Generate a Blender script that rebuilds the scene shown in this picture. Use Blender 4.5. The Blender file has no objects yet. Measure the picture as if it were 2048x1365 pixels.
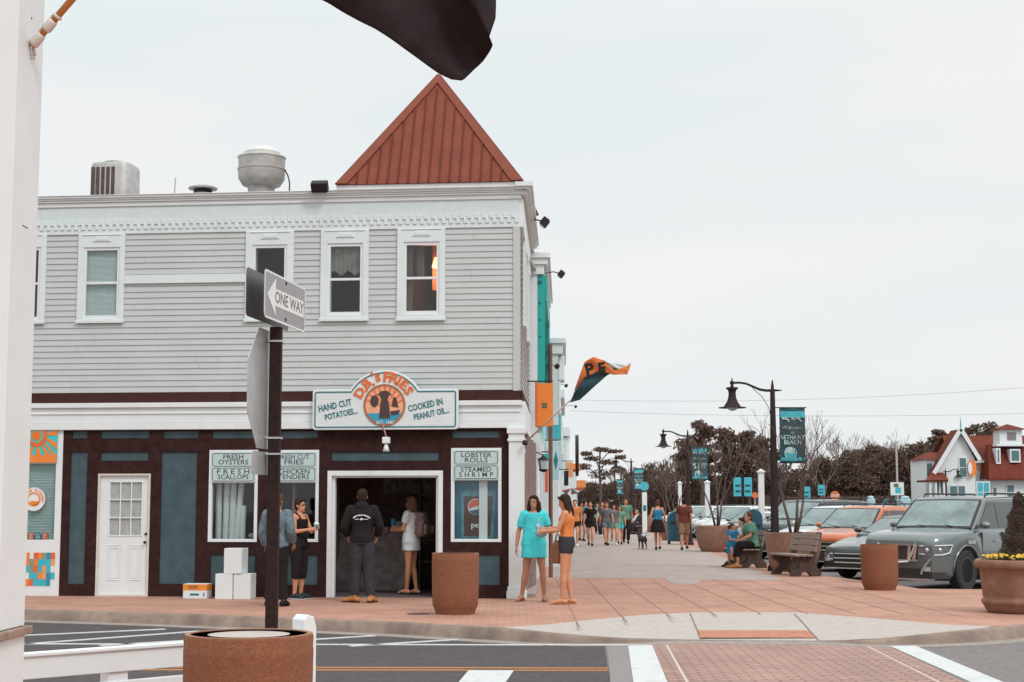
import bpy, math, random
from math import sin, cos, pi, radians as R, atan2, sqrt
from mathutils import Vector as V, Matrix as MX, noise as NZ

SC = bpy.context.scene
COL = SC.collection
# ---------------------------------------------------------------- camera
FPX = 3100.0                 # focal length in pixels of a 2048 px wide picture
HC = 1.52                    # eye height above the brick pavement
PITCH = math.atan((1012 - 682.5) / FPX)
cd = bpy.data.cameras.new('camera'); cam = bpy.data.objects.new('camera', cd); COL.objects.link(cam)
cd.sensor_width = 36; cd.lens = 36 * FPX / 2048; cd.clip_start = 0.1; cd.clip_end = 3000
cam.location = (0, 0, HC); cam.rotation_euler = (pi / 2 + PITCH, 0, 0)
SC.camera = cam
# ---------------------------------------------------------------- light
SUN_EL, SUN_AZ = R(46), R(146)      # azimuth clockwise from +Y (the view direction): the sun is behind the camera
wd = bpy.data.worlds.new('World'); SC.world = wd; wd.use_nodes = True
nt = wd.node_tree; nt.nodes.clear()
def nn(nt, t, **k):
    n = nt.nodes.new(t)
    for a, b in k.items(): setattr(n, a, b)
    return n
out = nn(nt, 'ShaderNodeOutputWorld'); mx = nn(nt, 'ShaderNodeMixShader')
b1 = nn(nt, 'ShaderNodeBackground'); b2 = nn(nt, 'ShaderNodeBackground')
sky = nn(nt, 'ShaderNodeTexSky', sky_type='NISHITA', sun_disc=False, sun_elevation=SUN_EL, sun_rotation=SUN_AZ)
sky.air_density = 1.0; sky.dust_density = 3.0
nt.links.new(sky.outputs[0], b1.inputs[0]); b1.inputs[1].default_value = 0.08
tc = nn(nt, 'ShaderNodeTexCoord'); sp = nn(nt, 'ShaderNodeSeparateXYZ'); nt.links.new(tc.outputs['Generated'], sp.inputs[0])
# an overcast sky: brighter towards the zenith, faint streaks of cloud
mp = nn(nt, 'ShaderNodeMapping'); mp.inputs['Scale'].default_value = (1.2, 1.2, 5.0); nt.links.new(tc.outputs['Generated'], mp.inputs[0])
nz = nn(nt, 'ShaderNodeTexNoise'); nz.inputs['Scale'].default_value = 2.2; nz.inputs['Detail'].default_value = 4; nt.links.new(mp.outputs[0], nz.inputs['Vector'])
cr = nn(nt, 'ShaderNodeValToRGB'); cr.color_ramp.elements[0].position = .38; cr.color_ramp.elements[1].position = .62
cr.color_ramp.elements[0].color = (.90, .955, .965, 1); cr.color_ramp.elements[1].color = (1.0, .985, .98, 1)
nt.links.new(nz.outputs[0], cr.inputs[0]); nt.links.new(cr.outputs[0], b2.inputs[0])
mr = nn(nt, 'ShaderNodeMapRange'); mr.inputs[1].default_value = 0.3; mr.inputs[2].default_value = 1.0; mr.inputs[3].default_value = 0.955; mr.inputs[4].default_value = 1.95
nt.links.new(sp.outputs[2], mr.inputs[0]); nt.links.new(mr.outputs[0], b2.inputs[1])
mx.inputs[0].default_value = .92
nt.links.new(b1.outputs[0], mx.inputs[1]); nt.links.new(b2.outputs[0], mx.inputs[2]); nt.links.new(mx.outputs[0], out.inputs[0])
sd = bpy.data.lights.new('sun', 'SUN'); so = bpy.data.objects.new('sun', sd); COL.objects.link(so)
sd.energy = 1.3; sd.angle = R(14); sd.color = (1, 1, .99)
sv = V((sin(SUN_AZ) * cos(SUN_EL), cos(SUN_AZ) * cos(SUN_EL), sin(SUN_EL)))
so.rotation_euler = sv.to_track_quat('Z', 'Y').to_euler(); so.location = sv * 40
SC.view_settings.view_transform = 'Standard'; SC.view_settings.look = 'None'; SC.view_settings.exposure = 0; SC.view_settings.gamma = 1
try:
    SC.cycles.max_bounces = 6; SC.cycles.transparent_max_bounces = 12
except Exception: pass

# ---------------------------------------------------------------- measuring: from the surveyed photo to metres
def ray(px, py):
    return V((px - 1024, FPX * cos(PITCH) - (682.5 - py) * sin(PITCH), FPX * sin(PITCH) + (682.5 - py) * cos(PITCH)))
def G(px, py, z=0.0):                        # where the sight line meets the level z
    d = ray(px, py); t = (z - HC) / d.z
    return V((d.x * t, d.y * t, z))
def P(px, py, Y):                            # the point of the sight line Y metres ahead
    d = ray(px, py); t = Y / d.y
    return V((d.x * t, Y, HC + d.z * t))

# ---------------------------------------------------------------- materials
def lin(c): return c / 12.92 if c <= .04045 else ((c + .055) / 1.055) ** 2.4
def S(r, g, b, k=1.0): return tuple(min(.85, lin(c / 255) * k) for c in (r, g, b))
MATS = {}
def mat(name, col, rough=.7, metal=0, var=.06, scale=6.0, bump=0.0, bscale=60, coat=0, emit=0, spec=.5, col2=None, c2=(.5, .62)):
    if name in MATS: return MATS[name]
    m = bpy.data.materials.new(name); m.use_nodes = True; t = m.node_tree; p = t.nodes['Principled BSDF']
    p.inputs['Roughness'].default_value = rough; p.inputs['Metallic'].default_value = metal
    p.inputs['Coat Weight'].default_value = coat; p.inputs['Specular IOR Level'].default_value = spec
    p.inputs['Base Color'].default_value = (*col, 1)
    g = None
    if var or bump or col2: g = nn(t, 'ShaderNodeTexCoord')
    if var or col2:
        n = nn(t, 'ShaderNodeTexNoise'); n.inputs['Scale'].default_value = scale; n.inputs['Detail'].default_value = 6; n.inputs['Roughness'].default_value = .65
        t.links.new(g.outputs['Object'], n.inputs['Vector'])
        r = nn(t, 'ShaderNodeValToRGB'); r.color_ramp.elements[0].position = .3; r.color_ramp.elements[1].position = .7
        r.color_ramp.elements[0].color = (*[c * (1 - var * 1.6) for c in col], 1); r.color_ramp.elements[1].color = (*[min(.95, c * (1 + var * 1.6)) for c in col], 1)
        t.links.new(n.outputs[0], r.inputs[0]); src = r.outputs[0]
        if col2:
            n2 = nn(t, 'ShaderNodeTexNoise'); n2.inputs['Scale'].default_value = scale * .35; n2.inputs['Detail'].default_value = 5
            t.links.new(g.outputs['Object'], n2.inputs['Vector'])
            r2 = nn(t, 'ShaderNodeValToRGB'); r2.color_ramp.elements[0].position = c2[0]; r2.color_ramp.elements[1].position = c2[1]
            mm = nn(t, 'ShaderNodeMix', data_type='RGBA'); t.links.new(n2.outputs[0], r2.inputs[0]); t.links.new(r2.outputs[0], mm.inputs[0])
            t.links.new(src, mm.inputs[6]); mm.inputs[7].default_value = (*col2, 1); src = mm.outputs[2]
        t.links.new(src, p.inputs['Base Color'])
    if bump:
        n = nn(t, 'ShaderNodeTexNoise'); n.inputs['Scale'].default_value = bscale; n.inputs['Detail'].default_value = 3
        t.links.new(g.outputs['Object'], n.inputs['Vector'])
        b = nn(t, 'ShaderNodeBump'); b.inputs['Strength'].default_value = bump; b.inputs['Distance'].default_value = .01
        t.links.new(n.outputs[0], b.inputs['Height']); t.links.new(b.outputs[0], p.inputs['Normal'])
    if emit:
        p.inputs['Emission Color'].default_value = (*col, 1); p.inputs['Emission Strength'].default_value = emit
    MATS[name] = m; return m
def brickmat(name, c1, c2, mortar, bw, bh, ms, rot=0, patch=None, rough=.85):
    m = bpy.data.materials.new(name); m.use_nodes = True; t = m.node_tree; p = t.nodes['Principled BSDF']; p.inputs['Roughness'].default_value = rough
    g = nn(t, 'ShaderNodeTexCoord'); mp = nn(t, 'ShaderNodeMapping'); mp.inputs['Rotation'].default_value = (0, 0, rot)
    t.links.new(g.outputs['Object'], mp.inputs[0])
    b = nn(t, 'ShaderNodeTexBrick'); b.inputs['Color1'].default_value = (*c1, 1); b.inputs['Color2'].default_value = (*c2, 1); b.inputs['Mortar'].default_value = (*mortar, 1)
    b.inputs['Scale'].default_value = 1; b.inputs['Brick Width'].default_value = bw; b.inputs['Row Height'].default_value = bh; b.inputs['Mortar Size'].default_value = ms
    t.links.new(mp.outputs[0], b.inputs['Vector'])
    n = nn(t, 'ShaderNodeTexNoise'); n.inputs['Scale'].default_value = .9; n.inputs['Detail'].default_value = 7; n.inputs['Roughness'].default_value = .7; t.links.new(g.outputs['Object'], n.inputs['Vector'])
    r = nn(t, 'ShaderNodeValToRGB'); r.color_ramp.elements[0].position = .3; r.color_ramp.elements[1].position = .72
    r.color_ramp.elements[0].color = (.72, .70, .70, 1); r.color_ramp.elements[1].color = (1.12, 1.12, 1.12, 1); t.links.new(n.outputs[0], r.inputs[0])
    mm = nn(t, 'ShaderNodeMix', data_type='RGBA', blend_type='MULTIPLY'); mm.inputs[0].default_value = 1; t.links.new(b.outputs[0], mm.inputs[6]); t.links.new(r.outputs[0], mm.inputs[7])
    t.links.new(mm.outputs[2], p.inputs['Base Color'])
    bp = nn(t, 'ShaderNodeBump'); bp.inputs['Strength'].default_value = .4; bp.inputs['Distance'].default_value = .004; t.links.new(b.outputs[1], bp.inputs['Height']); bp.invert = True
    t.links.new(bp.outputs[0], p.inputs['Normal']); MATS[name] = m; return m
def glassmat(name, tint=(.92, .95, .95), refl=(1, 1, 1), rough=.03, f0=.028):
    m = bpy.data.materials.new(name); m.use_nodes = True; t = m.node_tree; t.nodes.remove(t.nodes['Principled BSDF']); o = t.nodes['Material Output']
    tr = nn(t, 'ShaderNodeBsdfTransparent'); tr.inputs[0].default_value = (*tint, 1); gl = nn(t, 'ShaderNodeBsdfGlossy'); gl.inputs[0].default_value = (*refl, 1); gl.inputs[1].default_value = rough
    fr = nn(t, 'ShaderNodeLayerWeight'); fr.inputs[0].default_value = f0 * 5; ms = nn(t, 'ShaderNodeMixShader')
    ad = nn(t, 'ShaderNodeMath', operation='MULTIPLY_ADD'); ad.inputs[1].default_value = .5; ad.inputs[2].default_value = f0; t.links.new(fr.outputs[0], ad.inputs[0])
    t.links.new(ad.outputs[0], ms.inputs[0]); t.links.new(tr.outputs[0], ms.inputs[1]); t.links.new(gl.outputs[0], ms.inputs[2]); t.links.new(ms.outputs[0], o.inputs[0])
    MATS[name] = m; return m

M_white = mat('white_paint', (.70, .735, .74), .55, var=.025, scale=3)
M_white2 = mat('white_trim', (.66, .72, .72), .6, var=.03, scale=2)
M_siding = mat('vinyl_siding', (.495, .52, .515), .6, var=.03, scale=1.5)
M_frieze = mat('pale_frieze', (.60, .68, .68), .6, var=.03)
M_brown = mat('dark_brown_paint', (.040, .020, .0185), .9, var=.2, scale=8, spec=.04)
M_brown2 = mat('brown_band_paint', (.060, .026, .024), .85, var=.12, spec=.08)
M_panel = mat('slate_blue_panel', (.056, .094, .108), .6, var=.14, scale=4, spec=.25)
M_redroof = mat('red_metal_roof', (.200, .052, .030), .6, var=.12, scale=2, spec=.15)
M_black = mat('black_metal', (.028, .023, .024), .55, var=.1, spec=.2)
M_blackcloth = mat('black_cloth', (.034, .025, .026), .95, var=.12, scale=12, spec=.06, bump=.5, bscale=900)
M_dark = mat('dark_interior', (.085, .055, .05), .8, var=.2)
M_alu = mat('weathered_aluminium', (.48, .50, .50), .4, .5, var=.08)
M_galv = mat('galvanised_housing', (.40, .39, .375), .5, .2, var=.12, scale=5)
M_agg = mat('exposed_aggregate', (.255, .095, .045), .9, var=.26, scale=85, bump=.7, bscale=170, col2=(.20, .072, .036), c2=(.35, .75))
M_aggtop = mat('aggregate_rim', (.30, .15, .09), .85, var=.15, scale=50)
M_conc = mat('kerb_concrete', (.26, .195, .155), .85, var=.16, scale=5, col2=(.165, .12, .097), c2=(.45, .7), bump=.2)
M_ramp = mat('pale_concrete', (.42, .375, .34), .85, var=.07, scale=9, bump=.15)
M_glass = glassmat('window_glass')
M_teal = mat('teal_ink', (.012, .16, .18), .6, var=0)
M_ink = mat('dark_ink', (.05, .05, .055), .6, var=0)
M_orange = mat('orange_paint', (.80, .22, .03), .5, var=.04)
M_wood = mat('grey_weathered_wood', (.28, .19, .15), .8, var=.18, scale=14)

# ---------------------------------------------------------------- mesh building
import mathutils.geometry as mg
def cdt_slab(mb, poly, z0, z1):
    n = len(poly); vs, es, fs, *_ = mg.delaunay_2d_cdt([V(p) for p in poly], [], [tuple(range(n))], 1, 1e-5)
    mb.add([(v.x, v.y, z1) for v in vs], [tuple(f) for f in fs])
    mb.add([(x, y, z0) for x, y in poly] + [(x, y, z1) for x, y in poly], [(i, (i + 1) % n, (i + 1) % n + n, i + n) for i in range(n)]); return mb
class MB:
    def __init__(s): s.v = []; s.f = []; s.m = []; s.M = MX.Identity(4); s.mi = 0
    def add(s, vs, fs):
        o = len(s.v); s.v += [tuple(s.M @ V(v)) for v in vs]; s.f += [tuple(i + o for i in f) for f in fs]; s.m += [s.mi] * len(fs); return s
    def box(s, x0, x1, y0, y1, z0, z1):
        if x0 > x1: x0, x1 = x1, x0
        if y0 > y1: y0, y1 = y1, y0
        if z0 > z1: z0, z1 = z1, z0
        return s.add([(x0, y0, z0), (x1, y0, z0), (x1, y1, z0), (x0, y1, z0), (x0, y0, z1), (x1, y0, z1), (x1, y1, z1), (x0, y1, z1)],
                     [(0, 3, 2, 1), (4, 5, 6, 7), (0, 1, 5, 4), (1, 2, 6, 5), (2, 3, 7, 6), (3, 0, 4, 7)])
    def prism(s, poly, y0, y1):           # poly in x,z ; extruded y0 (front) -> y1
        n = len(poly); ar = sum(poly[i][0] * poly[(i + 1) % n][1] - poly[(i + 1) % n][0] * poly[i][1] for i in range(n))
        if ar < 0: poly = poly[::-1]
        return s.add([(x, y0, z) for x, z in poly] + [(x, y1, z) for x, z in poly],
                     [tuple(range(n)), tuple(range(2 * n - 1, n - 1, -1))] + [(i, i + n, (i + 1) % n + n, (i + 1) % n) for i in range(n)])
    def slab(s, poly, z0, z1):            # poly in x,y
        n = len(poly); ar = sum(poly[i][0] * poly[(i + 1) % n][1] - poly[(i + 1) % n][0] * poly[i][1] for i in range(n))
        if ar < 0: poly = poly[::-1]
        return s.add([(x, y, z0) for x, y in poly] + [(x, y, z1) for x, y in poly],
                     [tuple(range(n - 1, -1, -1)), tuple(range(n, 2 * n))] + [(i, (i + 1) % n, (i + 1) % n + n, i + n) for i in range(n)])
    def rings(s, rs, cap=True):           # list of rings (same vertex count)
        n = len(rs[0]); vs = [p for r in rs for p in r]; fs = []
        for k in range(len(rs) - 1):
            for i in range(n): fs.append((k * n + i, k * n + (i + 1) % n, (k + 1) * n + (i + 1) % n, (k + 1) * n + i))
        if cap: fs.append(tuple(range(n - 1, -1, -1))); fs.append(tuple((len(rs) - 1) * n + i for i in range(n)))
        return s.add(vs, fs)
    def tube(s, pts, rad, n=8, round_=False, sq=1.0, ax=None):
        pts = [V(p) for p in pts]
        if not isinstance(rad, (list, tuple)): rad = [rad] * len(pts)
        rad = list(rad)
        if round_:
            d0 = (pts[0] - pts[1]).normalized(); d1 = (pts[-1] - pts[-2]).normalized(); a, b = rad[0], rad[-1]
            pts = [pts[0] + d0 * a * .97, pts[0] + d0 * a * .7] + pts + [pts[-1] + d1 * b * .7, pts[-1] + d1 * b * .97]
            rad = [a * .25, a * .72] + rad + [b * .72, b * .25]
        rs = []; ref = None
        for i, p in enumerate(pts):
            d = (pts[min(i + 1, len(pts) - 1)] - pts[max(i - 1, 0)])
            d = d.normalized() if d.length > 1e-9 else V((0, 0, 1))
            if ref is None:
                ref = V(ax) if ax else (V((1, 0, 0)) if abs(d.x) < .9 else V((0, 1, 0)))
            u = (ref - d * ref.dot(d)); u = u.normalized() if u.length > 1e-6 else d.orthogonal().normalized(); w = d.cross(u); ref = u
            rs.append([tuple(p + u * rad[i] * cos(2 * pi * k / n) + w * rad[i] * sq * sin(2 * pi * k / n)) for k in range(n)])
        return s.rings(rs)
    def lathe(s, prof, n=24, c=(0, 0, 0), sx=1, sy=1, a0=0):
        return s.rings([[(c[0] + r * sx * cos(2 * pi * k / n + a0), c[1] + r * sy * sin(2 * pi * k / n + a0), c[2] + z) for k in range(n)] for r, z in prof])
    def ell(s, c, r, n=14, m=9):
        rs = []
        for j in range(1, m):
            a = pi * j / m; rs.append([(c[0] + r[0] * sin(a) * cos(2 * pi * k / n), c[1] + r[1] * sin(a) * sin(2 * pi * k / n), c[2] - r[2] * cos(a)) for k in range(n)])
        return s.rings(rs)
    def quad(s, a, b, c, d): return s.add([a, b, c, d], [(0, 1, 2, 3)])
    def mesh(s, name, mats, smooth=False):
        me = bpy.data.meshes.new(name); me.from_pydata(s.v, [], s.f)
        if not isinstance(mats, (list, tuple)): mats = [mats]
        for m in mats: me.materials.append(m)
        if len(mats) > 1: me.polygons.foreach_set('material_index', s.m)
        if smooth: me.polygons.foreach_set('use_smooth', [True] * len(me.polygons))
        me.update(); return me
    def build(s, name, mats, parent=None, smooth=False, bevel=0, seg=2, auto=False):
        o = bpy.data.objects.new(name, s.mesh(name, mats, smooth or auto)); COL.objects.link(o)
        if parent is not None: o.parent = parent
        if bevel:
            b = o.modifiers.new('bevel', 'BEVEL'); b.width = bevel; b.segments = seg; b.limit_method = 'ANGLE'; b.angle_limit = R(35)
        if auto:
            me = o.data
            import bmesh
            bm = bmesh.new(); bm.from_mesh(me)
            for e in bm.edges:
                if len(e.link_faces) == 2 and e.calc_face_angle(0) > R(38): e.smooth = False
            bm.to_mesh(me); bm.free()
        return o
def tag(o, label=None, cat=None, group=None, kind=None):
    if label: o['label'] = label
    if cat: o['category'] = cat
    if group: o['group'] = group
    if kind: o['kind'] = kind
    return o
def thing(name, label, cat, loc=(0, 0, 0), rz=0, group=None):
    o = bpy.data.objects.new(name, None); COL.objects.link(o); o.location = loc; o.rotation_euler = (0, 0, rz); o.empty_display_size = .2
    return tag(o, label, cat, group)
def bake(o, mods):                       # apply the modifiers given and keep the result as plain mesh
    for t, kw in mods:
        m = o.modifiers.new(t, t)
        for a, b in kw.items(): setattr(m, a, b)
    dg = bpy.context.evaluated_depsgraph_get(); me = bpy.data.meshes.new_from_object(o.evaluated_get(dg)); o.modifiers.clear(); old = o.data; o.data = me
    bpy.data.meshes.remove(old); me.polygons.foreach_set('use_smooth', [True] * len(me.polygons)); return o
def copy_tree(o, parent=None, loc=None, rz=None, label=None, sc=None):
    kids = list(KIDS.get(o.name, [])) if parent is None else list(KIDS.get(o.name, []))
    c = o.copy(); COL.objects.link(c)
    if parent is not None: c.parent = parent
    if loc is not None: c.location = loc
    if rz is not None: c.rotation_euler = (0, 0, rz)
    if sc is not None: c.scale = sc if hasattr(sc, '__len__') else (sc, sc, sc)
    if label: c['label'] = label
    for k in kids: copy_tree(k, c)
    if kids: KIDS[c.name] = [x for x in COL.objects if x.parent == c]
    return c
KIDS = {}
def reg(o):
    for x in COL.objects:
        if x.parent is not None: KIDS.setdefault(x.parent.name, [])
    def rec(a):
        ks = [x for x in COL.objects if x.parent == a]; KIDS[a.name] = ks
        for k in ks: rec(k)
    rec(o); return o
def text(mb, s, size, M, ext=.003, align='CENTER', sx=1.0, bold=0.0, space=1.0):
    c = bpy.data.curves.new('txt', 'FONT'); c.body = s; c.size = size; c.align_x = align; c.align_y = 'CENTER'; c.extrude = ext; c.resolution_u = 2; c.offset = bold; c.space_character = space; c.space_line = .85
    o = bpy.data.objects.new('txt', c); COL.objects.link(o)
    bpy.context.view_layer.update()
    me = bpy.data.meshes.new_from_object(o.evaluated_get(bpy.context.evaluated_depsgraph_get()))
    K = mb.M; mb.M = K @ M @ MX.Diagonal((sx, 1, 1, 1)); mb.add([tuple(v.co) for v in me.vertices], [tuple(p.vertices) for p in me.polygons]); mb.M = K
    bpy.data.objects.remove(o); bpy.data.curves.remove(c); bpy.data.meshes.remove(me)
def onwall(x, y, z, rot=0): return MX.Translation((x, y, z)) @ MX.Rotation(pi / 2, 4, 'X') @ MX.Rotation(rot, 4, 'Z')   # lettering on a wall whose front looks to -y
def circle(cx, cz, r, n=32, a0=0, a1=2 * pi, rz=None):
    rz = rz or r; full = abs(a1 - a0 - 2 * pi) < 1e-6
    return [(cx + r * cos(a0 + (a1 - a0) * k / (n if full else n - 1)), cz + rz * sin(a0 + (a1 - a0) * k / (n if full else n - 1))) for k in range(n)]
def annulus(mb, cx, cz, r0, r1, y0, y1, n=40):
    for k in range(n):
        a, b = 2 * pi * k / n, 2 * pi * (k + 1) / n
        mb.prism([(cx + r0 * cos(a), cz + r0 * sin(a)), (cx + r1 * cos(a), cz + r1 * sin(a)), (cx + r1 * cos(b), cz + r1 * sin(b)), (cx + r0 * cos(b), cz + r0 * sin(b))], y0, y1)
def rrect(x0, x1, z0, z1, r, n=5):
    p = []
    for cx, cz, a in ((x1 - r, z1 - r, 0), (x0 + r, z1 - r, pi / 2), (x0 + r, z0 + r, pi), (x1 - r, z0 + r, 3 * pi / 2)):
        for k in range(n): p.append((cx + r * cos(a + pi / 2 * k / (n - 1)), cz + r * sin(a + pi / 2 * k / (n - 1))))
    return p
def strip(mb, pts, w, y0, y1, closed=False):   # a line of width w drawn on a wall along pts (x,z)
    n = len(pts); off = []
    for i in range(n):
        a = V(pts[(i - 1) % n] if closed or i > 0 else pts[i]); b = V(pts[(i + 1) % n] if closed or i < n - 1 else pts[i])
        d = (b - a).normalized(); off.append(V((-d.y, d.x)) * w / 2)
    for i in range(n if closed else n - 1):
        j = (i + 1) % n; p, q = V(pts[i]), V(pts[j])
        mb.prism([tuple(p + off[i]), tuple(p - off[i]), tuple(q - off[j]), tuple(q + off[j])], y0, y1)
rnd = random.Random(7)
# ================================================================ GROUND
ZR = -0.15
def struct(name, mb, m, **k): return tag(mb.build(name, m, **k), kind='structure')
def gp(lst, z=0.0): return [tuple(G(x, y, z))[:2] for x, y in lst]
M_asph = mat('asphalt_grey', (.185, .165, .16), .9, var=.2, scale=18, bump=.4, bscale=120, col2=(.15, .135, .13), c2=(.4, .7))
M_asph2 = mat('asphalt_dark', (.068, .057, .058), .9, var=.22, scale=26, bump=.5, bscale=140, col2=(.046, .038, .039), c2=(.42, .7))
M_asph3 = mat('asphalt_patch', (.22, .20, .195), .9, var=.14, scale=30)
M_brick = brickmat('brick_pavers', (.49, .265, .19), (.42, .22, .155), (.34, .18, .13), .20, .10, .008)
M_stamp = brickmat('stamped_brick', (.43, .27, .22), (.37, .23, .19), (.24, .145, .115), .24, .12, .018, rot=R(2))
M_walk = mat('walkway_concrete', (.36, .295, .265), .9, var=.07, scale=6, bump=.2, col2=(.30, .24, .215), c2=(.45, .7))
M_yellow = mat('yellow_road_paint', (.50, .22, .07), .8, var=.1, scale=20)
M_paint = mat('white_road_paint', (.54, .56, .56), .8, var=.08, scale=14, col2=(.44, .44, .43), c2=(.55, .75))
g_ = MB(); g_.add([(-900, -300, -.158), (900, -300, -.158), (900, 2500, -.158), (-900, 2500, -.158)], [(0, 1, 2, 3)])
struct('ground', g_, M_asph)
r_ = MB(); pl = gp([(-1500, 1240), (-1500, 1420), (1222, 1400), (1216, 1340), (1208, 1284), (600, 1258)], -.154); r_.slab([(-40, 26), (-40, 9.0), (pl[2][0], 9.0), pl[3], pl[4], (pl[4][0], 24)], -.2, -.154)
struct('road', r_, M_asph2)
# kerb line: photographed top edge, with its height
KT = [(-900, 1208, 0), (-300, 1214, 0), (50, 1220, 0), (300, 1227, 0), (600, 1238, 0), (800, 1246, 0), (940, 1254, 0), (1000, 1258, -.004), (1060, 1264, -.02), (1150, 1272, -.055), (1250, 1279, -.10), (1340, 1281, -.135), (1400, 1282, -.142), (1520, 1283, -.142),
      (1640, 1284, -.142), (1700, 1283, -.12), (1760, 1280, -.085), (1850, 1272, -.045), (1950, 1262, -.01), (2048, 1252, 0), (2300, 1233, 0), (2900, 1205, 0)]
KP = [G(x, y, z) for x, y, z in KT]
k_ = MB(); rows = []
for i, p in enumerate(KP):
    d = (KP[min(i + 1, len(KP) - 1)] - KP[max(0, i - 1)]); d.z = 0; d.normalize(); n = V((-d.y, d.x, 0))
    if n.y < 0: n = -n
    w = .15; bot = ZR - .03
    rows.append([tuple(p + n * w + V((0, 0, -.2 - p.z))), tuple(p + n * w + V((0, 0, .003))), tuple(p + n * .03 + V((0, 0, .003))), tuple(p + V((0, 0, -.022 if p.z > -.1 else -.003))), tuple(V((p.x, p.y, bot)) - n * .035), tuple(V((p.x, p.y, -.4)) + n * w)])
k_.rings(rows, True)
ko = struct('kerb', k_, M_conc, auto=True)
g2 = MB()                                              # gutter pan in front of the kerb, and dark joints in the kerb
def interp(pts, x):
    for a, b in zip(pts, pts[1:]):
        if a[0] <= x <= b[0]:
            t = (x - a[0]) / (b[0] - a[0]); return [a[i] + (b[i] - a[i]) * t for i in range(1, len(a))]
    return list(pts[-1][1:] if x > pts[-1][0] else pts[0][1:])
rows = []
for i, p in enumerate(KP):
    d = (KP[min(i + 1, len(KP) - 1)] - KP[max(0, i - 1)]); d.z = 0; d.normalize(); n = V((-d.y, d.x, 0))
    rows.append([tuple(V((p.x, p.y, -.2)) + n * .02), tuple(V((p.x, p.y, ZR + .006)) + n * .02), tuple(V((p.x, p.y, ZR + .002)) - n * .33), tuple(V((p.x, p.y, -.2)) - n * .33)])
g2.rings(rows); struct('gutter', g2, mat('gutter_concrete', (.27, .235, .21), .85, var=.12, scale=6), auto=True)
# ramp between bricks and kerb
BT = [(1000, 1254, 0), (1090, 1250, 0), (1180, 1240, 0), (1290, 1230, 0), (1385, 1225, 0), (1590, 1225, 0), (1750, 1237, 0), (1900, 1250, 0), (1985, 1253, 0)]
rp = MB(); vs = []; N = 60
for i in range(N + 1):
    x = 1000 + 985 * i / N; y, z = interp(BT, x); a = G(x, y, z + .001)
    xx = 1010 + 960 * i / N; yk, zk = interp(KT, xx); b = G(xx, yk, zk) + V((0, .14, .003))
    for k in range(5): t = k / 4; vs.append(tuple(a.lerp(b, t)))
rp.add(vs, [(5 * i + k, 5 * i + k + 1, 5 * i + k + 6, 5 * i + k + 5) for i in range(N) for k in range(4)])
struct('kerb_ramp', rp, M_ramp)
jt = MB()
for (x0, y0, x1, y1, z1) in ((1379, 1226, 1402, 1279, -.137), (1588, 1227, 1636, 1280, -.137)):
    a = G(x0, y0, .004); b = G(x1, y1, z1 + .008); jt.quad(a, a + V((.012, 0, 0)), b + V((.012, 0, 0)), b)
tag(jt.build('ramp_joint', mat('ramp_joint_grey', (.15, .12, .105), .9)), kind='structure')
tp = MB(); tpa, tpb = G(1394, 1263, -.105), G(1620, 1263, -.105); tpc, tpd = G(1632, 1278, -.134), G(1400, 1278, -.134)
for q in (tpa, tpb, tpc, tpd): q.z += .014
tp.quad(tpd, tpc, tpb, tpa)
for i in range(30):
    for j in range(5):
        u, v = (i + .5) / 30, (j + .5) / 5; c = tpa.lerp(tpb, u).lerp(tpd.lerp(tpc, u), v); tp.lathe([(.022, 0), (.012, .008)], 6, tuple(c))
tag(tp.build('tactile_paving', mat('tactile_tile', (.44, .19, .125), .8, var=.12, scale=8)), kind='structure')
# brick plaza slab
back = [(-40, 27.5)] + [(-40, 24.2)]
front = []
for i, p in enumerate(KP):
    if KT[i][0] <= 1000: front.append((p.x, p.y + .148))
front += gp([(x, y) for x, y, z in BT[1:]])
front += [(KP[i].x, KP[i].y + .148) for i in range(len(KT)) if KT[i][0] >= 2048]
CB = G(1043, 1197.5)                                   # the corner of the shop building
TS = R(1.96)                                           # the street runs 1.96 degrees right of the view direction
def st(x, y): return (CB.x + x * cos(TS) + y * sin(TS), CB.y - x * sin(TS) + y * cos(TS))
right = gp([(2700, 1176), (1965, 1179), (1840, 1178), (1765, 1166), (1640, 1151), (1560, 1136), (1490, 1113), (1440, 1097), (1370, 1076), (1310, 1057)])
e = right[-1]; far = (e[0] + 240 * sin(TS), e[1] + 240)
plaza = [(-40, 31)] + front + right + [far, (st(-1, 330)), st(-1, 5)]
pz = MB(); cdt_slab(pz, plaza, -.4, 0); struct('brick_pavement', pz, M_brick)
cw = MB(); cwp = gp([(1092, 1156), (1330, 1157), (1342, 1168), (1398, 1169), (1404, 1160), (1568, 1161), (1500, 1137), (1430, 1108), (1330, 1078), (1262, 1050)])
a = cwp[-1]; cwp += [(a[0] + 230 * sin(TS), a[1] + 230), st(.35, 320), st(.35, 4)]
cdt_slab(cw, cwp, -.01, .004); struct('walkway', cw, M_walk)
pj = MB()                                              # expansion joints of the brick pavement and the walkway
for i in range(9):
    a = G(1110 + i * 62, 1158, .003); b = a + V((.05 + i * .02, -6.2, 0)); t = 1.0
    yk = (19.7, 20.6, 21.3, 21.9, 22.2, 22.2, 22.2, 22.1, 21.6)[i]
    pj.quad((a.x, a.y, .003), (a.x + .018, a.y, .003), (a.x + .018 + (i - 3) * .02, yk, .003), (a.x + (i - 3) * .02, yk, .003))
for yy in (28.3, 26.2, 24.6): pj.quad((1.3, yy, .0035), (6.4, yy, .0035), (6.4, yy + .014, .0035), (1.3, yy + .014, .0035))
for k in range(26):
    y = 34 + k * 3.1; xa = st(.5, y - CB.y)[0]; pj.quad((xa, y, .0065), (xa + 3.6, y, .0065), (xa + 3.6, y + .03, .0065), (xa, y + .03, .0065))
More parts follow.
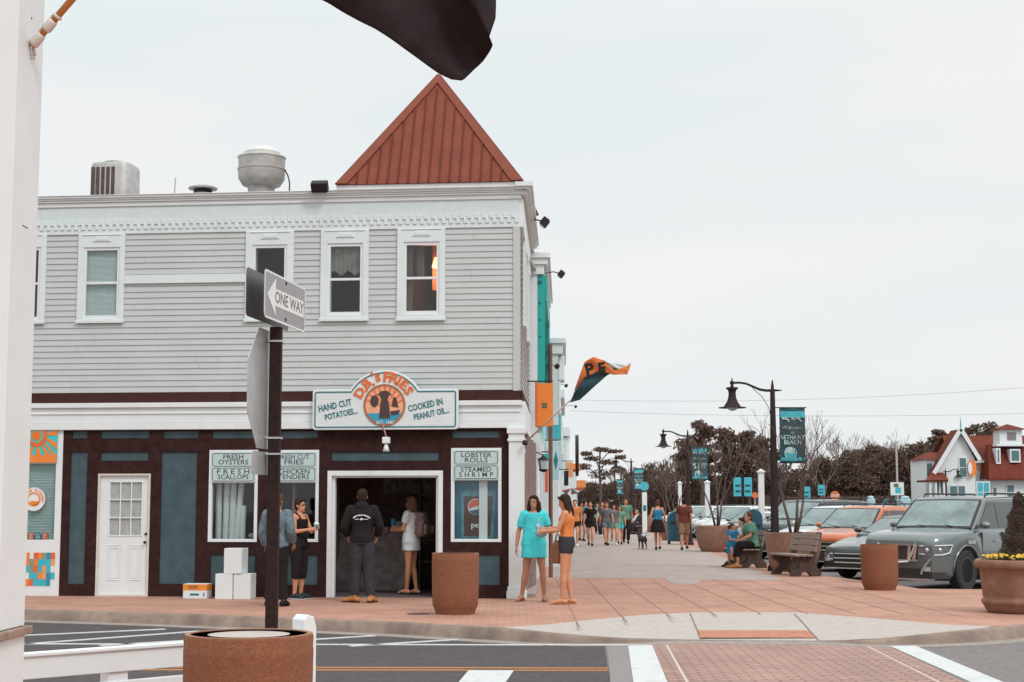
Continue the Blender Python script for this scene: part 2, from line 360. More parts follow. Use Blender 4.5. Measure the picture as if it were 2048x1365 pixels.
struct('pavement_joints', pj, mat('joint_brown', (.27, .15, .11), .9))  # brown is the joints' own colour
np_ = MB(); np_.slab([(-25, -6), (18, -6), (18, 7.2), (3.0, 11.2), (-3.4, 12.6), (-25, 13.4)], -.4, 0); struct('near_pavement', np_, M_brick)
# crosswalk, lines
xw = MB(); z = -.1505; xw.slab(gp([(1303, 1288), (1765, 1286), (1960, 1380), (2045, 1440), (1322, 1440), (1318, 1365)], z), -.2, z); struct('crosswalk', xw, M_stamp)
ap = MB(); ap.slab(gp([(1212, 1287), (1258, 1287), (1268, 1365), (1278, 1440), (1226, 1440), (1219, 1340)], z), -.2, z); struct('asphalt_patch', ap, M_asph3)
wm = MB(); z = -.146
for poly in ([(1256, 1290), (1304, 1290), (1335, 1365), (1363, 1440), (1278, 1440), (1267, 1365)], [(1764, 1285), (1812, 1284), (2008, 1365), (2180, 1440), (2070, 1440), (1944, 1365)],
             [(938, 1340), (1028, 1340), (1010, 1366), (960, 1440), (860, 1440), (916, 1366)]):
    wm.slab(gp(poly, z), -.18, z)
def rl(mb, x0, y0, x1, y1, w, z=-.146):
    a, b = G(x0, y0, z), G(x1, y1, z); d = (b - a).normalized(); n = V((-d.y, d.x, 0)) * w / 2; mb.slab([tuple(q)[:2] for q in (a - n, b - n, b + n, a + n)], -.18, z)
for s in ((-200, 1287, 1262, 1290, .10), (560, 1283, 750, 1271, .10), (700, 1292, 915, 1279, .10), (-50, 1275, 330, 1258, .10), (50, 1288, 400, 1262, .10), (200, 1291, 560, 1270, .10)): rl(wm, *s)
struct('white_road_marking', wm, M_paint)
ym = MB(); rl(ym, -300, 1333, 1216, 1336, .055); rl(ym, -300, 1338.5, 1216, 1340.5, .055); struct('yellow_centre_line', ym, M_yellow)
cm = MB(); rl(cm, 1333, 1290, 1383, 1380, .03, -.147); rl(cm, 1727, 1289, 1905, 1378, .03, -.147); struct('crosswalk_border_line', cm, mat('cream_line', (.50, .42, .34), .8))
dg_ = MB(); dg_.lathe([(.17, 0), (.17, .006), (.14, .009)], 20, (*tuple(G(838, 1228.5))[:2], .001)); dg_.lathe([(.03, .009), (.03, .013)], 8, (*tuple(G(838, 1228.5))[:2], .001))
tag(dg_.build('drain_cover', M_dark), 'small round dark drain cover set in the bricks beside the doorway bin', 'drain cover')
# ================================================================ SHOP BUILDING ON THE CORNER
TH = math.atan(3100 / 31000)
bld = thing('shop_building', 'two storey grey clapboard corner shop with dark brown ground floor and red pyramid roof', 'building', CB, -TH)
eyv = V((sin(TH), cos(TH), 0)); exv = V((cos(TH), -sin(TH), 0))
def F(px, py, off=0.0):
    d = ray(px, py); o = V((0, 0, HC)) - CB; t = (off - o.dot(eyv)) / d.dot(eyv); q = o + d * t
    return (q.dot(exv), q.z)
def FX(px, py=700, off=0.0): return F(px, py, off)[0]
def FZ(py, px=600, off=0.0): return F(px, py, off)[1]
def FR(x0, x1, y0, y1, off=0.0):          # pixel box -> (xa, xb, za, zb)
    xm, ym = (x0 + x1) / 2, (y0 + y1) / 2
    return F(x0, ym, off)[0], F(x1, ym, off)[0], F(xm, y1, off)[1], F(xm, y0, off)[1]
XL = FX(-160, 900)                        # left end, hidden by the porch post
XR = -0.05
Z_sid0, Z_sid1 = FZ(780, 1000), FZ(455, 1000)
Z_bb = FZ(802, 1000); Z_wb = FZ(857, 960); Z_den = FZ(428, 1000, -.05); Z_fr = FZ(398, 1000, -.06); Z_c2 = FZ(388, 1000, -.12); Z_c1 = FZ(376, 1000, -.2); Z_top = FZ(363, 1000, -.22); Z_topl = FZ(380, 600, -.22)
def holes(mb, x0, x1, z0, z1, hs, y0, y1):
    xs = sorted({x0, x1} | {a for h in hs for a in h[:2] if x0 < a < x1}); zs = sorted({z0, z1} | {a for h in hs for a in h[2:4] if z0 < a < z1})
    for j in range(len(zs) - 1):
        run = None
        for i in range(len(xs) - 1):
            cx, cz = (xs[i] + xs[i + 1]) / 2, (zs[j] + zs[j + 1]) / 2
            solid = not any(h[0] < cx < h[1] and h[2] < cz < h[3] for h in hs)
            if solid and run is None: run = xs[i]
            if (not solid or i == len(xs) - 2) and run is not None:
                mb.box(run, xs[i] if not solid else xs[i + 1], y0, y1, zs[j], zs[j + 1]); run = None
UW = [(-3, 93, 458, 647, 12, 78, 500, 637), (157, 250, 458, 645, 172, 236, 500, 634), (492, 588, 456, 642, 510, 570, 495, 631), (642, 738, 455, 641, 660, 722, 492, 627), (795, 891, 453, 640, 812, 875, 489, 625)]
ulist = []; wscale = []
for w in UW:
    o = FR(*w[:4]); g = FR(*w[4:], 0); zt = Z_sid1 + .02
    ulist.append((o, g))
gh = [g for o, g in ulist]
# structural backing wall with real openings
wl = MB(); holes(wl, XL, XR, Z_wb, Z_fr, gh, .01, .16); wl.build('backing_wall', M_siding, bld)
# lap siding
sd_ = MB(); pitch = .1035; nrow = int(round((Z_sid1 - Z_sid0) / pitch)); pitch = (Z_sid1 - Z_sid0) / nrow; XS = XR - .085
for r in range(nrow):
    za, zb = Z_sid0 + r * pitch, Z_sid0 + (r + 1) * pitch; hs = [o for o, g in ulist if o[2] < (za + zb) / 2 < o[3] + .3]
    xs = [XL]
    for h in sorted(hs): xs += [h[0] + .01, h[1] - .01]
    xs.append(XS)
    for i in range(0, len(xs), 2):
        a, b = xs[i], xs[i + 1]
        if b - a < .02: continue
        # seams where two lengths meet
        sd_.add([(a, -.019, za), (b, -.019, za), (b, -.004, zb + .004), (a, -.004, zb + .004), (a, .008, za), (b, .008, za), (b, .008, zb), (a, .008, zb)],
                [(0, 1, 2, 3), (4, 5, 1, 0), (4, 0, 3, 7), (1, 5, 6, 2)])
sd_.build('siding', M_siding, bld)
sj = MB(); rj = random.Random(8)
for r in range(nrow):
    for _ in range(2):
        x_ = rj.uniform(XL + .5, XS - .2); za = Z_sid0 + r * pitch
        if any(o[0] - .03 < x_ < o[1] + .03 and o[2] < za + pitch / 2 < o[3] + .3 for o, g in ulist): continue
        sj.add([(x_, -.0212, za), (x_ + .006, -.0212, za), (x_ + .006, -.0062, za + pitch), (x_, -.0062, za + pitch)], [(0, 1, 2, 3)])
sj.build('siding_joint', mat('siding_joint_grey', (.33, .35, .35), .8), bld)
cbm = MB(); cbm.box(XS, XR + .01, -.035, .02, Z_sid0 - .02, Z_sid1); cbm.box(XS + .01, XR + .03, -.022, .09, Z_sid0 - .02, Z_sid1); cbm.build('corner_board', M_siding, bld, bevel=.004)
# cornice, stepped; frieze; two staggered rows of dentils
cn = MB(); XSt = FX(677, 370)
cn.box(XL, XR + .05, -.055, .16, Z_fr, Z_c2); cn.box(XL, XR + .07, -.085, .16, Z_c2 + .001, Z_c2 + .035); cn.box(XL, XR + .11, -.105, .16, Z_c2 + .036, Z_c1 - .02); cn.box(XL, XR + .15, -.13, .16, Z_c1 - .019, Z_c1 + .03)
cn.box(XL, XR + .17, -.15, .3, Z_c1 + .031, Z_topl - .012); cn.box(XSt, XR + .18, -.17, .3, Z_topl - .011, Z_top)
cn.build('cornice', M_white, bld, bevel=.006)
fz = MB(); fz.box(XL, XR + .02, -.03, .009, Z_den + .02, Z_fr); fz.build('frieze', M_frieze, bld)
f2 = MB(); f2.box(XL, XR + .02, -.032, .009, Z_sid1, Z_den + .02)
x = XL; k = 0
hd = (Z_den - Z_sid1 - .06) / 2
while x < XR - .05:
    f2.box(x, x + .062, -.052, -.031, Z_den + .018 - hd, Z_den + .018); f2.box(x + .062, x + .124, -.052, -.031, Z_den + .016 - 2 * hd, Z_den + .016 - hd); x += .124
f2.build('dentil_moulding', M_white2, bld)
# belt bands over the ground floor
b1_ = MB(); b1_.box(XL, XR + .02, -.03, .16, Z_bb + .002, Z_sid0 - .002); b1_.build('brown_band', M_brown2, bld)
b2_ = MB(); zm = FZ(812, 960); zl = FZ(843, 960)
b2_.box(XL, XR + .06, -.12, .16, zm, Z_bb); b2_.box(XL, XR + .03, -.075, .16, zl, zm - .002); b2_.box(XL, XR + .05, -.10, .16, Z_wb, zl - .004); b2_.box(XL, XR + .045, -.095, -.074, (zm + zl) / 2 + .02, (zm + zl) / 2 + .035)
b2_.build('white_band', M_white, bld, bevel=.006)
wbx = FR(250, 492, 550, 567); m_ = MB(); m_.box(wbx[0], wbx[1], -.05, .0, wbx[2], wbx[3]); m_.build('trim_board', M_white2, bld, bevel=.004)
# upper windows
M_blind = mat('window_blind', (.70, .80, .78), .8, var=.05)
M_curt = mat('curtain', (.10, .085, .08), .9)
def sash_window(o, g, kind):
    a, b, z0, z1 = o; ga, gb, gz0, gz1 = g; z1 = max(z1, Z_sid1)
    f = MB(); holes(f, a, b, z0, Z_sid1 - .001, [(ga - .035, gb + .035, gz0 - .035, gz1 + .035)], -.05, .008)
    f.box(a - .015, b + .015, -.065, -.049, z0 - .02, z0 + .03)
    zc = gz1 + .035 + (Z_sid1 - gz1) * .45; f.box(a + .07, b - .07, -.064, -.049, zc + .09, zc + .10); f.box((ga + gb) / 2 - .16, (ga + gb) / 2 + .16, -.066, -.049, zc - .02, zc + .0); f.box((ga + gb) / 2 - .12, (ga + gb) / 2 + .12, -.07, -.049, zc, zc + .055)
    f = f.build('window_frame', M_white2, bld, bevel=.004)
    s = MB(); zm = (gz0 + gz1) / 2; holes(s, ga - .035, gb + .035, gz0 - .035, gz1 + .035, [(ga + .01, gb - .01, zm + .02, gz1 - .015), (ga + .01, gb - .01, gz0 + .02, zm - .02)], -.03, .02)
    s.build('sash', M_white, f); p = MB(); p.box(ga, gb, -.004, .004, gz0, gz1); p.build('pane', M_glass, f)
    if kind == 'blind':
        q = MB(); z = gz0 + .01
        while z < gz1: q.add([(ga, .045, z), (gb, .045, z), (gb, .06, z + .02), (ga, .06, z + .02)], [(0, 1, 2, 3)]); z += .021
        q.build('blind', M_blind, f)
    else:
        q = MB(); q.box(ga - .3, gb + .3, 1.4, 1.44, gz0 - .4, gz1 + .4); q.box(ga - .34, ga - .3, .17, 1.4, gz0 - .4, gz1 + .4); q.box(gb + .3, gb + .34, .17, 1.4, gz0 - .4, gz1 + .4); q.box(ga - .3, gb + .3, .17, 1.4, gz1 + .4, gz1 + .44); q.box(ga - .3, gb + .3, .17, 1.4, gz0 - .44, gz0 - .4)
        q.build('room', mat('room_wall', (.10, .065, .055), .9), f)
        if kind == 'pane_reflection':
            q = MB(); n = 14
            for i in range(n):
                xa, xb = ga + (gb - ga) * i / n, ga + (gb - ga) * (i + 1) / n; y = .06 + .02 * (i % 2)
                q.quad((xa, y, zm + .12 + .04 * sin(i)), (xb, .14 - y, zm + .12 + .04 * sin(i + 1)), (xb, .14 - y, gz1), (xa, y, gz1))
            q.box(ga, gb, .10, .12, zm + .26, zm + .30); q.build('pane_reflection', mat('pale_reflection', (.22, .20, .175), .9, var=.2), f)  # pale pleats behind the pane stand in for a reflection in the glass
        if kind == 'lamp':
            q = MB(); q.box(ga, ga + .10, .08, .1, gz0, gz1); q.box(ga + .16, ga + .28, .16, .18, zm, gz1); q.build('curtain', M_curt, f); q = MB(); q.box(gb - .20, gb + .25, .75, .77, zm - .1, gz1 + .3); q.build('lit_curtain', mat('rust_curtain', (.45, .16, .09), .9, var=.2), f)
            q = MB(); q.lathe([(.04, .1), (.085, -.06), (.08, -.07)], 14, (gb - .09, .5, zm + .33)); q.build('lamp_shade', mat('lit_shade', (1, .50, .22), .8, var=0, emit=3.0), f)
            L = bpy.data.lights.new('room_lamp', 'POINT'); lo = bpy.data.objects.new('room_lamp', L); COL.objects.link(lo); L.energy = 18; L.color = (1, .42, .2); L.shadow_soft_size = .06; lo.parent = f; lo.location = (gb - .09, .5, zm + .18)
    return f
for (o, g), k in zip(ulist, ('dark', 'blind', 'dark', 'pane_reflection', 'lamp')): sash_window(o, g, k)
# ground floor: brown framing with recessed slate-blue panels
GP = [(146, 176, 863, 877), (203, 300, 863, 877), (328, 398, 863, 877), (426, 520, 863, 877), (563, 636, 863, 877), (905, 1000, 863, 876), (140, 173, 905, 1168), (203, 298, 905, 922), (322, 393, 905, 1168), (422, 511, 1110, 1170), (546, 636, 1110, 1170), (664, 878, 905, 922), (930, 1000, 1110, 1170)]
GPL = [FR(*g) for g in GP]
door = FR(195, 300, 948, 1192); entry = FR(655, 886, 942, 1197)
TW = [(421, 514, 903, 1082), (541, 636, 903, 1082), (905, 1001, 899, 1082)]; TWL = [FR(*t) for t in TW]
nx = FX(125, 1000)                            # the neighbour shop starts left of this
wall = MB(); holes(wall, nx, XR, 0, Z_wb - .002, GPL + [door, (entry[0], entry[1], 0, entry[3])] + TWL, -.035, .05)
wall.build('brown_framing', M_brown, bld, bevel=.003)
for g in GPL: m_ = MB(); m_.box(g[0] - .01, g[1] + .01, -.012, .012, g[2] - .01, g[3] + .01); m_.build('slate_panel', M_panel, bld)
bw = MB(); holes(bw, nx, XR, 0, Z_wb, [(door[0], door[1], 0, door[3]), (entry[0], entry[1], 0, entry[3])] + TWL, .052, .16); bw.build('inner_wall', M_brown, bld)
# door with nine lights
dm = MB(); a, b, z0, z1 = door; z0 = .02; w = b - a
gl = FR(219, 284, 964, 1072); lo_ = gl[0], gl[1], gl[2], gl[3]
holes(dm, a + .03, b - .03, z0, z1 - .03, [lo_], -.0, .045)
for (c, d, e, f) in ((216, 240, 1092, 1160), (256, 280, 1092, 1160)):
    q = FR(c, d, e, f); holes(dm, q[0] - .012, q[1] + .012, q[2] - .012, q[3] + .012, [q], -.008, .0); holes(dm, q[0] + .03, q[1] - .03, q[2] + .03, q[3] - .03, [(q[0] + .04, q[1] - .04, q[2] + .04, q[3] - .04)], -.008, .0)
dr = dm.build('door', M_white, bld, bevel=.003)
m_ = MB(); holes(m_, a, b, 0, z1, [(a + .03, b - .03, -.1, z1 - .03)], -.045, .06); m_.box(a, b, -.05, .06, 0, .018); m_.build('door_frame', mat('cream_frame', (.62, .56, .50), .6), dr)
m_ = MB(); m_.box(gl[0], gl[1], .02, .026, gl[2], gl[3]); m_.build('pane', mat('curtained_glass', (.36, .38, .36), .25, var=.1, scale=9), dr)
m_ = MB()
for i in range(4): x = gl[0] + (gl[1] - gl[0]) * i / 3; m_.box(x - .009, x + .009, -.008, .019, gl[2] - .01, gl[3] + .01)
for i in range(4): z = gl[2] + (gl[3] - gl[2]) * i / 3; m_.box(gl[0] - .01, gl[1] + .01, -.0095, .0185, z - .009, z + .009)
m_.build('glazing_bars', M_white, dr)
m_ = MB(); zk = FZ(1085, 296); m_.tube([(b - .07, -.0, zk), (b - .07, -.05, zk)], .012, 10); m_.ell((b - .07, -.06, zk), (.026, .02, .026)); m_.tube([(b - .07, 0, zk + .14), (b - .07, -.02, zk + .14)], .022, 12); m_.build('handle', M_black, dr, smooth=True)
# take-away windows with lettered boards
wds = [(('FRESH', 'OYSTERS'), ('F R E S H', 'SCALLOPS')), (('FRESH CUT', 'FRIES'), ('CHICKEN', 'TENDERS')), (('LOBSTER', 'ROLLS'), ('STEAMED', 'S H R I M P'))]
for i, (t, l) in enumerate(zip(TWL, wds)):
    a, b, z0, z1 = t; m_ = MB(); zs = FZ(966 if i < 2 else 962, 600)
    holes(m_, a - .02, b + .02, z0 - .02, z1 + .02, [(a + .035, b - .035, z0 + .03, zs)], -.05, .05); f = m_.build('window_frame', M_white, bld, bevel=.004)
    m_ = MB(); m_.box(a + .03, b - .03, -.004, .004, z0 + .02, zs + .01); m_.build('pane', M_glass, f)
    x0, x1 = a + .02, b - .02
    s_z0, s_z1 = zs + .015, z1 - .02
    m_ = MB(); m_.box(x0, x1, -.062, -.049, s_z0, s_z1); s = m_.build('sign_board', mat('pale_blue_board', (.46, .58, .58), .5, var=.02), f)
    h = (s_z1 - s_z0) / 2; q = MB()
    for k in range(2):
        tx = MB(); za = s_z0 + k * h; strip(q, rrect(x0 + .025, x1 - .025, za + .016, za + h - .016, .035), .009, -.065, -.061, True)
        for j, wd in enumerate(l[1 - k]):
            sz = h * .46; est = {'F R E S H': 4.1, 'FRESH CUT': 5.9, 'OYSTERS': 4.75, 'SCALLOPS': 5.2, 'FRESH': 3.45, 'FRIES': 3.1, 'CHICKEN': 4.8, 'TENDERS': 4.8, 'LOBSTER': 4.8, 'ROLLS': 3.3, 'STEAMED': 5.0, 'S H R I M P': 5.0}[wd] * sz
            full = wd in ('OYSTERS', 'F R E S H', 'SCALLOPS', 'FRESH CUT', 'CHICKEN', 'TENDERS', 'LOBSTER', 'STEAMED', 'S H R I M P'); tgt = (x1 - x0) * (.80 if full else .60)
            text(tx, wd, sz, onwall((x0 + x1) / 2, -.063, za + h * (.68 - .36 * j)), .0015, sx=tgt / est, bold=.0008)
        tx.build('lettering', M_ink, s)
    q.build('outline', M_ink, s)
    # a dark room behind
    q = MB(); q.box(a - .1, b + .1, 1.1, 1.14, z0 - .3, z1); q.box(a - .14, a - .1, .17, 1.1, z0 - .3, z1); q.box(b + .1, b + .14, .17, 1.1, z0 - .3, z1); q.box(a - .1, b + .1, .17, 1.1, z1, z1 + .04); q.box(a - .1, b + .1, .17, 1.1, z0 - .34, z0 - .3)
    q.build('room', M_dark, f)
# entry: white frame, dark shop interior
a, b, _, zt = entry; m_ = MB(); holes(m_, a, b, 0, zt, [(a + .075, b - .075, -.1, zt - .085)], -.06, .12); holes(m_, a + .075, b - .075, 0, zt - .085, [(a + .12, b - .12, -.1, zt - .115)], -.0, .12)
m_.build('entry_frame', M_white, bld, bevel=.004)
m_ = MB(); ia, ib = a - .6, b + 1.2; yb = 3.6
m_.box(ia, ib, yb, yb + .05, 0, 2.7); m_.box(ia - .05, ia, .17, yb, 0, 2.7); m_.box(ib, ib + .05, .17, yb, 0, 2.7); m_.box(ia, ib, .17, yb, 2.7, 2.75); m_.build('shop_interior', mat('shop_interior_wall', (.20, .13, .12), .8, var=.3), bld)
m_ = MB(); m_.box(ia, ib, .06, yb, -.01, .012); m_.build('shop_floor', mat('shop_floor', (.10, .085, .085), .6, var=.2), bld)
m_ = MB(); m_.box(ia + .3, b - .9, 2.0, 2.5, .012, 1.0); m_.box(ia + .25, b - .85, 1.95, 2.55, 1.0, 1.04); m_.build('counter', mat('counter', (.30, .25, .25), .6, var=.3, scale=5), bld)
m_ = MB(); m_.box(ia + .9, ib - 1.2, 3.5, 3.56, 1.75, 2.35); mb_ = m_.build('menu_board', mat('menu_grey', (.30, .27, .26), .7, var=.4, scale=9), bld)
m_ = MB()
for i, (dx, w_, h_) in enumerate(((.1, .28, .10), (.45, .16, .2), (.9, .3, .12), (1.25, .12, .25))): m_.box(ia + .9 + dx, ia + .9 + dx + w_, 1.98, 2.2, 1.042, 1.042 + h_)
m_.build('counter_goods', mat('counter_goods', (.40, .36, .34), .7, var=.3), bld)
m_ = MB()
for i in range(4): m_.box(b - .75, b - .1, 2.3, 2.5, .5 + .4 * i, .52 + .4 * i)
for i in range(2): m_.box(b - .77 + .68 * i, b - .75 + .68 * i, 2.3, 2.5, .012, 2.0)
m_.build('shelf', mat('shelf', (.12, .10, .10), .6), bld)
# corner pilaster
m_ = MB(); px0, px1 = FX(1018, 1000, -.1), FX(1047, 1000, -.1)
def pil(m_, grow, za, zb): m_.box(px0 - grow, px1 + grow, -.14 - grow, .10 + grow, za, zb)
pil(m_, 0, .2, FZ(884, 1030)); pil(m_, .035, 0, .13); pil(m_, .02, .131, .20); pil(m_, .02, FZ(884, 1030), FZ(878, 1030)); pil(m_, .03, FZ(868, 1030), Z_wb - .002); pil(m_, .004, FZ(878, 1030), FZ(868, 1030)); m_.build('corner_pilaster', M_white, bld, bevel=.006)
# neighbour shop front on the far left, under the same bands
nf = MB(); n0 = XL; win = FR(52, 112, 928, 1080); til = FR(44, 112, 1105, 1172); mur = FR(40, 122, 859, 926)
win = (win[0] - .5, win[1], win[2], win[3]); til = (til[0] - .45, til[1], til[2], til[3])
holes(nf, n0, nx - .002, 0, Z_wb - .002, [win], -.05, .05); sf = nf.build('side_shopfront', M_white, bld, bevel=.003)
m_ = MB(); m_.box(win[0], win[1], .0, .008, win[2], win[3]); m_.build('pane', M_glass, sf)
m_ = MB(); z = win[2]
while z < win[3]: m_.add([(win[0], .05, z), (win[1], .05, z), (win[1], .066, z + .024), (win[0], .066, z + .024)], [(0, 1, 2, 3)]); z += .026
m_.build('blind', mat('green_blind', (.42, .56, .53), .8, var=.05), sf)
tc_ = [(.72, .12, .03), (.03, .45, .55), (.75, .32, .12), (.70, .70, .68), (.20, .30, .20), (.02, .25, .38), (.78, .22, .04)]
tm = [mat('tile_colour_%s' % n, c, .35, var=.03) for n, c in zip(('red', 'cyan', 'peach', 'white', 'olive', 'blue', 'orange'), tc_)]
m_ = MB(); rr = random.Random(5); nxn = 14; nzn = 5; tw = (til[1] - til[0]) / nxn; thh = (til[3] - til[2]) / nzn
pat = [3, 0, 3, 1, 2, 4, 1, 2, 0, 5, 3, 4, 5, 3, 1, 0, 0, 3, 1, 2, 4, 1, 6, 6, 5, 3, 3, 2]
for i in range(nxn):
    for j in range(nzn):
        if j == 0 and i == nxn - 1: continue
        m_.mi = rr.randrange(7); m_.box(til[0] + i * tw + .003, til[0] + (i + 1) * tw - .003, -.058, -.049, til[2] + j * thh + .003, til[2] + (j + 1) * thh - .003)
m_.build('tile_panel', tm, sf)
m_ = MB(); m_.box(mur[0] - .6, mur[1] - .04, -.075, -.049, mur[2], mur[3]); mu = m_.build('sun_panel', mat('mural_turquoise', (.04, .50, .50), .6), sf)
cx, cz = F(77, 872); m_ = MB(); xlo, xhi, zlo, zhi = mur[0] - .6, mur[1] - .04, mur[2], mur[3]
def clipb(p): return (min(max(p[0], xlo + .004), xhi - .004), min(max(p[1], zlo + .004), zhi - .004))
for k in range(16):
    a_ = 2 * pi * k / 16 + .1; w_ = .085
    q = [clipb((cx + r * cos(a_ + s * w_ * (1 if r < .3 else 1.2)), cz + r * sin(a_ + s * w_ * (1 if r < .3 else 1.2)))) for r, s in ((.17, -1), (.62, -1), (.62, 1), (.17, 1))]
    m_.prism(q, -.079, -.0755)
m_.box(xlo, xhi, -.0795, -.0755, zlo, zlo + .13); m_.build('sun_rays', M_orange, mu)
m_ = MB(); zc2 = [clipb(p) for p in circle(cx, cz, .19, 28)]; m_.prism(zc2, -.083, -.0798); m_.build('sun_ring', mat('mural_red', (.70, .14, .03), .6), mu)
m_ = MB(); m_.prism([clipb(p) for p in circle(cx, cz, .13, 24)], -.086, -.0832); m_.build('sun_face', mat('mural_green', (.25, .36, .22), .6), mu)
m_ = MB(); m_.prism([clipb(p) for p in circle(cx, cz, .075, 20)], -.089, -.0862); m_.build('sun_eye', mat('mural_eye', (.75, .16, .02), .6), mu)
# round sticker sign in the window with letter blocks below
rc = F(68, 999, -.02); m_ = MB(); m_.prism(circle(rc[0], rc[1], .20), -.03, -.012); rs_ = m_.build('round_window_sign', M_white, sf)
m_ = MB(); annulus(m_, rc[0], rc[1], .095, .12, -.034, -.029); m_.prism(circle(rc[0] + .02, rc[1] - .03, .085, 20, pi, 2 * pi), -.034, -.029)
for i, ch in enumerate('SUNNY KITCHEN'):
    a_ = pi - .25 - i * (pi - .1) / 12; text(m_, ch, .062, onwall(rc[0] + .155 * cos(a_), -.032, rc[1] + .155 * sin(a_), a_ - pi / 2), .002, bold=.002)
m_.build('lettering', M_orange, rs_)
for i, (ch, cc) in enumerate(zip('EGE', ('mural_red', 'tile_colour_blue', 'mural_red'))):
    q = F(62 + i * 14, 1073, .02); m_ = MB(); m_.box(q[0] - .05, q[0] + .05, .012, .03, q[1] - .055, q[1] + .055); s_ = m_.build('letter_block', MATS[cc], sf); m_ = MB(); text(m_, ch, .10, onwall(q[0], .010, q[1]), .002); m_.build('lettering', M_white, s_)
# side wall to the street (its own slight angle)
SM = MX.Rotation(TH - TS, 4, 'Z'); LEN = 6.0
def smb(): m = MB(); m.M = SM; return m
s1 = smb(); zsb = Z_sid0 - .0
for r in range(nrow):
    za, zb = Z_sid0 + r * pitch, Z_sid0 + (r + 1) * pitch
    s1.add([(.0, .09, za), (.0, LEN, za), (-.02, LEN, zb), (-.02, .09, zb), (-.03, .09, za), (-.03, LEN, za)], [(0, 1, 2, 3), (4, 5, 1, 0)])
s1.build('side_siding', M_siding, bld)
s1 = smb(); s1.box(-.16, -.03, .1, LEN, .0, Z_fr); s1.build('side_wall', M_brown, bld)
s1 = smb(); s1.box(-.1, .035, -.0, LEN, Z_sid1 + .002, Z_fr); s1.box(-.1, .10, -.08, LEN, Z_c2, Z_c1 - .02); s1.box(-.1, .16, -.14, LEN, Z_c1 - .019, Z_c1 + .03); s1.box(-.1, .20, -.2, LEN, Z_c1 + .031, Z_top - .003); s1.build('side_cornice', M_white, bld)
for y0 in (1.3, 3.9):
    s1 = smb(); gz = ulist[4][1]; zz0, zz1 = gz[2] - .1, gz[3] + .12
    f = None; s1.box(-.03, .05, y0, y0 + .12, zz0, Z_sid1); s1.box(-.03, .05, y0 + .78, y0 + .9, zz0, Z_sid1); s1.box(-.03, .05, y0 + .121, y0 + .779, zz0, zz0 + .1); s1.box(-.03, .05, y0 + .121, y0 + .779, zz1 - .02, Z_sid1); s1.box(-.03, .035, y0 + .121, y0 + .779, (zz0 + zz1) / 2 - .02, (zz0 + zz1) / 2 + .02)
    f = s1.build('side_window', M_white2, bld); s1 = smb(); s1.box(-.02, .012, y0 + .12, y0 + .78, zz0 + .1, zz1 - .02); s1.build('pane', mat('dark_pane', (.05, .06, .065), .08), f)
s1 = smb(); s1.box(-.05, .06, .14, LEN, Z_wb, Z_bb); s1.build('side_band', M_white, bld); s1 = smb(); s1.box(-.05, .012, .1, LEN, Z_bb + .002, Z_sid0 - .002); s1.build('side_brown_band', M_brown2, bld)
for y0, y1 in ((.9, 1.9), (2.4, 3.3), (3.8, 5.2)):
    s1 = smb(); s1.box(-.03, .03, y0, y0 + .07, .55, 2.5); s1.box(-.03, .03, y1 - .07, y1, .55, 2.5); s1.box(-.03, .03, y0 + .071, y1 - .071, 2.43, 2.5); s1.box(-.03, .03, y0 + .071, y1 - .071, .55, .62); f = s1.build('side_shop_window', M_white, bld)
    s1 = smb(); s1.box(-.03, .005, y0 + .07, y1 - .07, .62, 2.43); s1.build('pane', MATS['dark_pane'], f)
s1 = smb(); s1.box(-.02, .22, .4, LEN, 0, .05); s1.build('wall_plinth', M_walk, bld)
# red standing-seam pyramid roof
ra = F(677, 368, 0.0); rb = F(1044, 361, -.2); w = rb[0] - ra[0]; zb = Z_top + .004; cxr, cyr = (ra[0] + rb[0]) / 2 + .02, -.2 + w / 2
ap_ = F(877, 150, cyr); apx, apz = cxr, ap_[1]; x0, x1, y0, y1 = ra[0], rb[0], -.2, -.2 + w
apx = ap_[0]
m_ = MB(); m_.add([(x0, y0, zb), (x1, y0, zb), (x1, y1, zb), (x0, y1, zb), (apx, cyr, apz)], [(0, 1, 4), (1, 2, 4), (2, 3, 4), (3, 0, 4), (3, 2, 1, 0)])
roof = m_.build('pyramid_roof', M_redroof, bld)
m_ = MB(); A = V((apx, cyr, apz)); cs = [V((x0, y0, zb)), V((x1, y0, zb)), V((x1, y1, zb)), V((x0, y1, zb))]
for k in range(4):
    c0, c1 = cs[k], cs[(k + 1) % 4]; nrm = (c1 - c0).cross(A - c0).normalized()
    if nrm.z < 0: nrm = -nrm
    up = (A - (c0 + c1) / 2).normalized(); n = 18
    for i in range(1, n):
        t = i / n; b0 = c0.lerp(c1, t); ht = (1 - abs(2 * t - 1)) * .86; e = b0 + (A - (c0 + c1) / 2) * ht
        d = (c1 - c0).normalized() * .008; b0 = b0 + nrm * .002
        m_.add([tuple(b0 - d), tuple(b0 + d), tuple(b0 + d + nrm * .028), tuple(b0 - d + nrm * .028), tuple(e - d), tuple(e + d), tuple(e + d + nrm * .028), tuple(e - d + nrm * .028)], [(0, 1, 2, 3), (7, 6, 5, 4), (1, 5, 6, 2), (0, 3, 7, 4), (3, 2, 6, 7)])
m_.build('seam', mat('seam_red', (.12, .032, .022), .6, spec=.15), roof)
m_ = MB()
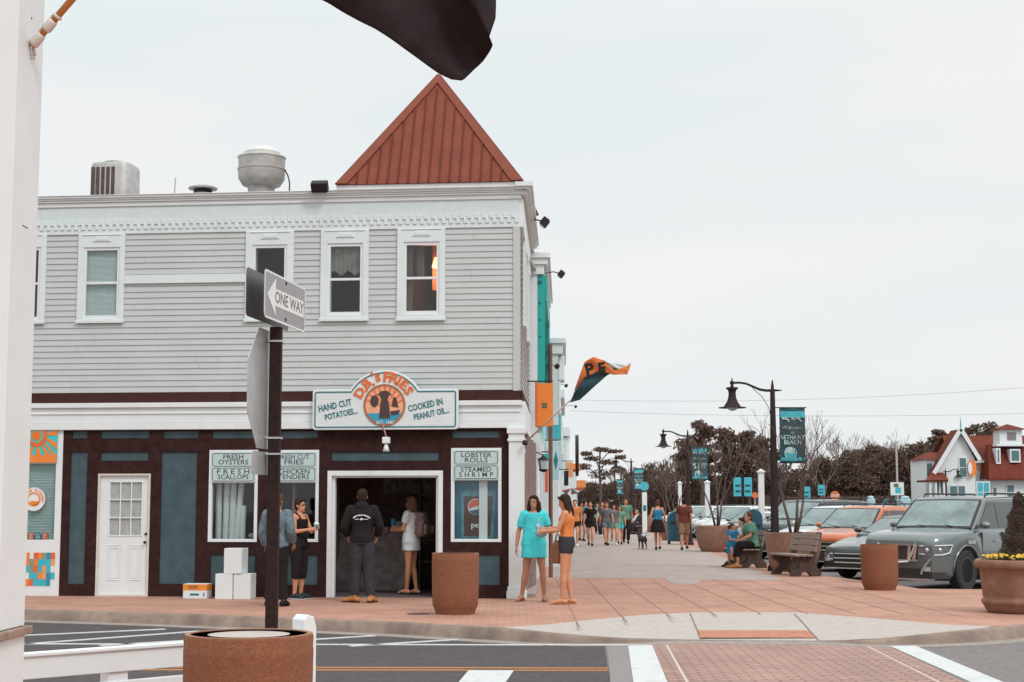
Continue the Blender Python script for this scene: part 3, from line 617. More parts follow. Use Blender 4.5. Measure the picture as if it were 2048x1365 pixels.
for k in range(4):
    c0, c1 = cs[k], cs[(k + 1) % 4]
    nrm = (c1 - c0).cross(A - c0).normalized(); nrm = -nrm if nrm.z < 0 else nrm; mid = (c0 + c1) / 2
    for c in (c0, c1):
        inn = (mid - c).normalized(); e = nrm * .03; wv = inn * .19
        m_.add([tuple(c + e), tuple(A + e), tuple(A + (mid - A).normalized() * .24 + e), tuple(c + wv + e), tuple(c), tuple(A), tuple(A + (mid - A).normalized() * .24), tuple(c + wv)], [(0, 1, 2, 3), (0, 3, 7, 4), (3, 2, 6, 7), (0, 4, 5, 1)])
    m_.add([tuple(A), tuple(A + (mid - A).normalized() * .24 + nrm * .03), tuple(A + (c0 - A).normalized() * .3 + nrm * .03), tuple(A + (c1 - A).normalized() * .3 + nrm * .03)], [(0, 2, 1), (0, 1, 3)])
m_.build('ridge_flashing', mat('flashing_red', (.21, .060, .038), .6, var=.05, spec=.15), roof)
m_ = MB(); m_.box(XL, XR - .2, .16, 6, Z_topl - .5, Z_topl - .45); m_.build('flat_roof', M_galv, bld)
m_ = MB(); m_.box(XL, XL + .1, .16, 6, 0, Z_topl - .45); m_.box(XL + .1, XR - .5, 5.9, 6, 0, Z_topl - .45); m_.build('rear_wall', M_siding, bld)
# ================================================================ ON AND ABOUT THE BUILDING
def at_roof(px, py, y): q = F(px, py, y); return q     # local facade coordinates
BM = MX.Translation(CB) @ MX.Rotation(-TH, 4, 'Z')
def bw_(x, y, z): return BM @ V((x, y, z))
# arched shop sign
sx0, sx1, sz0, sz1 = FR(626, 917, 779, 860, -.16)
scx = (sx0 + sx1) / 2; zsh = sz1; ztop = F(770, 741, -.16)[1]
arx = F(770, 760, -.16)[0]; half = (FX(838, 780, -.16) - FX(700, 780, -.16)) / 2
rad = ((half ** 2) + (ztop - zsh) ** 2) / (2 * (ztop - zsh)); acz = ztop - rad; a0 = math.asin((zsh - acz) / rad)
def sign_outline(inset):
    r = rad - inset; z1 = zsh - inset; aa = math.asin((z1 - acz) / r); p = rrect(sx0 + inset, sx1 - inset, sz0 + inset, z1, .05 if inset < .02 else .03, 4)
    arc = [(arx + r * cos(aa + (pi - 2 * aa) * k / 20), acz + r * sin(aa + (pi - 2 * aa) * k / 20)) for k in range(21)]
    return p[:4] + arc + p[4:]
sg = thing('shop_sign', 'white arched signboard with orange arc lettering and round painted emblem above the doorway', 'sign', bw_(scx, -.16, sz0), -TH)
def sm(): m = MB(); m.M = MX.Translation((-scx, .16, -sz0)); return m
m = sm(); m.prism(sign_outline(0), -.20, -.13); m.build('board', M_white, sg, bevel=.01)
m = sm(); strip(m, sign_outline(.045), .022, -.206, -.199, True); m.build('border', M_teal, sg)
m = sm(); z = sz0 + .08
while z < zsh - .06: m.box(sx0 + .07, sx1 - .07, -.2015, -.199, z, z + .004); z += .033
m.build('board_groove', mat('groove_grey', (.55, .58, .58), .7), sg)
ecx, ecz = F(769, 811, -.2); er = (FX(811, 811, -.2) - FX(727, 811, -.2)) / 2
m = sm()
ts = [("D", -63, .215), (".", -51, .24), ("B", -40, .215), (".", -28, .24), ("'", -22, .22), ("S", -14, .16), ("F", 4, .24), ("R", 19, .235), ("I", 31, .225), ("E", 43, .215), ("S", 59, .21)]
for ch, dg, sz in ts:
    a_ = R(90 - dg); r = er + .112 if ch not in ".'" else er + (.10 if ch == '.' else .15)
    text(m, ch, sz, onwall(ecx + r * cos(a_), -.206, ecz + r * sin(a_), a_ - pi / 2), .009, bold=.008, sx=1.15)
m.build('curved_lettering', mat('orange_letter', (.66, .15, .035), .5), sg)
for s_, px, py, sz, wd in (('HAND CUT', 670, 812, .15, .53), ('POTATOES...', 682, 829, .14, .66), ('COOKED IN', 851, 811, .15, .58), ('PEANUT OIL...', 863, 828, .14, .76)):
    m = sm(); q = F(px, py, -.2); text(m, s_, sz, onwall(q[0], -.204, q[1], R(12)), .003, sx=wd / (len(s_) * sz * .60), bold=.003); m.build('slanted_lettering', M_teal, sg)
m = sm(); m.prism(circle(ecx, ecz, er - .02, 40), -.206, -.199); em = m.build('emblem', mat('emblem_peach', (.78, .38, .22), .6, var=.1), sg)
m = sm(); annulus(m, ecx, ecz, er - .035, er, -.212, -.2062, 40); m.build('rope_rim', mat('rope_rim', (.36, .14, .07), .7, var=.4, scale=60), em)
m = sm()
for k in range(9):
    a_ = R(15 + k * 18.5); m.prism([(ecx, ecz - .05), (ecx + (er - .04) * cos(a_ - .06), ecz + (er - .04) * sin(a_ - .06)), (ecx + (er - .04) * cos(a_ + .06), ecz + (er - .04) * sin(a_ + .06))], -.2085, -.2062)
m.build('sun_rays', mat('emblem_orange', (.72, .16, .05), .6), em)
m = sm(); m.prism(circle(ecx, ecz, er - .04, 20, R(205), R(335)), -.211, -.2086); m.build('painted_sea', mat('emblem_blue', (.03, .28, .42), .6), em)
m = sm()                                               # dark painted silhouettes: a figure between sails
m.prism([(ecx - .09, ecz - .22), (ecx + .10, ecz - .22), (ecx + .08, ecz + .02), (ecx + .045, ecz + .12), (ecx - .05, ecz + .12), (ecx - .07, ecz)], -.214, -.2112)
m.prism(circle(ecx, ecz + .15, .075, 14, rz=.06), -.215, -.2112); m.prism([(ecx - .13, ecz + .17), (ecx + .13, ecz + .17), (ecx + .05, ecz + .24), (ecx - .05, ecz + .24)], -.2155, -.2112)
m.prism(circle(ecx - .17, ecz + .07, .07, 12, rz=.10), -.214, -.2112); m.prism([(ecx + .12, ecz - .02), (ecx + .24, ecz - .04), (ecx + .20, ecz + .12), (ecx + .15, ecz + .14)], -.214, -.2112)
m.prism([(ecx + .10, ecz - .10), (ecx + .27, ecz - .08), (ecx + .23, ecz - .16), (ecx + .12, ecz - .17)], -.214, -.2112)
m.build('painted_figures', mat('emblem_dark', (.06, .035, .035), .6), em)
m = sm(); q = F(771, 846, -.2); text(m, 'EST. 1987', .075, onwall(q[0], -.218, q[1]), .002, bold=.001); m.build('date_lettering', M_white, em)
# sign spot lamp under the board
q0 = F(768, 850, -.25); q1 = F(772, 880, -.55); q2 = F(772, 905, -.55)
lm = thing('sign_lamp', 'small white spotlight on a thin bent arm hanging under the arched sign', 'lamp', bw_(*(q1[0], -.5, q1[1])), -TH)
m = MB(); m.M = MX.Translation((-q1[0], .5, -q1[1])); m.tube([(q0[0], -.1, q0[1] - .12), (q0[0], -.32, q0[1] - .08), (q0[0], -.42, q0[1] + .02), (q1[0], -.52, q1[1] + .04)], .012, 8); m.build('arm', mat('tarnished_arm', (.35, .22, .16), .5), lm, smooth=True)
m = MB(); m.M = MX.Translation((-q1[0], .5, -q1[1])); m.box(q1[0] - .06, q1[0] + .06, -.58, -.47, q1[1] - .06, q1[1] + .045); m.build('junction_box', M_white, lm, bevel=.01)
m = MB(); m.M = MX.Translation((-q1[0], .5, -q1[1])); m.lathe([(.02, -.06), (.03, -.09), (.04, -.13), (.058, -.19), (.05, -.19), (.02, -.15)], 14, (q1[0], -.53, q1[1])); m.build('shade', M_white, lm, smooth=True)
# rooftop air conditioner
ax0, ax1 = FX(176, 350, 1.2), FX(256, 350, 1.2); az0, az1 = Z_topl - .45, F(230, 320, 1.2)[1]
ac = thing('air_conditioner', 'square grey air conditioning unit with vertical louvres on the flat roof', 'air conditioner', bw_((ax0 + ax1) / 2, 1.6, az0), -TH); H_ = az1 - az0; w2 = (ax1 - ax0) / 2
def rr4(w, d, r, z): return [(x, y, z) for x, y in rrect(-w, w, -d, d, r, 5)]
m = MB(); m.rings([rr4(w2, w2, .17, 0), rr4(w2, w2, .17, H_ - .08), rr4(w2 - .02, w2 - .02, .16, H_ - .03), rr4(w2 - .10, w2 - .10, .14, H_)]); m.build('casing', M_galv, ac, auto=True)
m = MB()
for i in range(5): x = -w2 + .05 + i * .095; m.box(x, x + .065, -w2 - .006, -w2 + .05, .1, H_ - .12)
m.build('louvre', M_dark, ac); m = MB(); m.box(w2 - .14, w2 - .02, -w2 - .01, -w2 + .02, H_ - .45 - .35, H_ - .45 - .25); m.build('label_plate', M_black, ac)
m = MB(); m.lathe([(w2 - .12, 0), (w2 - .12, .02), (.08, .05), (.0, .05)], 24, (0, 0, H_)); m.build('fan_grille', M_black, ac)
# exhaust fan
ex = thing('exhaust_fan', 'pale round kitchen exhaust fan with rolled bands standing on the roof edge', 'roof fan', (0, 0, 0), -TH)
e0 = FX(476, 335, 1.2); e1 = FX(571, 335, 1.2); ez = [F(523, y, 1.2)[1] for y in (376, 296)]; er2 = (e1 - e0) / 2; ex.location = bw_((e0 + e1) / 2, 1.2 + .0, ez[0]); hh = ez[1] - ez[0]
m = MB(); m.lathe([(er2 * .55, -.45), (er2 * .55, -.0), (er2 * .78, .04), (er2 * .95, hh * .22), (er2 * .96, hh * .42), (er2 * .99, hh * .43), (er2 * .99, hh * .46), (er2 * .95, hh * .47), (er2 * .96, hh * .72)], 32); m.build('drum', M_galv, ex, smooth=False, auto=True)
m = MB(); m.lathe([(er2 * .96, hh * .72), (er2 * 1.0, hh * .73), (er2 * 1.0, hh * .76), (er2 * .72, hh * .78), (er2 * .72, hh * .85), (er2 * .74, hh * .86), (er2 * .70, hh * .90), (er2 * .55, hh * .98), (er2 * .25, hh), (.01, hh)], 32); m.build('cap', mat('fan_cap', (.60, .60, .58), .5), ex, auto=True)
m = MB(); m.tube([(er2 * .97, 0, hh * .44), (er2 * 1.1, 0, hh * .3), (er2 * 1.18, 0, hh * .12), (er2 * 1.18, 0, -.1)], .012, 6); m.build('power_cable', M_black, ex, smooth=True)
vx = FX(406, 374, 1.2); vz = F(406, 371, 1.2)[1]; vt = thing('roof_vent', 'low mushroom-shaped roof vent between the air conditioner and the fan', 'roof vent', bw_(vx, 1.2, vz - .4), -TH)
m = MB(); m.lathe([(.16, 0), (.16, .32), (.26, .325), (.26, .35), (.12, .40), (.01, .405)], 24); m.build('hood', M_galv, vt, auto=True); m = MB(); m.lathe([(.165, .25), (.165, .32)], 20); m.build('dark_slot', M_black, vt)
m = MB(); q = F(348, 378, 1.0); q2_ = F(351, 356, 1.0); p0, p1 = bw_(q[0], 1.0, q[1] - .35), bw_(q2_[0], 1.0, q2_[1]); m.tube([tuple(p0), tuple(p1)], .012, 6)
tag(m.build('vent_rod', M_alu), 'thin leaning metal rod sticking up from the flat roof', 'rod')
# floodlights
def floodlight(loc, rz, label, tilt=35, s=1.0, arm=.35):
    t = thing('floodlight', label, 'floodlight', loc, rz, 'floodlights along the roof edge')
    m = MB(); m.tube([(0, 0, 0), (0, -arm * .6, .03), (0, -arm, .0)], .016 * s, 6); m.build('arm', M_black, t, smooth=True)
    m = MB(); m.M = MX.Translation((0, -arm, 0)) @ MX.Rotation(R(tilt), 4, 'X'); m.box(-.15 * s, .15 * s, -.13 * s, .03 * s, -.09 * s, .10 * s); m.build('housing', M_black, t, bevel=.02)
    m = MB(); m.M = MX.Translation((0, -arm, 0)) @ MX.Rotation(R(tilt), 4, 'X'); m.box(-.12 * s, .12 * s, -.1 * s, .0 * s, -.102 * s, -.091 * s); m.build('lens', mat('lens', (.55, .52, .48), .3), t)
    return t
q = F(641, 370, -.15); floodlight(bw_(q[0], .05, q[1] - .02), -TH, 'square black floodlight lying on the front parapet beside the roof pyramid', 35, .95, .22)
def stp(x, y, z): a = st(x, y); return V((a[0], a[1], z))
def st_at(px, py, Y):                                   # on the street row: given photo pixel and distance ahead
    return P(px, py, Y)
for px, py, Y, s, l in ((1078, 443, 28.6, .85, 'black floodlight on the side cornice of the grey corner building'), (1113, 547, 33.0, .75, 'black floodlight above the turquoise gable trim'), (1106, 732, 36.5, .62, 'black floodlight projecting in front of the white shop behind the turquoise one'),
                        (1126, 771, 46, .55, 'small black floodlight on the pale blue shopfront'), (1146, 813, 52, .5, 'smallest black floodlight at the far end of the shop row')):
    p = st_at(px, py, Y); floodlight(p + V((-.28, 0, 0)), R(90) - TS, l, 38, s, .35)
# ---------------------------------------------------------------- the other shops of the row
def shop(name, label, y0, y1, off, ztop, wallm, parts):
    r = thing(name, label, 'building', stp(off, y0, 0), -TS); L_ = y1 - y0
    m = MB(); m.box(-6, 0, 0, L_, 0, ztop - .35); m.build('wall', wallm, r); parts(r, L_, ztop); return r
M_tq = mat('turquoise_paint', (.015, .36, .33), .5, var=.05)
M_dpane = MATS['dark_pane']
def win_side(r, y, w, z0, z1, fm, x=0.0, name='window'):
    m = MB(); m.box(x - .02, x + .05, y, y + .09, z0, z1); m.box(x - .02, x + .05, y + w - .09, y + w, z0, z1); m.box(x - .02, x + .05, y + .091, y + w - .091, z0, z0 + .09); m.box(x - .02, x + .05, y + .091, y + w - .091, z1 - .09, z1)
    f = m.build(name, fm, r); m = MB(); m.box(x - .02, x + .02, y + .09, y + w - .09, z0 + .09, z1 - .09); m.build('pane', M_dpane, f); return f
def shop2(r, L, zt):
    m = MB(); m.box(-6, .14, -.05, L, zt - .45, zt - .25); m.box(-6, .22, -.1, L, zt - .249, zt - .12); m.box(-6, .27, -.15, L + .02, zt - .119, zt); m.build('cornice', M_white, r, bevel=.01)
    m = MB()                                            # turquoise bargeboard with drilled holes, stepping down, seen edge-on
    pts = [(0.1, zt - .46), (L - .3, zt - .46), (L - .3, zt - 3.0), (L - .9, zt - 3.0), (L - 1.0, zt - 2.3), (L - 2.0, zt - 2.2), (L - 2.2, zt - 1.6), (L - 3.2, zt - 1.5), (L - 3.5, zt - 1.1), (.1, zt - 1.0)]
    m.add([(.10, y, z) for y, z in pts] + [(.20, y, z) for y, z in pts], [tuple(range(len(pts))), tuple(range(2 * len(pts) - 1, len(pts) - 1, -1))] + [(i, (i + 1) % len(pts), (i + 1) % len(pts) + len(pts), i + len(pts)) for i in range(len(pts))])
    b = m.build('bargeboard', M_tq, r)
    m = MB()
    m.box(-.3, .16, .02, .09, zt - 3.6, zt - .46); m.build('turquoise_panel', M_tq, r)
    for z, s in ((zt - .62, .05), (zt - 1.05, .03), (zt - 1.4, .025), (zt - 1.75, .025)):
        m = MB(); m.prism(circle(.05, z, s, 12), .015, .021); m.build('rosette', mat('turquoise_dark', (.01, .12, .12), .6), r)
    for k, (y, z, s) in enumerate(((L - 3.9, zt - 1.1, .10), (L - 3.0, zt - 1.5, .11), (L - 2.2, zt - 1.9, .12))):
        m = MB(); m.M = MX.Translation((.205, y, z)) @ MX.Rotation(pi / 2, 4, 'Z'); m.prism(circle(0, 0, s, 14), -.012, .0); m.build('round_hole', MATS['turquoise_dark'], r)
    for y in (.8, 2.4, 4.6): win_side(r, y, 1.0, zt - 3.5, zt - 1.6, M_white)
    for y in (.15, 1.95, 3.8, 6.3): m = MB(); m.box(0, .10, y, y + .18, 2.9, zt - 1.2); m.build('pilaster', mat('pale_turquoise', (.35, .62, .62), .6), r)
    m = MB(); m.box(0, .06, 0, L, 2.5, 3.0); m.build('fascia', M_white, r)
    for y in (.3, 2.9, 5.0): win_side(r, y, 1.5, .6, 2.4, M_white, name='shop_window')
shop('turquoise_shop', 'white two storey shop with turquoise cut-out gable trim next to the grey corner building', 6.05, 13.2, .16, 6.75, M_white2, shop2)
def shop3(r, L, zt):
    m = MB(); m.box(-6, .12, -.06, L, zt - .4, zt - .14); m.box(-6, .2, -.12, L + .03, zt - .139, zt); m.build('cornice', M_white, r, bevel=.01)
    m = MB(); m.box(.0, .16, .3, 1.2, zt - 1.05, zt - .42); m.box(.0, .06, .3, 1.0, zt - 1.9, zt - 1.06); m.build('bracket', M_white2, r, bevel=.03)
    for y in (1.4, 3.2): win_side(r, y, 1.1, zt - 2.4, zt - .9, mat('blue_frame', (.05, .42, .48), .6))
    m = MB(); m.box(-.28, .04, -.03, -.002, 3.2, 3.55); m.build('fascia_panel', MATS['blue_frame'], r)
    for y in (.3, 2.6): win_side(r, y, 1.6, .6, 2.4, M_white, name='shop_window')
shop('white_shop', 'plain white shop with a bracketed cornice behind the turquoise one', 13.3, 19.3, .56, 5.75, mat('white_clapboard', (.62, .66, .66), .6), shop3)
def shop4(r, L, zt):
    m = MB(); m.box(-6, .1, -.05, L, zt - .25, zt); m.build('cornice', M_white2, r, bevel=.01)
    for z in (3.3, 2.5): m = MB(); m.box(-.35, -.05, -.03, -.002, z, z + .5); m.build('blue_panel', mat('blue_grey_paint', (.12, .42, .50), .6), r)
    for y in (.5, 3.0, 5.5): win_side(r, y, 1.6, .6, 2.4, M_white, name='shop_window'); win_side(r, y, 1.2, 3.0, 4.0, M_white)
shop('pale_blue_shop', 'narrow pale blue and white shopfront in the middle of the row', 19.4, 28.5, .62, 4.9, mat('pale_blue_wall', (.48, .62, .63), .6), shop4)
def shop5(r, L, zt):
    m = MB(); m.rings([[(.10 * cos(a) + .0, .12 * sin(a) + .2, z) for a in [2 * pi * k / 14 for k in range(14)]] for z in (0, .3, zt - .7, zt - .3)]); m.build('porch_post', M_white, r)
    m = MB(); m.box(-4, .12, -.1, L, zt - .3, zt); m.build('cornice', M_white, r)
    m = MB(); m.M = MX.Translation((.32, 2.4, zt - .9)) @ MX.Rotation(pi / 2, 4, 'Z'); m.prism(circle(0, 0, .75, 24), -.12, 0); m.build('round_sign', M_black, r)
    for y in (1, 4, 7): win_side(r, y, 1.8, .6, 2.4, M_white, name='shop_window')
shop('white_porch_shop', 'white single storey shop with a big round black sign, far along the row', 28.6, 40, .78, 4.25, M_white2, shop5)
def shop6(r, L, zt):
    m = MB(); m.box(-4, .15, -.05, L, zt - .25, zt); m.build('cornice', M_orange, r)
    m = MB(); m.box(-.1, .4, .5, L - 3, 2.3, 2.6); m.build('awning', mat('orange_awning', (.70, .25, .08), .7), r)
    for y in (1, 5, 9): win_side(r, y, 2.2, .6, 2.1, M_white, name='shop_window')
shop('orange_trim_shop', 'low shop with orange trim at the far end of the row', 40.2, 62, 1.2, 3.3, M_white2, shop6)
shop('far_shop', 'last low grey shop of the row beyond the orange trimmed one', 62.3, 95, 1.0, 3.4, M_siding, shop4)
# hanging signs, all facing the camera across the pavement
def hang_sign(name, label, px0, px1, py0, py1, Y, m_board, t=.06, arm=True):
    a, b = P(px0, (py0 + py1) / 2, Y), P(px1, (py0 + py1) / 2, Y); z0, z1 = P(px0, py1, Y).z, P(px0, py0, Y).z; w = b.x - a.x
    r = thing(name, label, 'sign', ((a.x + b.x) / 2, Y, z0)); m = MB(); m.box(-w / 2, w / 2, -t / 2, t / 2, 0, z1 - z0); m.build('panel', m_board, r, bevel=.006)
    if arm: m = MB(); m.tube([(-w / 2 - .35, 0, z1 - z0 + .04), (w / 2, 0, z1 - z0 + .04)], .015, 6); m.build('arm', M_black, r)
    return r, w, z1 - z0
hs, w, h = hang_sign('hanging_sign', 'tall plain orange hanging sign with a small dark square in its middle', 1072, 1106, 767, 853, 30.5, M_orange)
m = MB(); m.box(-.05, .05, -.036, -.031, h * .42, h * .54); m.build('square_mark', mat('olive_mark', (.12, .12, .06), .6), hs); m = MB(); m.box(-w / 2 - .02, -w / 2 + .03, -.045, .045, -.02, h + .02); m.build('edge_trim', mat('coral_trim', (.62, .13, .08), .6), hs)
hs, w, h = hang_sign('hanging_sign', 'pale blue hanging sign with a dark teal lozenge below the orange sign', 1105, 1118, 884, 960, 38, mat('pale_blue_sign', (.40, .58, .62), .6)); m = MB(); m.prism([(0, h * .25), (w * .35, h * .5), (0, h * .75), (-w * .35, h * .5)], -.036, -.031); m.build('lozenge', M_teal, hs)
hs, w, h = hang_sign('hanging_sign', 'small turquoise hanging sign beside the lantern', 1084, 1098, 908, 926, 33, M_tq)
hs, w, h = hang_sign('hanging_sign', 'peach square sign high on the far end of the row', 1131, 1146, 925, 955, 48, mat('peach_sign', (.66, .30, .14), .6))
hs, w, h = hang_sign('hanging_sign', 'narrow red-orange banner sign hanging by the brown drainpipe', 1090, 1096, 942, 985, 34, mat('vermilion_sign', (.62, .12, .05), .6), arm=False)
hs, w, h = hang_sign('hanging_sign', 'black speaker-shaped box sign on the wall of the white shop', 1128, 1137, 942, 972, 42, M_black)
m = MB(); a = P(1101, 870, 33.4); m.tube([(a.x, a.y, 0), (a.x, a.y, 5.0)], .045, 8); tag(m.build('drainpipe', mat('brown_pipe', (.17, .07, .05), .6)), 'brown vertical drainpipe between the corner building and the turquoise shop', 'drainpipe')
p = P(1087, 925, 31); ln = thing('wall_lantern', 'small glazed wall lantern beside the column of the corner building', 'lantern', p)
m = MB(); m.lathe([(.02, .13), (.12, .05), (.13, .04)], 6); m.lathe([(.10, -.14), (.07, -.18), (.01, -.2)], 6); m.build('lantern_cap', M_black, ln); m = MB(); m.lathe([(.085, -.14), (.11, .04)], 6); m.build('lantern_glass', mat('lantern_pane', (.40, .55, .55), .2), ln)
m = MB(); m.tube([(0, 0, .13), (-.12, 0, .2), (-.3, 0, .15)], .012, 6); m.build('bracket', M_black, ln)
# bunting / small parasol
p = P(1142, 985, 40); pr = thing('bunting_fan', 'white and red pleated fan hanging over the pavement behind the two women', 'bunting', p)
for k in range(8):
    m = MB(); a0, a1 = pi * k / 8, pi * (k + 1) / 8; m.prism([(0, .1), (-.26 * cos(a0), .1 - .16 * sin(a0)), (-.26 * cos(a1), .1 - .16 * sin(a1))], -.01 - .01 * (k % 2), .01); m.build('pleat', (M_white, mat('red_cloth', (.5, .06, .05), .8), M_teal)[k % 3], pr)
# OPEN flag and its pole
fA, fB = P(1050, 886, 25.6), P(1137, 804, 25.0)
fp = thing('open_flag', 'orange and dark teal OPEN flag blowing from a slanted pole on the corner', 'flag', fA)
m = MB(); e = (fB - fA); m.tube([(0, 0, 0), tuple(e * 1.02)], [.016, .012], 8); m.build('pole', mat('beige_pole', (.50, .34, .26), .5), fp, smooth=True)
m = MB(); m.ell((0, 0, 0), (.05, .05, .05), 10, 6); m.build('bracket', M_black, fp)
def ribbon(bot, top, nx, bulge, seed):                 # cloth between two photographed edges
    r1 = random.Random(seed); rows = []
    def ev(l, t):
        u = t * (len(l) - 1); i = min(int(u), len(l) - 2); f = u - i; f = f * f * (3 - 2 * f) * .4 + f * .6; return V(l[i]).lerp(V(l[i + 1]), f)
    for i in range(nx + 1):
        t = i / nx; a, b = ev(bot, t), ev(top, t); rows.append([a.lerp(b, j / 8) + V((0, bulge * sin(t * 11 + j * .55) * sin(pi * j / 8 * .8 + .3), 0)) for j in range(9)])
    return rows
yb_ = 25.0
bot = [P(1139, 806, yb_), P(1160, 800, yb_), P(1190, 772, yb_), P(1213, 752, yb_ + .05), P(1232, 742, yb_ + .1), P(1254, 748, yb_ + .12)]
mid = [P(1147, 790, yb_), P(1166, 757, yb_ - .1), P(1190, 746, yb_ - .12), P(1218, 734, yb_ - .05), P(1237, 738, yb_), P(1258, 740, yb_ + .1)]
top = [P(1150, 778, yb_), P(1169, 724, yb_ - .15), P(1187, 714, yb_ - .2), P(1210, 722, yb_ - .1), P(1236, 728, yb_), P(1262, 726, yb_ + .1)]
def cloth(rows, name, m_, parent, loc, th=.004):
    nxr = len(rows); nj = len(rows[0]); mb = MB(); mb.add([tuple(q - loc) for r in rows for q in r], [(i * nj + j, i * nj + j + 1, (i + 1) * nj + j + 1, (i + 1) * nj + j) for i in range(nxr - 1) for j in range(nj - 1)])
    o = mb.build(name, m_, parent, smooth=True); so_ = o.modifiers.new('s', 'SOLIDIFY'); so_.thickness = th; return o
cloth(ribbon(bot, mid, 24, .05, 1), 'lower_field', mat('dark_teal_cloth', (.018, .06, .075), .85), fp, fA)
cloth(ribbon(mid[:4], top[:4], 16, .03, 2), 'orange_field', mat('orange_cloth', (.62, .17, .04), .85), fp, fA)
cloth(ribbon(mid[3:], top[3:], 10, .02, 3), 'white_tip', mat('white_cloth', (.62, .68, .68), .85), fp, fA)
cloth(ribbon([P(1210, 745, yb_ - .2), P(1228, 750, yb_ - .2), P(1250, 749, yb_ - .1), P(1254, 750, yb_ - .1)], [P(1212, 728, yb_ - .2), P(1230, 741, yb_ - .22), P(1248, 735, yb_ - .1), P(1262, 728, yb_ - .1)], 12, .01, 4), 'orange_border', MATS['orange_cloth'], fp, fA)
m = MB()
for ch, px, py, rot, sz in (('P', 1179, 741, 12, .27), ('E', 1203, 737, 5, .22)):
    q = P(px, py, yb_ - .36) - fA; m = MB(); text(m, ch, sz, MX.Translation(q) @ MX.Rotation(pi / 2, 4, 'X') @ MX.Rotation(R(rot), 4, 'Z'), .002, bold=.012); m.build('lettering', M_blackcloth, fp)
# ================================================================ FOREGROUND, LEFT
YP = 5.2
XC_ = P(-5, 1262, YP).x; DP = .285
pc = thing('porch_post', 'white boxed porch post standing close to the camera on the left', 'post', (XC_, YP, 0))
zt0 = P(40, 1262, YP + .15).z; xr_ = 0.0; xl_ = -.30
m = MB(); m.box(xl_, xr_, 0, DP, zt0 + .008, 4.0); m.build('shaft', M_white, pc, bevel=.003)
m = MB(); m.box(xl_ - .03, xr_ + .022, -.03, DP + .03, zt0 - .022, zt0 + .006); m.build('rail_cap', M_wood, pc, bevel=.004)
m = MB(); m.box(xl_ + .002, xr_ + .003, .002, DP - .002, 0, zt0 - .024); m.build('lower_shaft', M_white, pc, bevel=.003)
def SPt(px, py, off=0.0):
    d = ray(px, py); Y = (XC_ + off) * d.y / d.x; return P(px, py, Y)
q = SPt(50, 454); m = MB(); m.box(-.001, .001, q.y - YP - .03, q.y - YP + .03, q.z - .0015, q.z + .0015); m.build('nail_scar', M_black, pc)
q = SPt(63, 37); m = MB(); m.ell((.001, q.y - YP, q.z), (.002, .006, .004), 8, 5); m.build('nail_head', M_wood, pc)
# black flag on its pole
YB = SPt(62, 100).y
b0, b1 = P(64, 92, YB - .02), P(120, 22, YB - .07); dirp = (b1 - b0).normalized(); dirp = (V((dirp.x, -.22, dirp.z))).normalized()
bk = thing('black_flag', 'large black cloth flag hanging from an orange wooden pole on the porch post', 'flag', b0)
m = MB(); m.tube([(0, 0, 0), tuple(dirp * 2.05)], .0125, 12); m.build('pole', mat('orange_wood_pole', (.55, .20, .05), .4, var=.1), bk, smooth=True)
m = MB(); M_brk = mat('aged_bracket', (.60, .56, .50), .5)
def rel(px, py, Y=0): return P(px, py, YB) - b0
m.tube([rel(61, 116, YP - .01), rel(56, 100, YP - .01), rel(55, 82, YP - .01)], .006, 8); m.tube([rel(69, 112, YP - .01), rel(67, 98, YP - .02), rel(70, 84, YP - .01)], .006, 8); m.tube([rel(55, 82), rel(70, 84)], .007, 8); m.tube([rel(58, 112), rel(69, 117)], .007, 8)
m.build('wall_plate', M_brk, bk, smooth=True)
for k, (t0, t1) in enumerate(((.005, .055), (.075, .12), (.135, .145))):
    m = MB(); c0, c1 = dirp * t0, dirp * t1; m.tube([tuple(c0), tuple(c0.lerp(c1, .2)), tuple(c0.lerp(c1, .8)), tuple(c1)], [.017, .019, .018, .016], 12); m.build('socket_ring', M_brk, bk, smooth=True)
m = MB(); m.tube([tuple(dirp * .02 + V((-.015, 0, .004))), tuple(dirp * .14 + V((-.016, 0, .004)))], .005, 8); m.build('socket_spine', M_brk, bk)
Yf = YP - .1
lower = [P(260, -205, Yf), P(420, -110, Yf - .02), P(600, -20, Yf - .04), P(655, 4, Yf), P(700, 30, Yf + .03), P(750, 62, Yf), P(810, 106, Yf - .05), P(870, 145, Yf - .03), P(903, 163, Yf)]
right_e = [P(903, 163, Yf), P(925, 161, Yf - .02), P(948, 135, Yf + .02), P(967, 118, Yf + .03), P(981, 102, Yf), P(986, 96, Yf), P(979, 80, Yf - .04), P(984, 60, Yf - .02), P(990, 35, Yf), P(991, 0, Yf + .03), P(990, -120, Yf + .05), P(1010, -420, Yf)]
def evl(l, t):
    u = t * (len(l) - 1); i = min(int(u), len(l) - 2); return V(l[i]).lerp(V(l[i + 1]), u - i)
ht = [b0 + dirp * .42, b0 + dirp * 1.95]; nu, nv = 60, 48; rows = []
for i in range(nu + 1):
    u = i / nu; row = []
    for j in range(nv + 1):
        v = j / nv; hl = ht[0].lerp(ht[1], v); lo = evl(lower, u); ri = evl(right_e, v); tp_ = ht[1].lerp(V(right_e[-1]), u)
        c = (lo * (1 - v) + tp_ * v) + (hl * (1 - u) + ri * u) - ((ht[0] * (1 - u) + V(right_e[0]) * u) * (1 - v) + (ht[1] * (1 - u) + V(right_e[-1]) * u) * v)
        if i == 0: c = hl
        c = c + V((0, .05 * sin(6 * u + 9 * v) * u + .025 * sin(16 * (u + .4 * v)) * u * (1 - .5 * v), 0)); row.append(c)
    rows.append(row)
cloth(rows, 'cloth', M_blackcloth, bk, b0, .002)
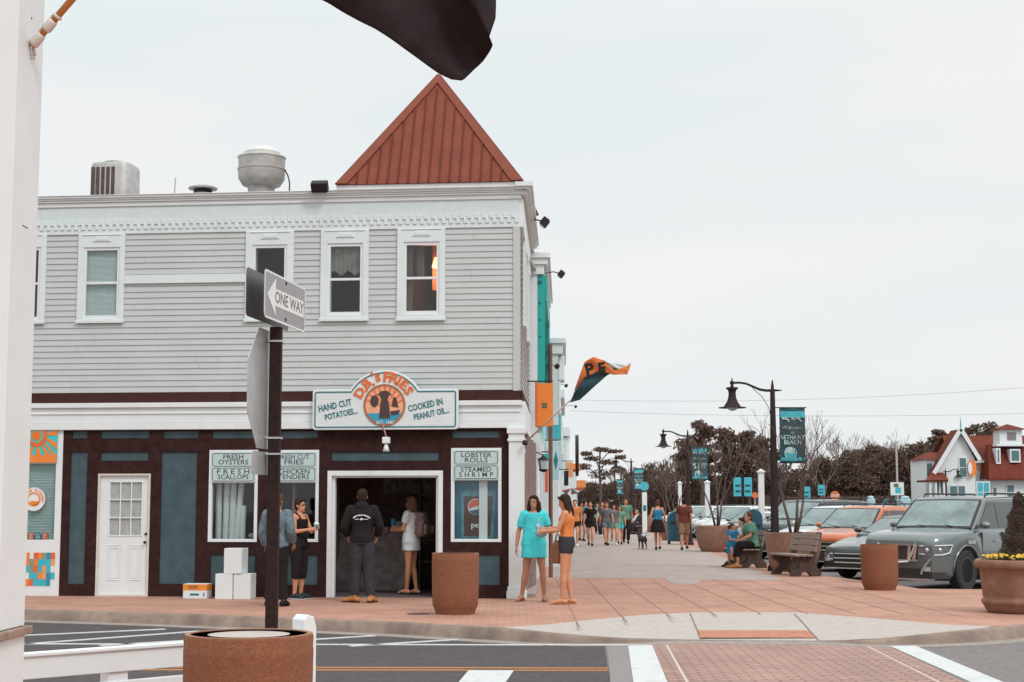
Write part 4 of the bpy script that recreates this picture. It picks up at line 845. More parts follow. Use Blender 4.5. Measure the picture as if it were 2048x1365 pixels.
# white plank railing behind the near bin
def railp(px, py): return None
rw = thing('railing', 'white painted board railing with an angled end post behind the near planter bin', 'railing', (0, 0, 0))
Ra, Rb = V((-3.2, 7.75, 0)), V((-1.18, 9.62, 0))
zr = .755
a = P(50, 1297, 8.2); Ra = V((P(40, 1290, 8.2).x - .0, 8.2, 0)); Rb = V((P(612, 1250, 9.5).x, 9.5, 0)); dv = (Rb - Ra).normalized(); Ra = Ra - dv * 1.2; rw.location = Ra; LR = (Rb - Ra).length; rw.rotation_euler = (0, 0, atan2(dv.y, dv.x))
m = MB(); m.box(0, LR, -.02, .025, zr - .135, zr - .02); m.box(0, LR, -.035, .05, zr - .019, zr); m.build('top_rail', M_white, rw, bevel=.004)
m = MB(); m.box(0, LR, -.018, .022, zr - .40, zr - .185); m.build('lower_rail', M_white, rw, bevel=.004)
for xx in (.1, 1.72): m = MB(); m.box(xx, xx + .12, -.005, .085, 0, zr - .02 if xx < 1 else zr - .03); m.build('post', M_white, rw, bevel=.004)
m = MB(); m.prism([(LR - .06, 0), (LR + .035, 0), (LR + .035, zr + .04), (LR + .015, zr + .10), (LR - .03, zr + .115), (LR - .06, zr + .085)], -.06, .06); m.build('end_post', M_white, rw, bevel=.006)
# sign post
psx = P(547, 1012, 9.9).x
pp = thing('sign_post', 'dark square steel post carrying the traffic signs beside the near planter bin', 'post', (psx, 9.9, 0))
m = MB(); m.box(-.037, .037, -.037, .037, 0, P(551, 655, 9.9).z); m.build('shaft', mat('dark_bronze_post', (.030, .018, .018), .7, var=.2, scale=30, spec=.08), pp, bevel=.006)
for py in (683, 876, 908):
    m = MB(); z = P(551, py, 9.9).z; m.box(-.045, .045, -.043, .043, z - .008, z + .004); m.tube([(-.08, 0, z), (-.037, 0, z)], .012, 8); m.build('band_clamp', M_alu, pp)
def sgn_m(ox, rot): return MX.Translation((ox, 0, 0)) @ MX.Rotation(rot, 4, 'Z')
angS = atan2(10.35 - 9.45, 1.52 - 1.39)
def one_way(label, ox, front, cz):
    t = thing('one_way_sign', label, 'road sign', (psx + ox, 9.9, cz), angS if front else angS + pi, 'one way signs on the dark post')
    m = MB(); m.prism(rrect(-.457, .457, -.152, .152, .035), -.0015, .0015); m.build('plate', M_alu if not front else mat('sign_black', (.17, .17, .175), .4), t)
    m = MB(); m.prism(rrect(-.447, .447, -.142, .142, .03), -.0032, -.0017); m.build('face', mat('sign_grey', (.27, .27, .275), .45, var=.05), t)
    m = MB(); strip(m, rrect(-.449, .449, -.144, .144, .03), .012, -.0036, -.0012, True); m.build('edge_line', M_white, t)
    m = MB(); m.prism([(-.40, 0), (-.22, .12), (-.235, .055), (.41, .055), (.41, -.055), (-.235, -.055), (-.22, -.12)], -.0052, -.0034); m.build('arrow', M_white, t)
    m = MB(); text(m, 'ONE WAY', .105, onwall(.08, -.0058, 0), .0005, sx=1.32, bold=.001); m.build('lettering', mat('sign_ink', (.10, .10, .105), .5), t)
    for z in (-.115, .12): m = MB(); m.M = MX.Rotation(pi / 2, 4, 'X'); m.lathe([(.012, .0), (.012, .007), (.004, .009)], 8, (0, z, .0)); m.build('bolt', M_black, t)
    return t
# the front sign's face looks towards +x: local -y of a frame turned by angS
cz_ = (P(566, 554, 9.9).z + P(566, 655, 9.9).z) / 2
t1 = one_way('white arrow ONE WAY sign with its lettered face to the camera', .055, True, cz_)
t2 = one_way('one way sign seen from its dark back, left of the lettered one', -.055, False, cz_ + .01)
o = [x for x in COL.objects if x.parent == t2 and x.name.startswith('plate')][0]; o.data.materials[0] = mat('dark_sign_back', (.10, .095, .098), .35, .6, var=.25, scale=3)
ss = thing('stop_sign', 'tall octagonal road sign seen nearly edge-on with its pale metal back, on the dark post', 'road sign', (psx - .062, 9.86, (P(540, 655, 9.9).z + P(540, 905, 9.9).z) / 2), R(83) + pi)
m = MB(); r8 = .381 / cos(pi / 8); m.prism([(r8 * cos(pi / 8 + k * pi / 4), r8 * sin(pi / 8 + k * pi / 4)) for k in range(8)], -.002, .002); m.build('plate', M_alu, ss)
m = MB(); m.prism([((r8 - .01) * cos(pi / 8 + k * pi / 4), (r8 - .01) * sin(pi / 8 + k * pi / 4)) for k in range(8)], -.004, -.0022); m.build('red_face', mat('stop_red', (.45, .02, .02), .5), ss)
m = MB(); text(m, 'STOP', .25, onwall(0, -.0045, 0), .0005, bold=.006); m.build('lettering', M_white, ss)
al = thing('sign_plate', 'small oblong plate under the octagonal sign, turned edge-on', 'road sign', (psx - .062, 9.86, (P(540, 905, 9.9).z + P(540, 950, 9.9).z) / 2), R(80) + pi)
m = MB(); m.prism(rrect(-.225, .225, -.073, .073, .02), -.002, .002); m.build('plate', M_alu, al)
# ---------------------------------------------------------------- round aggregate litter bins
def agg_bin(label, loc, r=.335, h=.83, rz=0, sand=False):
    t = thing('litter_bin', label, 'litter bin', loc, rz, 'round brown aggregate litter bins')
    m = MB(); m.lathe([(.01, 0), (r * .82, 0), (r * .84, .03), (r * .93, .10), (r * .965, .13), (r * .985, .30), (r, h - .09), (r, h - .075), (r * .992, h - .07), (r * 1.0, h - .01), (r * .985, h), (r * .90, h), (r * .88, h - .02), (r * .86, h - .28), (.01, h - .28)], 48)
    m.build('concrete_shell', M_agg, t, auto=True)
    m = MB(); m.lathe([(r * .985, h - .001), (r * .985, h + .004), (r * .90, h + .004), (r * .90, h - .001)], 48); m.build('rim', M_aggtop, t)
    m = MB()
    if sand: m.lathe([(r * .80, h - .06), (r * .80, h - .02), (r * .77, h - .005), (r * .60, h + .0), (.01, h + .01)], 40); m.build('lid', mat('pale_lid', (.44, .39, .35), .5, var=.06), t, smooth=True)
    else: m.lathe([(r * .80, h - .25), (r * .78, h - .06), (r * .5, h - .05), (.01, h - .04)], 32); m.build('liner', M_dark, t, smooth=True)
    return t
nb = P(502.5, 1012, 8.2); agg_bin('large rusty brown aggregate bin with a pale lid, nearest to the camera', (nb.x, 8.2, 0), h=.855, sand=True)
g = G(909, 1231); agg_bin('round brown aggregate bin in front of the shop doorway', (g.x, g.y + .3, 0), h=.85)
g = G(1768, 1182); agg_bin('round brown aggregate bin in front of the grey car', (g.x, g.y + .3, 0), h=.82)
# cartons
def carton(label, px0, px1, py, w, d, h, rz, m_, group=None, z=0, y=None, extra=None):
    g = G((px0 + px1) / 2, py); t = thing('carton', label, 'box', (g.x, (g.y if y is None else y) + d / 2, z), rz, group)
    m = MB(); m.box(-w / 2, w / 2, -d / 2, d / 2, 0, h); m.build('box_body', m_, t, bevel=.004)
    if extra: extra(t, w, d, h)
    else:
        m = MB(); m.box(-w / 2 - .001, w / 2 + .001, -.03, .03, h * .7, h + .0025); m.build('tape', mat('tape', (.60, .62, .60), .3), t)
    return t
M_cart = mat('white_carton', (.68, .72, .72), .7, var=.03)
gw = 'white cartons stacked by the window'
carton('left one of the two lower white cartons under the oyster window', 432, 466, 1199, .285, .34, .41, R(-6), M_cart, gw)
carton('right one of the two lower white cartons under the oyster window', 468, 503, 1199, .285, .34, .41, R(-6), M_cart, gw)
carton('white carton balanced on top of the two lower ones', 448, 486, 1199, .30, .34, .41, R(-8), M_cart, gw, z=.415, y=G(467, 1199).y)
def fr(t, w, d, h):
    m = MB(); m.box(-w / 2 - .002, w / 2 + .002, -d / 2 - .002, d / 2 + .002, h * .56, h * .98); m.build('orange_print', mat('orange_print', (.72, .24, .03), .6), t)
    m = MB(); text(m, 'FRIES', .07, onwall(-.03, -d / 2 - .004, h * .78), .0005, bold=.003); m.build('lettering', mat('brown_print', (.35, .12, .03), .6), t)
    m = MB(); m.box(-.08, .07, -d / 2 - .003, -d / 2 - .001, h * .22, h * .36); m.box(.14, .16, -d / 2 - .003, -d / 2 - .001, h * .15, h * .42); m.build('blue_print', M_teal, t)
carton('low orange and white printed carton on the bricks beside the white ones', 366, 416, 1198, .40, .30, .24, R(-5), M_cart, extra=fr)
# things in the shop windows
a, b, z0, z1 = TWL[0]
def cupstack(i, x, lean, h):
    p = bw_(x, .22, z0 + .02); t = MB(); t.M = MX.Rotation(-TH, 4, 'Z') @ MX.Rotation(lean, 4, 'Y')
    z = 0; prof = []
    while z < h: prof += [(.052, z), (.055, z + .022), (.049, z + .024)]; z += .026
    t.lathe(prof, 16); o = t.build('cup_stack', mat('foam_white', (.66, .70, .69), .6)); o.location = p; tag(o, ['leftmost', 'second', 'third', 'fourth and leaning', 'fifth, much shorter'][i] + ' tall stack of white foam cups in the oyster window', 'cup stack', 'stacks of foam cups'); return o
for i, (x, ln_, h) in enumerate(((a + .085, .0, .96), (a + .205, .02, .96), (a + .315, .03, .97), (a + .395, .09, .97), (a + .50, .02, .55))): cupstack(i, x, ln_, h)
p = bw_(b - .12, .25, z0 + .03); m = MB(); m.ell((0, 0, .05), (.09, .06, .05), 12, 7); o = m.build('paper_bag', mat('crumpled_bag', (.30, .38, .36), .6, var=.3, scale=20)); o.location = p; tag(o, 'crumpled plastic bag beside the short cup stack in the oyster window', 'bag')
a, b, z0, z1 = TWL[2]; zs2 = FZ(962, 600)
vm = thing('drinks_poster', 'blue poster of a brimming cola glass with a round logo in the lobster window', 'poster', bw_((a + b) / 2, .12, z0 + .02), -TH); w = b - a - .07; h = zs2 - z0 - .03
m = MB(); m.box(-w / 2, w / 2, -.004, .02, 0, h); m.build('backing', mat('poster_blue', (.012, .15, .24), .5, var=.2, scale=4), vm)
m = MB(); m.prism([(-w * .36, .03), (w * .36, .03), (w * .42, h * .78), (w * .40, h * .84), (-w * .34, h * .84), (-w * .37, h * .78)], -.008, -.0042); m.build('painted_cup', mat('poster_cup', (.08, .25, .31), .5, var=.3, scale=14), vm)
m = MB(); m.prism([(-w * .30, .05), (w * .30, .05), (w * .36, h * .74), (-w * .31, h * .74)], -.010, -.0082); m.build('painted_cola', mat('poster_cola', (.085, .035, .025), .4, var=.3, scale=18), vm)
ccx, ccz = -w * .03, h * .56; m = MB(); m.prism(circle(ccx, ccz, .125, 24, R(20), R(196)), -.0145, -.0105); lg = m.build('logo_red', mat('logo_red', (.60, .10, .05), .4), vm)
m = MB(); m.prism(circle(ccx, ccz - .008, .122, 24, R(208), R(350)), -.0145, -.0105); m.build('logo_blue', mat('logo_blue', (.01, .08, .16), .4), vm)
m = MB(); m.prism(circle(ccx, ccz, .135, 28), -.0125, -.0102); m.build('logo_white', M_white, vm)
m = MB(); text(m, 'pepsi', .13, onwall(.03, -.012, h * .245), .001, bold=.002); m.build('lettering', M_white, vm)
m = MB(); m.box(w * .05, w * .24, -.06, -.03, 0, h); m.build('white_strip', M_white, vm)
# ================================================================ STREET LAMPS WITH BANNERS
M_post = mat('bronze_pole', (.040, .028, .028), .7, var=.1, spec=.12)
M_ban = mat('banner_teal', (.018, .085, .105), .7, var=.05); M_cyan = mat('banner_cyan', (.06, .42, .50), .7, var=.15, scale=8); M_banw = mat('banner_pale', (.45, .60, .60), .7, var=.2, scale=20)
def street_lamp(label, loc, rz=0, full=True):
    t = thing('street_lamp', label, 'street lamp', loc, rz, 'street lamps with bell shaped heads along the walk')
    m = MB(); m.lathe([(.19, 0), (.19, .10), (.15, .14), (.14, .5), (.11, .56), (.095, 1.2), (.075, 3.2), (.058, 4.12), (.058, 4.22), (.04, 4.24), (.035, 4.36), (.012, 4.5)], 14); m.build('pole', M_post, t, auto=True)
    m = MB(); m.tube([(.22, 0, 4.25), (0, 0, 4.25), (-.14, 0, 4.245), (-.30, 0, 4.27), (-.46, 0, 4.34), (-.62, 0, 4.41), (-.78, 0, 4.435), (-.95, 0, 4.43)], [.012, .034, .032, .03, .028, .026, .026, .026], 8); m.ell((-.96, 0, 4.43), (.055, .055, .055), 10, 6); m.tube([(-.96, 0, 4.47), (-.96, 0, 4.56)], [.02, .006], 6)
    m.build('arm', M_post, t, smooth=True)
    m = MB(); m.tube([(-.03, 0, 3.55), (-.10, 0, 3.85), (-.25, 0, 4.1), (-.42, 0, 4.25), (-.50, 0, 4.35)], .008, 6); m.build('brace', M_post, t, smooth=True)
    c = (-.96, 0, 0); m = MB(); m.lathe([(.03, 4.39), (.045, 4.33), (.14, 4.32), (.14, 4.275), (.10, 4.26), (.085, 4.18), (.095, 4.08), (.13, 3.98), (.19, 3.89), (.20, 3.865), (.33, 3.845), (.33, 3.83), (.16, 3.835)][::-1], 20, c); m.build('lamp_head', M_post, t, auto=True)
    m = MB(); m.lathe([(.01, 3.76), (.08, 3.78), (.14, 3.83), (.15, 3.84)], 16, c); m.build('lens', mat('lamp_lens', (.40, .46, .46), .3), t, smooth=True)
    m = MB(); m.tube([(.03, 0, 3.84), (.80, 0, 3.84)], .013, 6); m.tube([(.03, 0, 2.53), (.79, 0, 2.53)], .013, 6); m.build('banner_bracket', M_post, t)
    m = MB(); n = 10
    m.rings([[(.15 + .61 * i / n, .012 * sin(i * .9) + s, z) for i, s in [(i, -.004) for i in range(n + 1)] + [(i, .004) for i in range(n, -1, -1)]] for z in (2.54, 3.83)]); b = m.build('banner', M_ban, t)
    fy = -.022
    m = MB(); m.box(.16, .75, fy, fy + .004, 3.60, 3.75); b1 = m.build('painted_sky', M_cyan, b)
    rr = random.Random(3); m = MB()
    for i in range(14): x = .20 + rr.random() * .5; z = 3.50 + rr.random() * .08; m.box(x, x + .035, fy - .002, fy + .003, z, z + .02 + rr.random() * .05)
    m.build('painted_skyline', M_banw, b)
    if full:
        m = MB(); text(m, 'Welcome', .13, onwall(.455, fy, 3.36), .001, sx=.95); text(m, 'to', .10, onwall(.455, fy, 3.25), .001); text(m, 'BETHANY', .14, onwall(.455, fy, 3.13), .001, bold=.003, sx=.92); text(m, 'BEACH', .14, onwall(.455, fy, 3.01), .001, bold=.003, sx=.95); m.build('lettering', M_banw, b)
    m = MB(); m.prism(circle(.40, 2.76, .15, 20), fy, fy + .004); e = m.build('round_emblem', M_banw, b); m = MB(); m.prism(circle(.40, 2.75, .12, 16, pi * .95, 2 * pi), fy - .004, fy - .001); m.build('emblem_wave', M_cyan, e)
    m = MB(); m.box(.17, .75, fy, fy + .004, 2.58, 2.66); m.build('painted_waves', M_cyan, b)
    return t
def gx(px, Y): return P(px, 1012, Y).x
lamp0 = street_lamp('nearest street lamp, its teal welcome banner above the planter with the bench', (gx(1549, 36.8), 36.8, 0))
reg(lamp0)
for px, D, l in ((1377, 61, 'second nearest street lamp, head just above the walking couple'), (1263, 97, 'third street lamp along the walk, in front of the dark trees'), (1230, 137, 'farthest street lamp of the walk, beyond the crowd')):
    copy_tree(lamp0, loc=(gx(px, D), D, 0), label=l)
copy_tree(lamp0, loc=(gx(1893, 118), 118, -.15), rz=pi, label='street lamp in front of the white red-roofed house')
# parking lot banners on thin posts
for px, D, y0, y1, sides, l in ((1486, 105, 955, 993, (-1, 1), 'thin post with a pair of bright blue banners in the car park'), (1605, 120, 974, 1000, (1,), 'thin post with a single blue banner left of the orange octagonal sign'), (1634, 118, 970, 991, (1,), 'thin post with a blue banner nearest to the orange octagonal sign'), (1290, 110, 960, 975, (-1,), 'thin post with a small blue banner behind the crowd')):
    t = thing('banner_post', l, 'banner post', (gx(px, D), D, 0), 0, 'blue banners in the car park'); zt = P(px, y0, D).z; zb = P(px, y1, D).z
    m = MB(); m.tube([(0, 0, 0), (0, 0, zt + .2)], .05, 6); m.build('post', M_post, t)
    for s in sides: m = MB(); m.box(min(s * .1, s * .62), max(s * .1, s * .62), -.02, .02, zb, zt); b = m.build('banner', M_cyan, t); m = MB(); [m.box(min(s * .15, s * .5), max(s * .15, s * .5), -.03, -.021, zb + (zt - zb) * f, zb + (zt - zb) * (f + .12)) for f in (.2, .5)]; m.build('banner_print', M_ban, b)
# ================================================================ PLANTERS, TREES
M_plant = mat('planter_concrete', (.30, .165, .115), .85, var=.13, scale=12, bump=.3, col2=(.25, .13, .085)); M_soil = mat('soil', (.05, .032, .024), .95)
M_bark = mat('twig_brown', (.105, .068, .055), .85, var=.2, scale=20)
def planter(label, loc, r, h):
    t = thing('planter', label, 'planter', loc, 0, 'round brown concrete planters along the walk')
    m = MB(); m.lathe([(.01, 0), (r * .72, 0), (r * .76, .04), (r * .86, h * .22), (r * .96, h * .6), (r, h - .06), (r, h - .01), (r * .985, h), (r * .9, h), (r * .88, h - .1), (.01, h - .1)], 40); m.build('bowl', M_plant, t, auto=True)
    m = MB(); m.lathe([(r * .885, h - .09), (r * .6, h - .06), (.01, h - .04)], 24); m.build('soil', M_soil, t, smooth=True); return t
def branches(mb, p, d, L, r, depth, rr, up=.25, spread=.6, n=2, min_r=.006):
    q = p; pts = [p]; dd = d.normalized()
    for k in range(3):
        dd = (dd + V((rr.uniform(-.14, .14), rr.uniform(-.14, .14), rr.uniform(-.04, .12)))).normalized(); q = q + dd * L / 3; pts.append(q)
    mb.tube([tuple(a) for a in pts], [max(min_r, r * (1 - .12 * k)) for k in range(4)], 5 if depth > 2 else 3)
    if depth == 0: return
    for k in range(n + (rr.random() < .45)):
        a = rr.uniform(0, 2 * pi); s = rr.uniform(.5, 1) * spread; nd = (dd + V((cos(a) * s, sin(a) * s, up * rr.uniform(0, 1)))).normalized()
        st_ = pts[-1] if k < n else pts[2]
        branches(mb, st_, nd, L * rr.uniform(.62, .85), r * .62, depth - 1, rr, up, spread, n, min_r)
def bare_tree(name, label, loc, h, stems, seed, group, depth=5, m_=None, min_r=.006, spread=.55):
    t = thing(name, label, 'tree', loc, 0, group); rr = random.Random(seed); L0 = h * .27
    tr = MB(); cr = MB()
    for k in range(stems):
        a = 2 * pi * k / stems + rr.random(); d = V((cos(a) * .28, sin(a) * .28, 1)) if stems > 1 else V((.03, .02, 1)); p = V((cos(a) * .07, sin(a) * .07, 0)) if stems > 1 else V((0, 0, 0))
        e = p + d.normalized() * L0; tr.tube([tuple(p), tuple(p.lerp(e, .5) + V((.02, 0, 0))), tuple(e)], [h * .013, h * .011, h * .0095], 7)
        for j in range(2 + (stems == 1)): a2 = rr.random() * 6.3; branches(cr, e, (d.normalized() + V((cos(a2) * .4, sin(a2) * .4, .2))), L0 * .85, h * .0075, depth - 1, rr, .3, spread, 2, min_r)
    tr.build('trunk', m_ or M_bark, t, smooth=True); cr.build('crown', m_ or M_bark, t); return t
PL = [(1585, 36.6, .66, .90, 'planter behind the empty bench, under the nearest street lamp'), (1437, 52.2, .80, .86, 'planter left of the man in green, second from the camera'), (1347, 69, .66, .85, 'planter between the couple and their shadow, third from the camera'), (1302, 90, .7, .85, 'fourth planter from the camera, beside the walking woman'), (1282, 108, .7, .85, 'fifth and farthest planter of the walk')]
PL[2] = PL[2][:4] + ('planter seen between the walking woman and man, third from the camera',)
for px, D, r, h, l in PL: planter(l, (gx(px, D), D, 0), r, h)
gt = 'bare multi-stemmed trees in the planters'
tr1 = bare_tree('bare_tree', 'bare multi-stemmed tree in the planter behind the empty bench', (gx(1586, 36.6), 36.6, .82), 3.1, 3, 11, gt, 5, min_r=.0038)
tr2 = bare_tree('bare_tree', 'bare multi-stemmed tree in the planter left of the man in green', (gx(1434, 52.2), 52.2, .8), 3.3, 3, 23, gt, 5, min_r=.007)
bare_tree('bare_tree', 'bare tree in the planter seen between the walking couple', (gx(1349, 69), 69, .8), 3.2, 3, 5, gt, 4, min_r=.01)
bare_tree('bare_tree', 'small bare tree behind the standing crowd', (gx(1264, 92), 92, 0), 3.8, 2, 6, gt, 4, min_r=.012)
# big rimmed planter with clipped cone
g = G(2032, 1231); g.x = gx(2038, g.y + .6); bp = thing('rimmed_planter', 'large brown planter with a rolled rim at the right edge of the photo', 'planter', (g.x, g.y + .6, 0))
m = MB(); m.lathe([(.01, 0), (.47, 0), (.50, .03), (.53, .09), (.545, .12), (.56, .13), (.565, .16), (.56, .19), (.535, .20), (.545, .24), (.565, .45), (.575, .60), (.60, .62), (.64, .64), (.655, .68), (.65, .73), (.62, .755), (.56, .75), (.54, .70), (.01, .70)], 48); m.build('bowl', mat('rimmed_concrete', (.25, .125, .082), .8, var=.12, scale=10, bump=.25, col2=(.21, .10, .065)), bp, smooth=True)
m = MB(); m.lathe([(.545, .70), (.3, .73), (.01, .74)], 30); m.build('soil', M_soil, bp, smooth=True)
def leaves(mb, pts_fn, n, s, rr, nmat=1):
    for _ in range(n):
        c = V(pts_fn()); a = V((rr.gauss(0, 1), rr.gauss(0, 1), rr.gauss(0, 1))).normalized(); b = a.orthogonal().normalized(); b = MX.Rotation(rr.random() * 6.28, 3, a) @ b; e = a.cross(b); k = s * rr.uniform(.6, 1.3)
        mb.mi = rr.randrange(nmat); mb.add([tuple(c - b * k), tuple(c + e * k * .5), tuple(c + b * k), tuple(c - e * k * .5)], [(0, 1, 2, 3)])
M_ev = [mat('needle_dark', (.115, .080, .064), .9, var=.3, spec=.15), mat('needle_mid', (.150, .105, .082), .9, var=.3, spec=.15), mat('needle_brown', (.20, .128, .10), .9, var=.3, spec=.15)]
def translucent(m, f=.35):
    t = m.node_tree; p = t.nodes['Principled BSDF']; o = t.nodes['Material Output']; tl = nn(t, 'ShaderNodeBsdfTranslucent'); mx_ = nn(t, 'ShaderNodeMixShader'); mx_.inputs[0].default_value = f
    c = p.inputs['Base Color']
    if c.is_linked: t.links.new(c.links[0].from_socket, tl.inputs[0])
    t.links.new(p.outputs[0], mx_.inputs[1]); t.links.new(tl.outputs[0], mx_.inputs[2]); t.links.new(mx_.outputs[0], o.inputs[0])
for m_ in M_ev: translucent(m_)
cone = thing('clipped_evergreen', 'dark cone-shaped clipped evergreen standing in the rimmed planter', 'shrub', (g.x, g.y + .6, .72)); rr = random.Random(4)
m = MB()
def conep():
    u = rr.random() ** 1.4; z = u * .98; r = (.31 * (1 - u) ** .8 + .012) * rr.uniform(.62, 1.05) + .02 * sin(z * 23); a = rr.random() * 6.283; return (r * cos(a), r * sin(a), z + .02)
leaves(m, conep, 13000, .014, rr, 2); m.build('foliage', M_ev[:2], cone); m = MB(); m.lathe([(.03, -.03), (.20, .05), (.15, .35), (.08, .65), (.01, .92)], 14); m.build('inner_stems', M_ev[0], cone)
fl = thing('pansies', 'yellow pansies round the foot of the clipped evergreen', 'flowers', (g.x, g.y + .6, .73)); m = MB(); m2 = MB()
for k in range(70):
    a = rr.random() * 6.283; r = rr.uniform(.33, .52); z = rr.uniform(.03, .10); m.M = MX.Translation((r * cos(a), r * sin(a), z)) @ MX.Rotation(rr.uniform(.3, 1.2), 4, 'X') @ MX.Rotation(rr.random() * 6, 4, 'Z')
    for j in range(5): m.add([(0, 0, .004), (.024 * cos(j * 1.257 - .5), .024 * sin(j * 1.257 - .5), .008), (.030 * cos(j * 1.257), .030 * sin(j * 1.257), .006), (.024 * cos(j * 1.257 + .5), .024 * sin(j * 1.257 + .5), .008)], [(0, 1, 2, 3)])
def flp(): a = rr.random() * 6.283; r = rr.uniform(.28, .54); return (r * cos(a), r * sin(a), rr.uniform(-.02, .06))
m.M = MX.Identity(4); leaves(m2, flp, 900, .018, rr); tag(m.build('blossoms', mat('yellow_petal', (.72, .45, .03), .6), fl), kind='stuff'); m2.build('leaf_mat', mat('dull_green', (.045, .055, .022), .8), fl)
# ---------------------------------------------------------------- benches
M_slat = mat('bench_slat', (.27, .20, .165), .75, var=.2, scale=25)
M_leg = mat('bench_leg_stone', (.075, .045, .035), .85, var=.2)
def bench(label, loc, rz):
    t = thing('bench', label, 'bench', loc, rz, 'slatted benches along the walk'); Lh = .74
    for i in range(3): m = MB(); m.box(-Lh, Lh, -.44 + i * .15, -.31 + i * .15, .43, .47); m.build('seat_slat', M_slat, t, bevel=.006)
    for i in range(3): m = MB(); m.M = MX.Translation((0, .045, .53)) @ MX.Rotation(R(-14), 4, 'X'); m.box(-Lh, Lh, -.02, .02, i * .135, i * .135 + .12); m.build('back_slat', M_slat, t, bevel=.006)
    for s in (-.55, .55):
        m = MB(); m.M = MX.Rotation(pi / 2, 4, 'Z'); pr = [(-.46, 0), (-.28, 0), (-.22, .10), (-.08, .10), (.0, 0), (.20, 0), (.21, .09), (.07, .24), (.07, .40), (.12, .52), (.24, .93), (.17, .94), (.04, .56), (-.02, .428), (-.44, .428), (-.45, .37), (-.28, .27), (-.27, .2), (-.44, .09)]
        m.add([(y, -s - .06, z) for y, z in pr] + [(y, -s + .06, z) for y, z in pr], [tuple(range(len(pr))), tuple(range(2 * len(pr) - 1, len(pr) - 1, -1))] + [(i, (i + 1) % len(pr), (i + 1) % len(pr) + len(pr), i + len(pr)) for i in range(len(pr))]); m.build('leg', M_leg, t, bevel=.008)
    return t
g1 = G(1606, 1154); bench('empty slatted bench with thick dark legs beside the planter', (g1.x + .1, g1.y + .75, 0), R(-78))
BSY = 39.0; BSX = gx(1498, BSY); bench('slatted bench under the man in green and the seated child', (BSX, BSY, 0), R(-78))
bench('far bench with two seated people behind the dog', (gx(1283, 84), 84, 0), R(-85))
# ================================================================ CARS
M_tyre = mat('tyre', (.025, .022, .022), .85); M_rim = mat('alloy', (.42, .43, .43), .3, .8, var=.05); M_carglass = mat('car_glass', (.045, .055, .055), .06, .0, var=.15, scale=1.2, spec=1.0); M_wscreen = mat('windscreen_glass', (.17, .235, .23), .10, .35, var=.3, scale=1.5, spec=.9)  # windscreen base colour is paled to stand in for reflected sky
M_chrome = mat('chrome', (.62, .64, .64), .2, .9, var=0); M_plast = mat('black_plastic', (.028, .026, .027), .6, var=.1); M_lampc = mat('headlamp', (.58, .62, .62), .12, .4, var=.12, scale=5); M_seam = mat('seam_dark', (.02, .02, .02), .7)
def paint(n, c, metal=.35): return mat('car_paint_' + n, c, .20, metal, var=.02, coat=.7, spec=.6)
def ip(l, x):
    if x <= l[0][0]: return l[0][1]
    for (a, b), (c, d) in zip(l, l[1:]):
        if x <= c:
            t = (x - a) / (c - a); t = t * t * (3 - 2 * t) * .5 + t * .5; return b + (d - b) * t
    return l[-1][1]
SPEC = {'suv': dict(L=5.1, W=2.0, H=1.88, nose=.98, hood0=1.12, hood1=1.22, cowl=1.35, rf=2.05, rr=.40, rb=.06, deck=1.20, wr=.74, tyre=.41, rail=1, wb=.90, tail=1.15),
        'sedan': dict(L=4.8, W=1.84, H=1.46, nose=.66, hood0=.78, hood1=.97, cowl=1.25, rf=2.05, rr=1.50, rb=.72, deck=1.02, wr=.66, tyre=.33, rail=0, wb=.90, tail=.98),
        'cross': dict(L=4.6, W=1.86, H=1.68, nose=.82, hood0=.96, hood1=1.08, cowl=1.12, rf=1.85, rr=.75, rb=.20, deck=1.08, wr=.70, tyre=.35, rail=1, wb=.90, tail=1.05)}
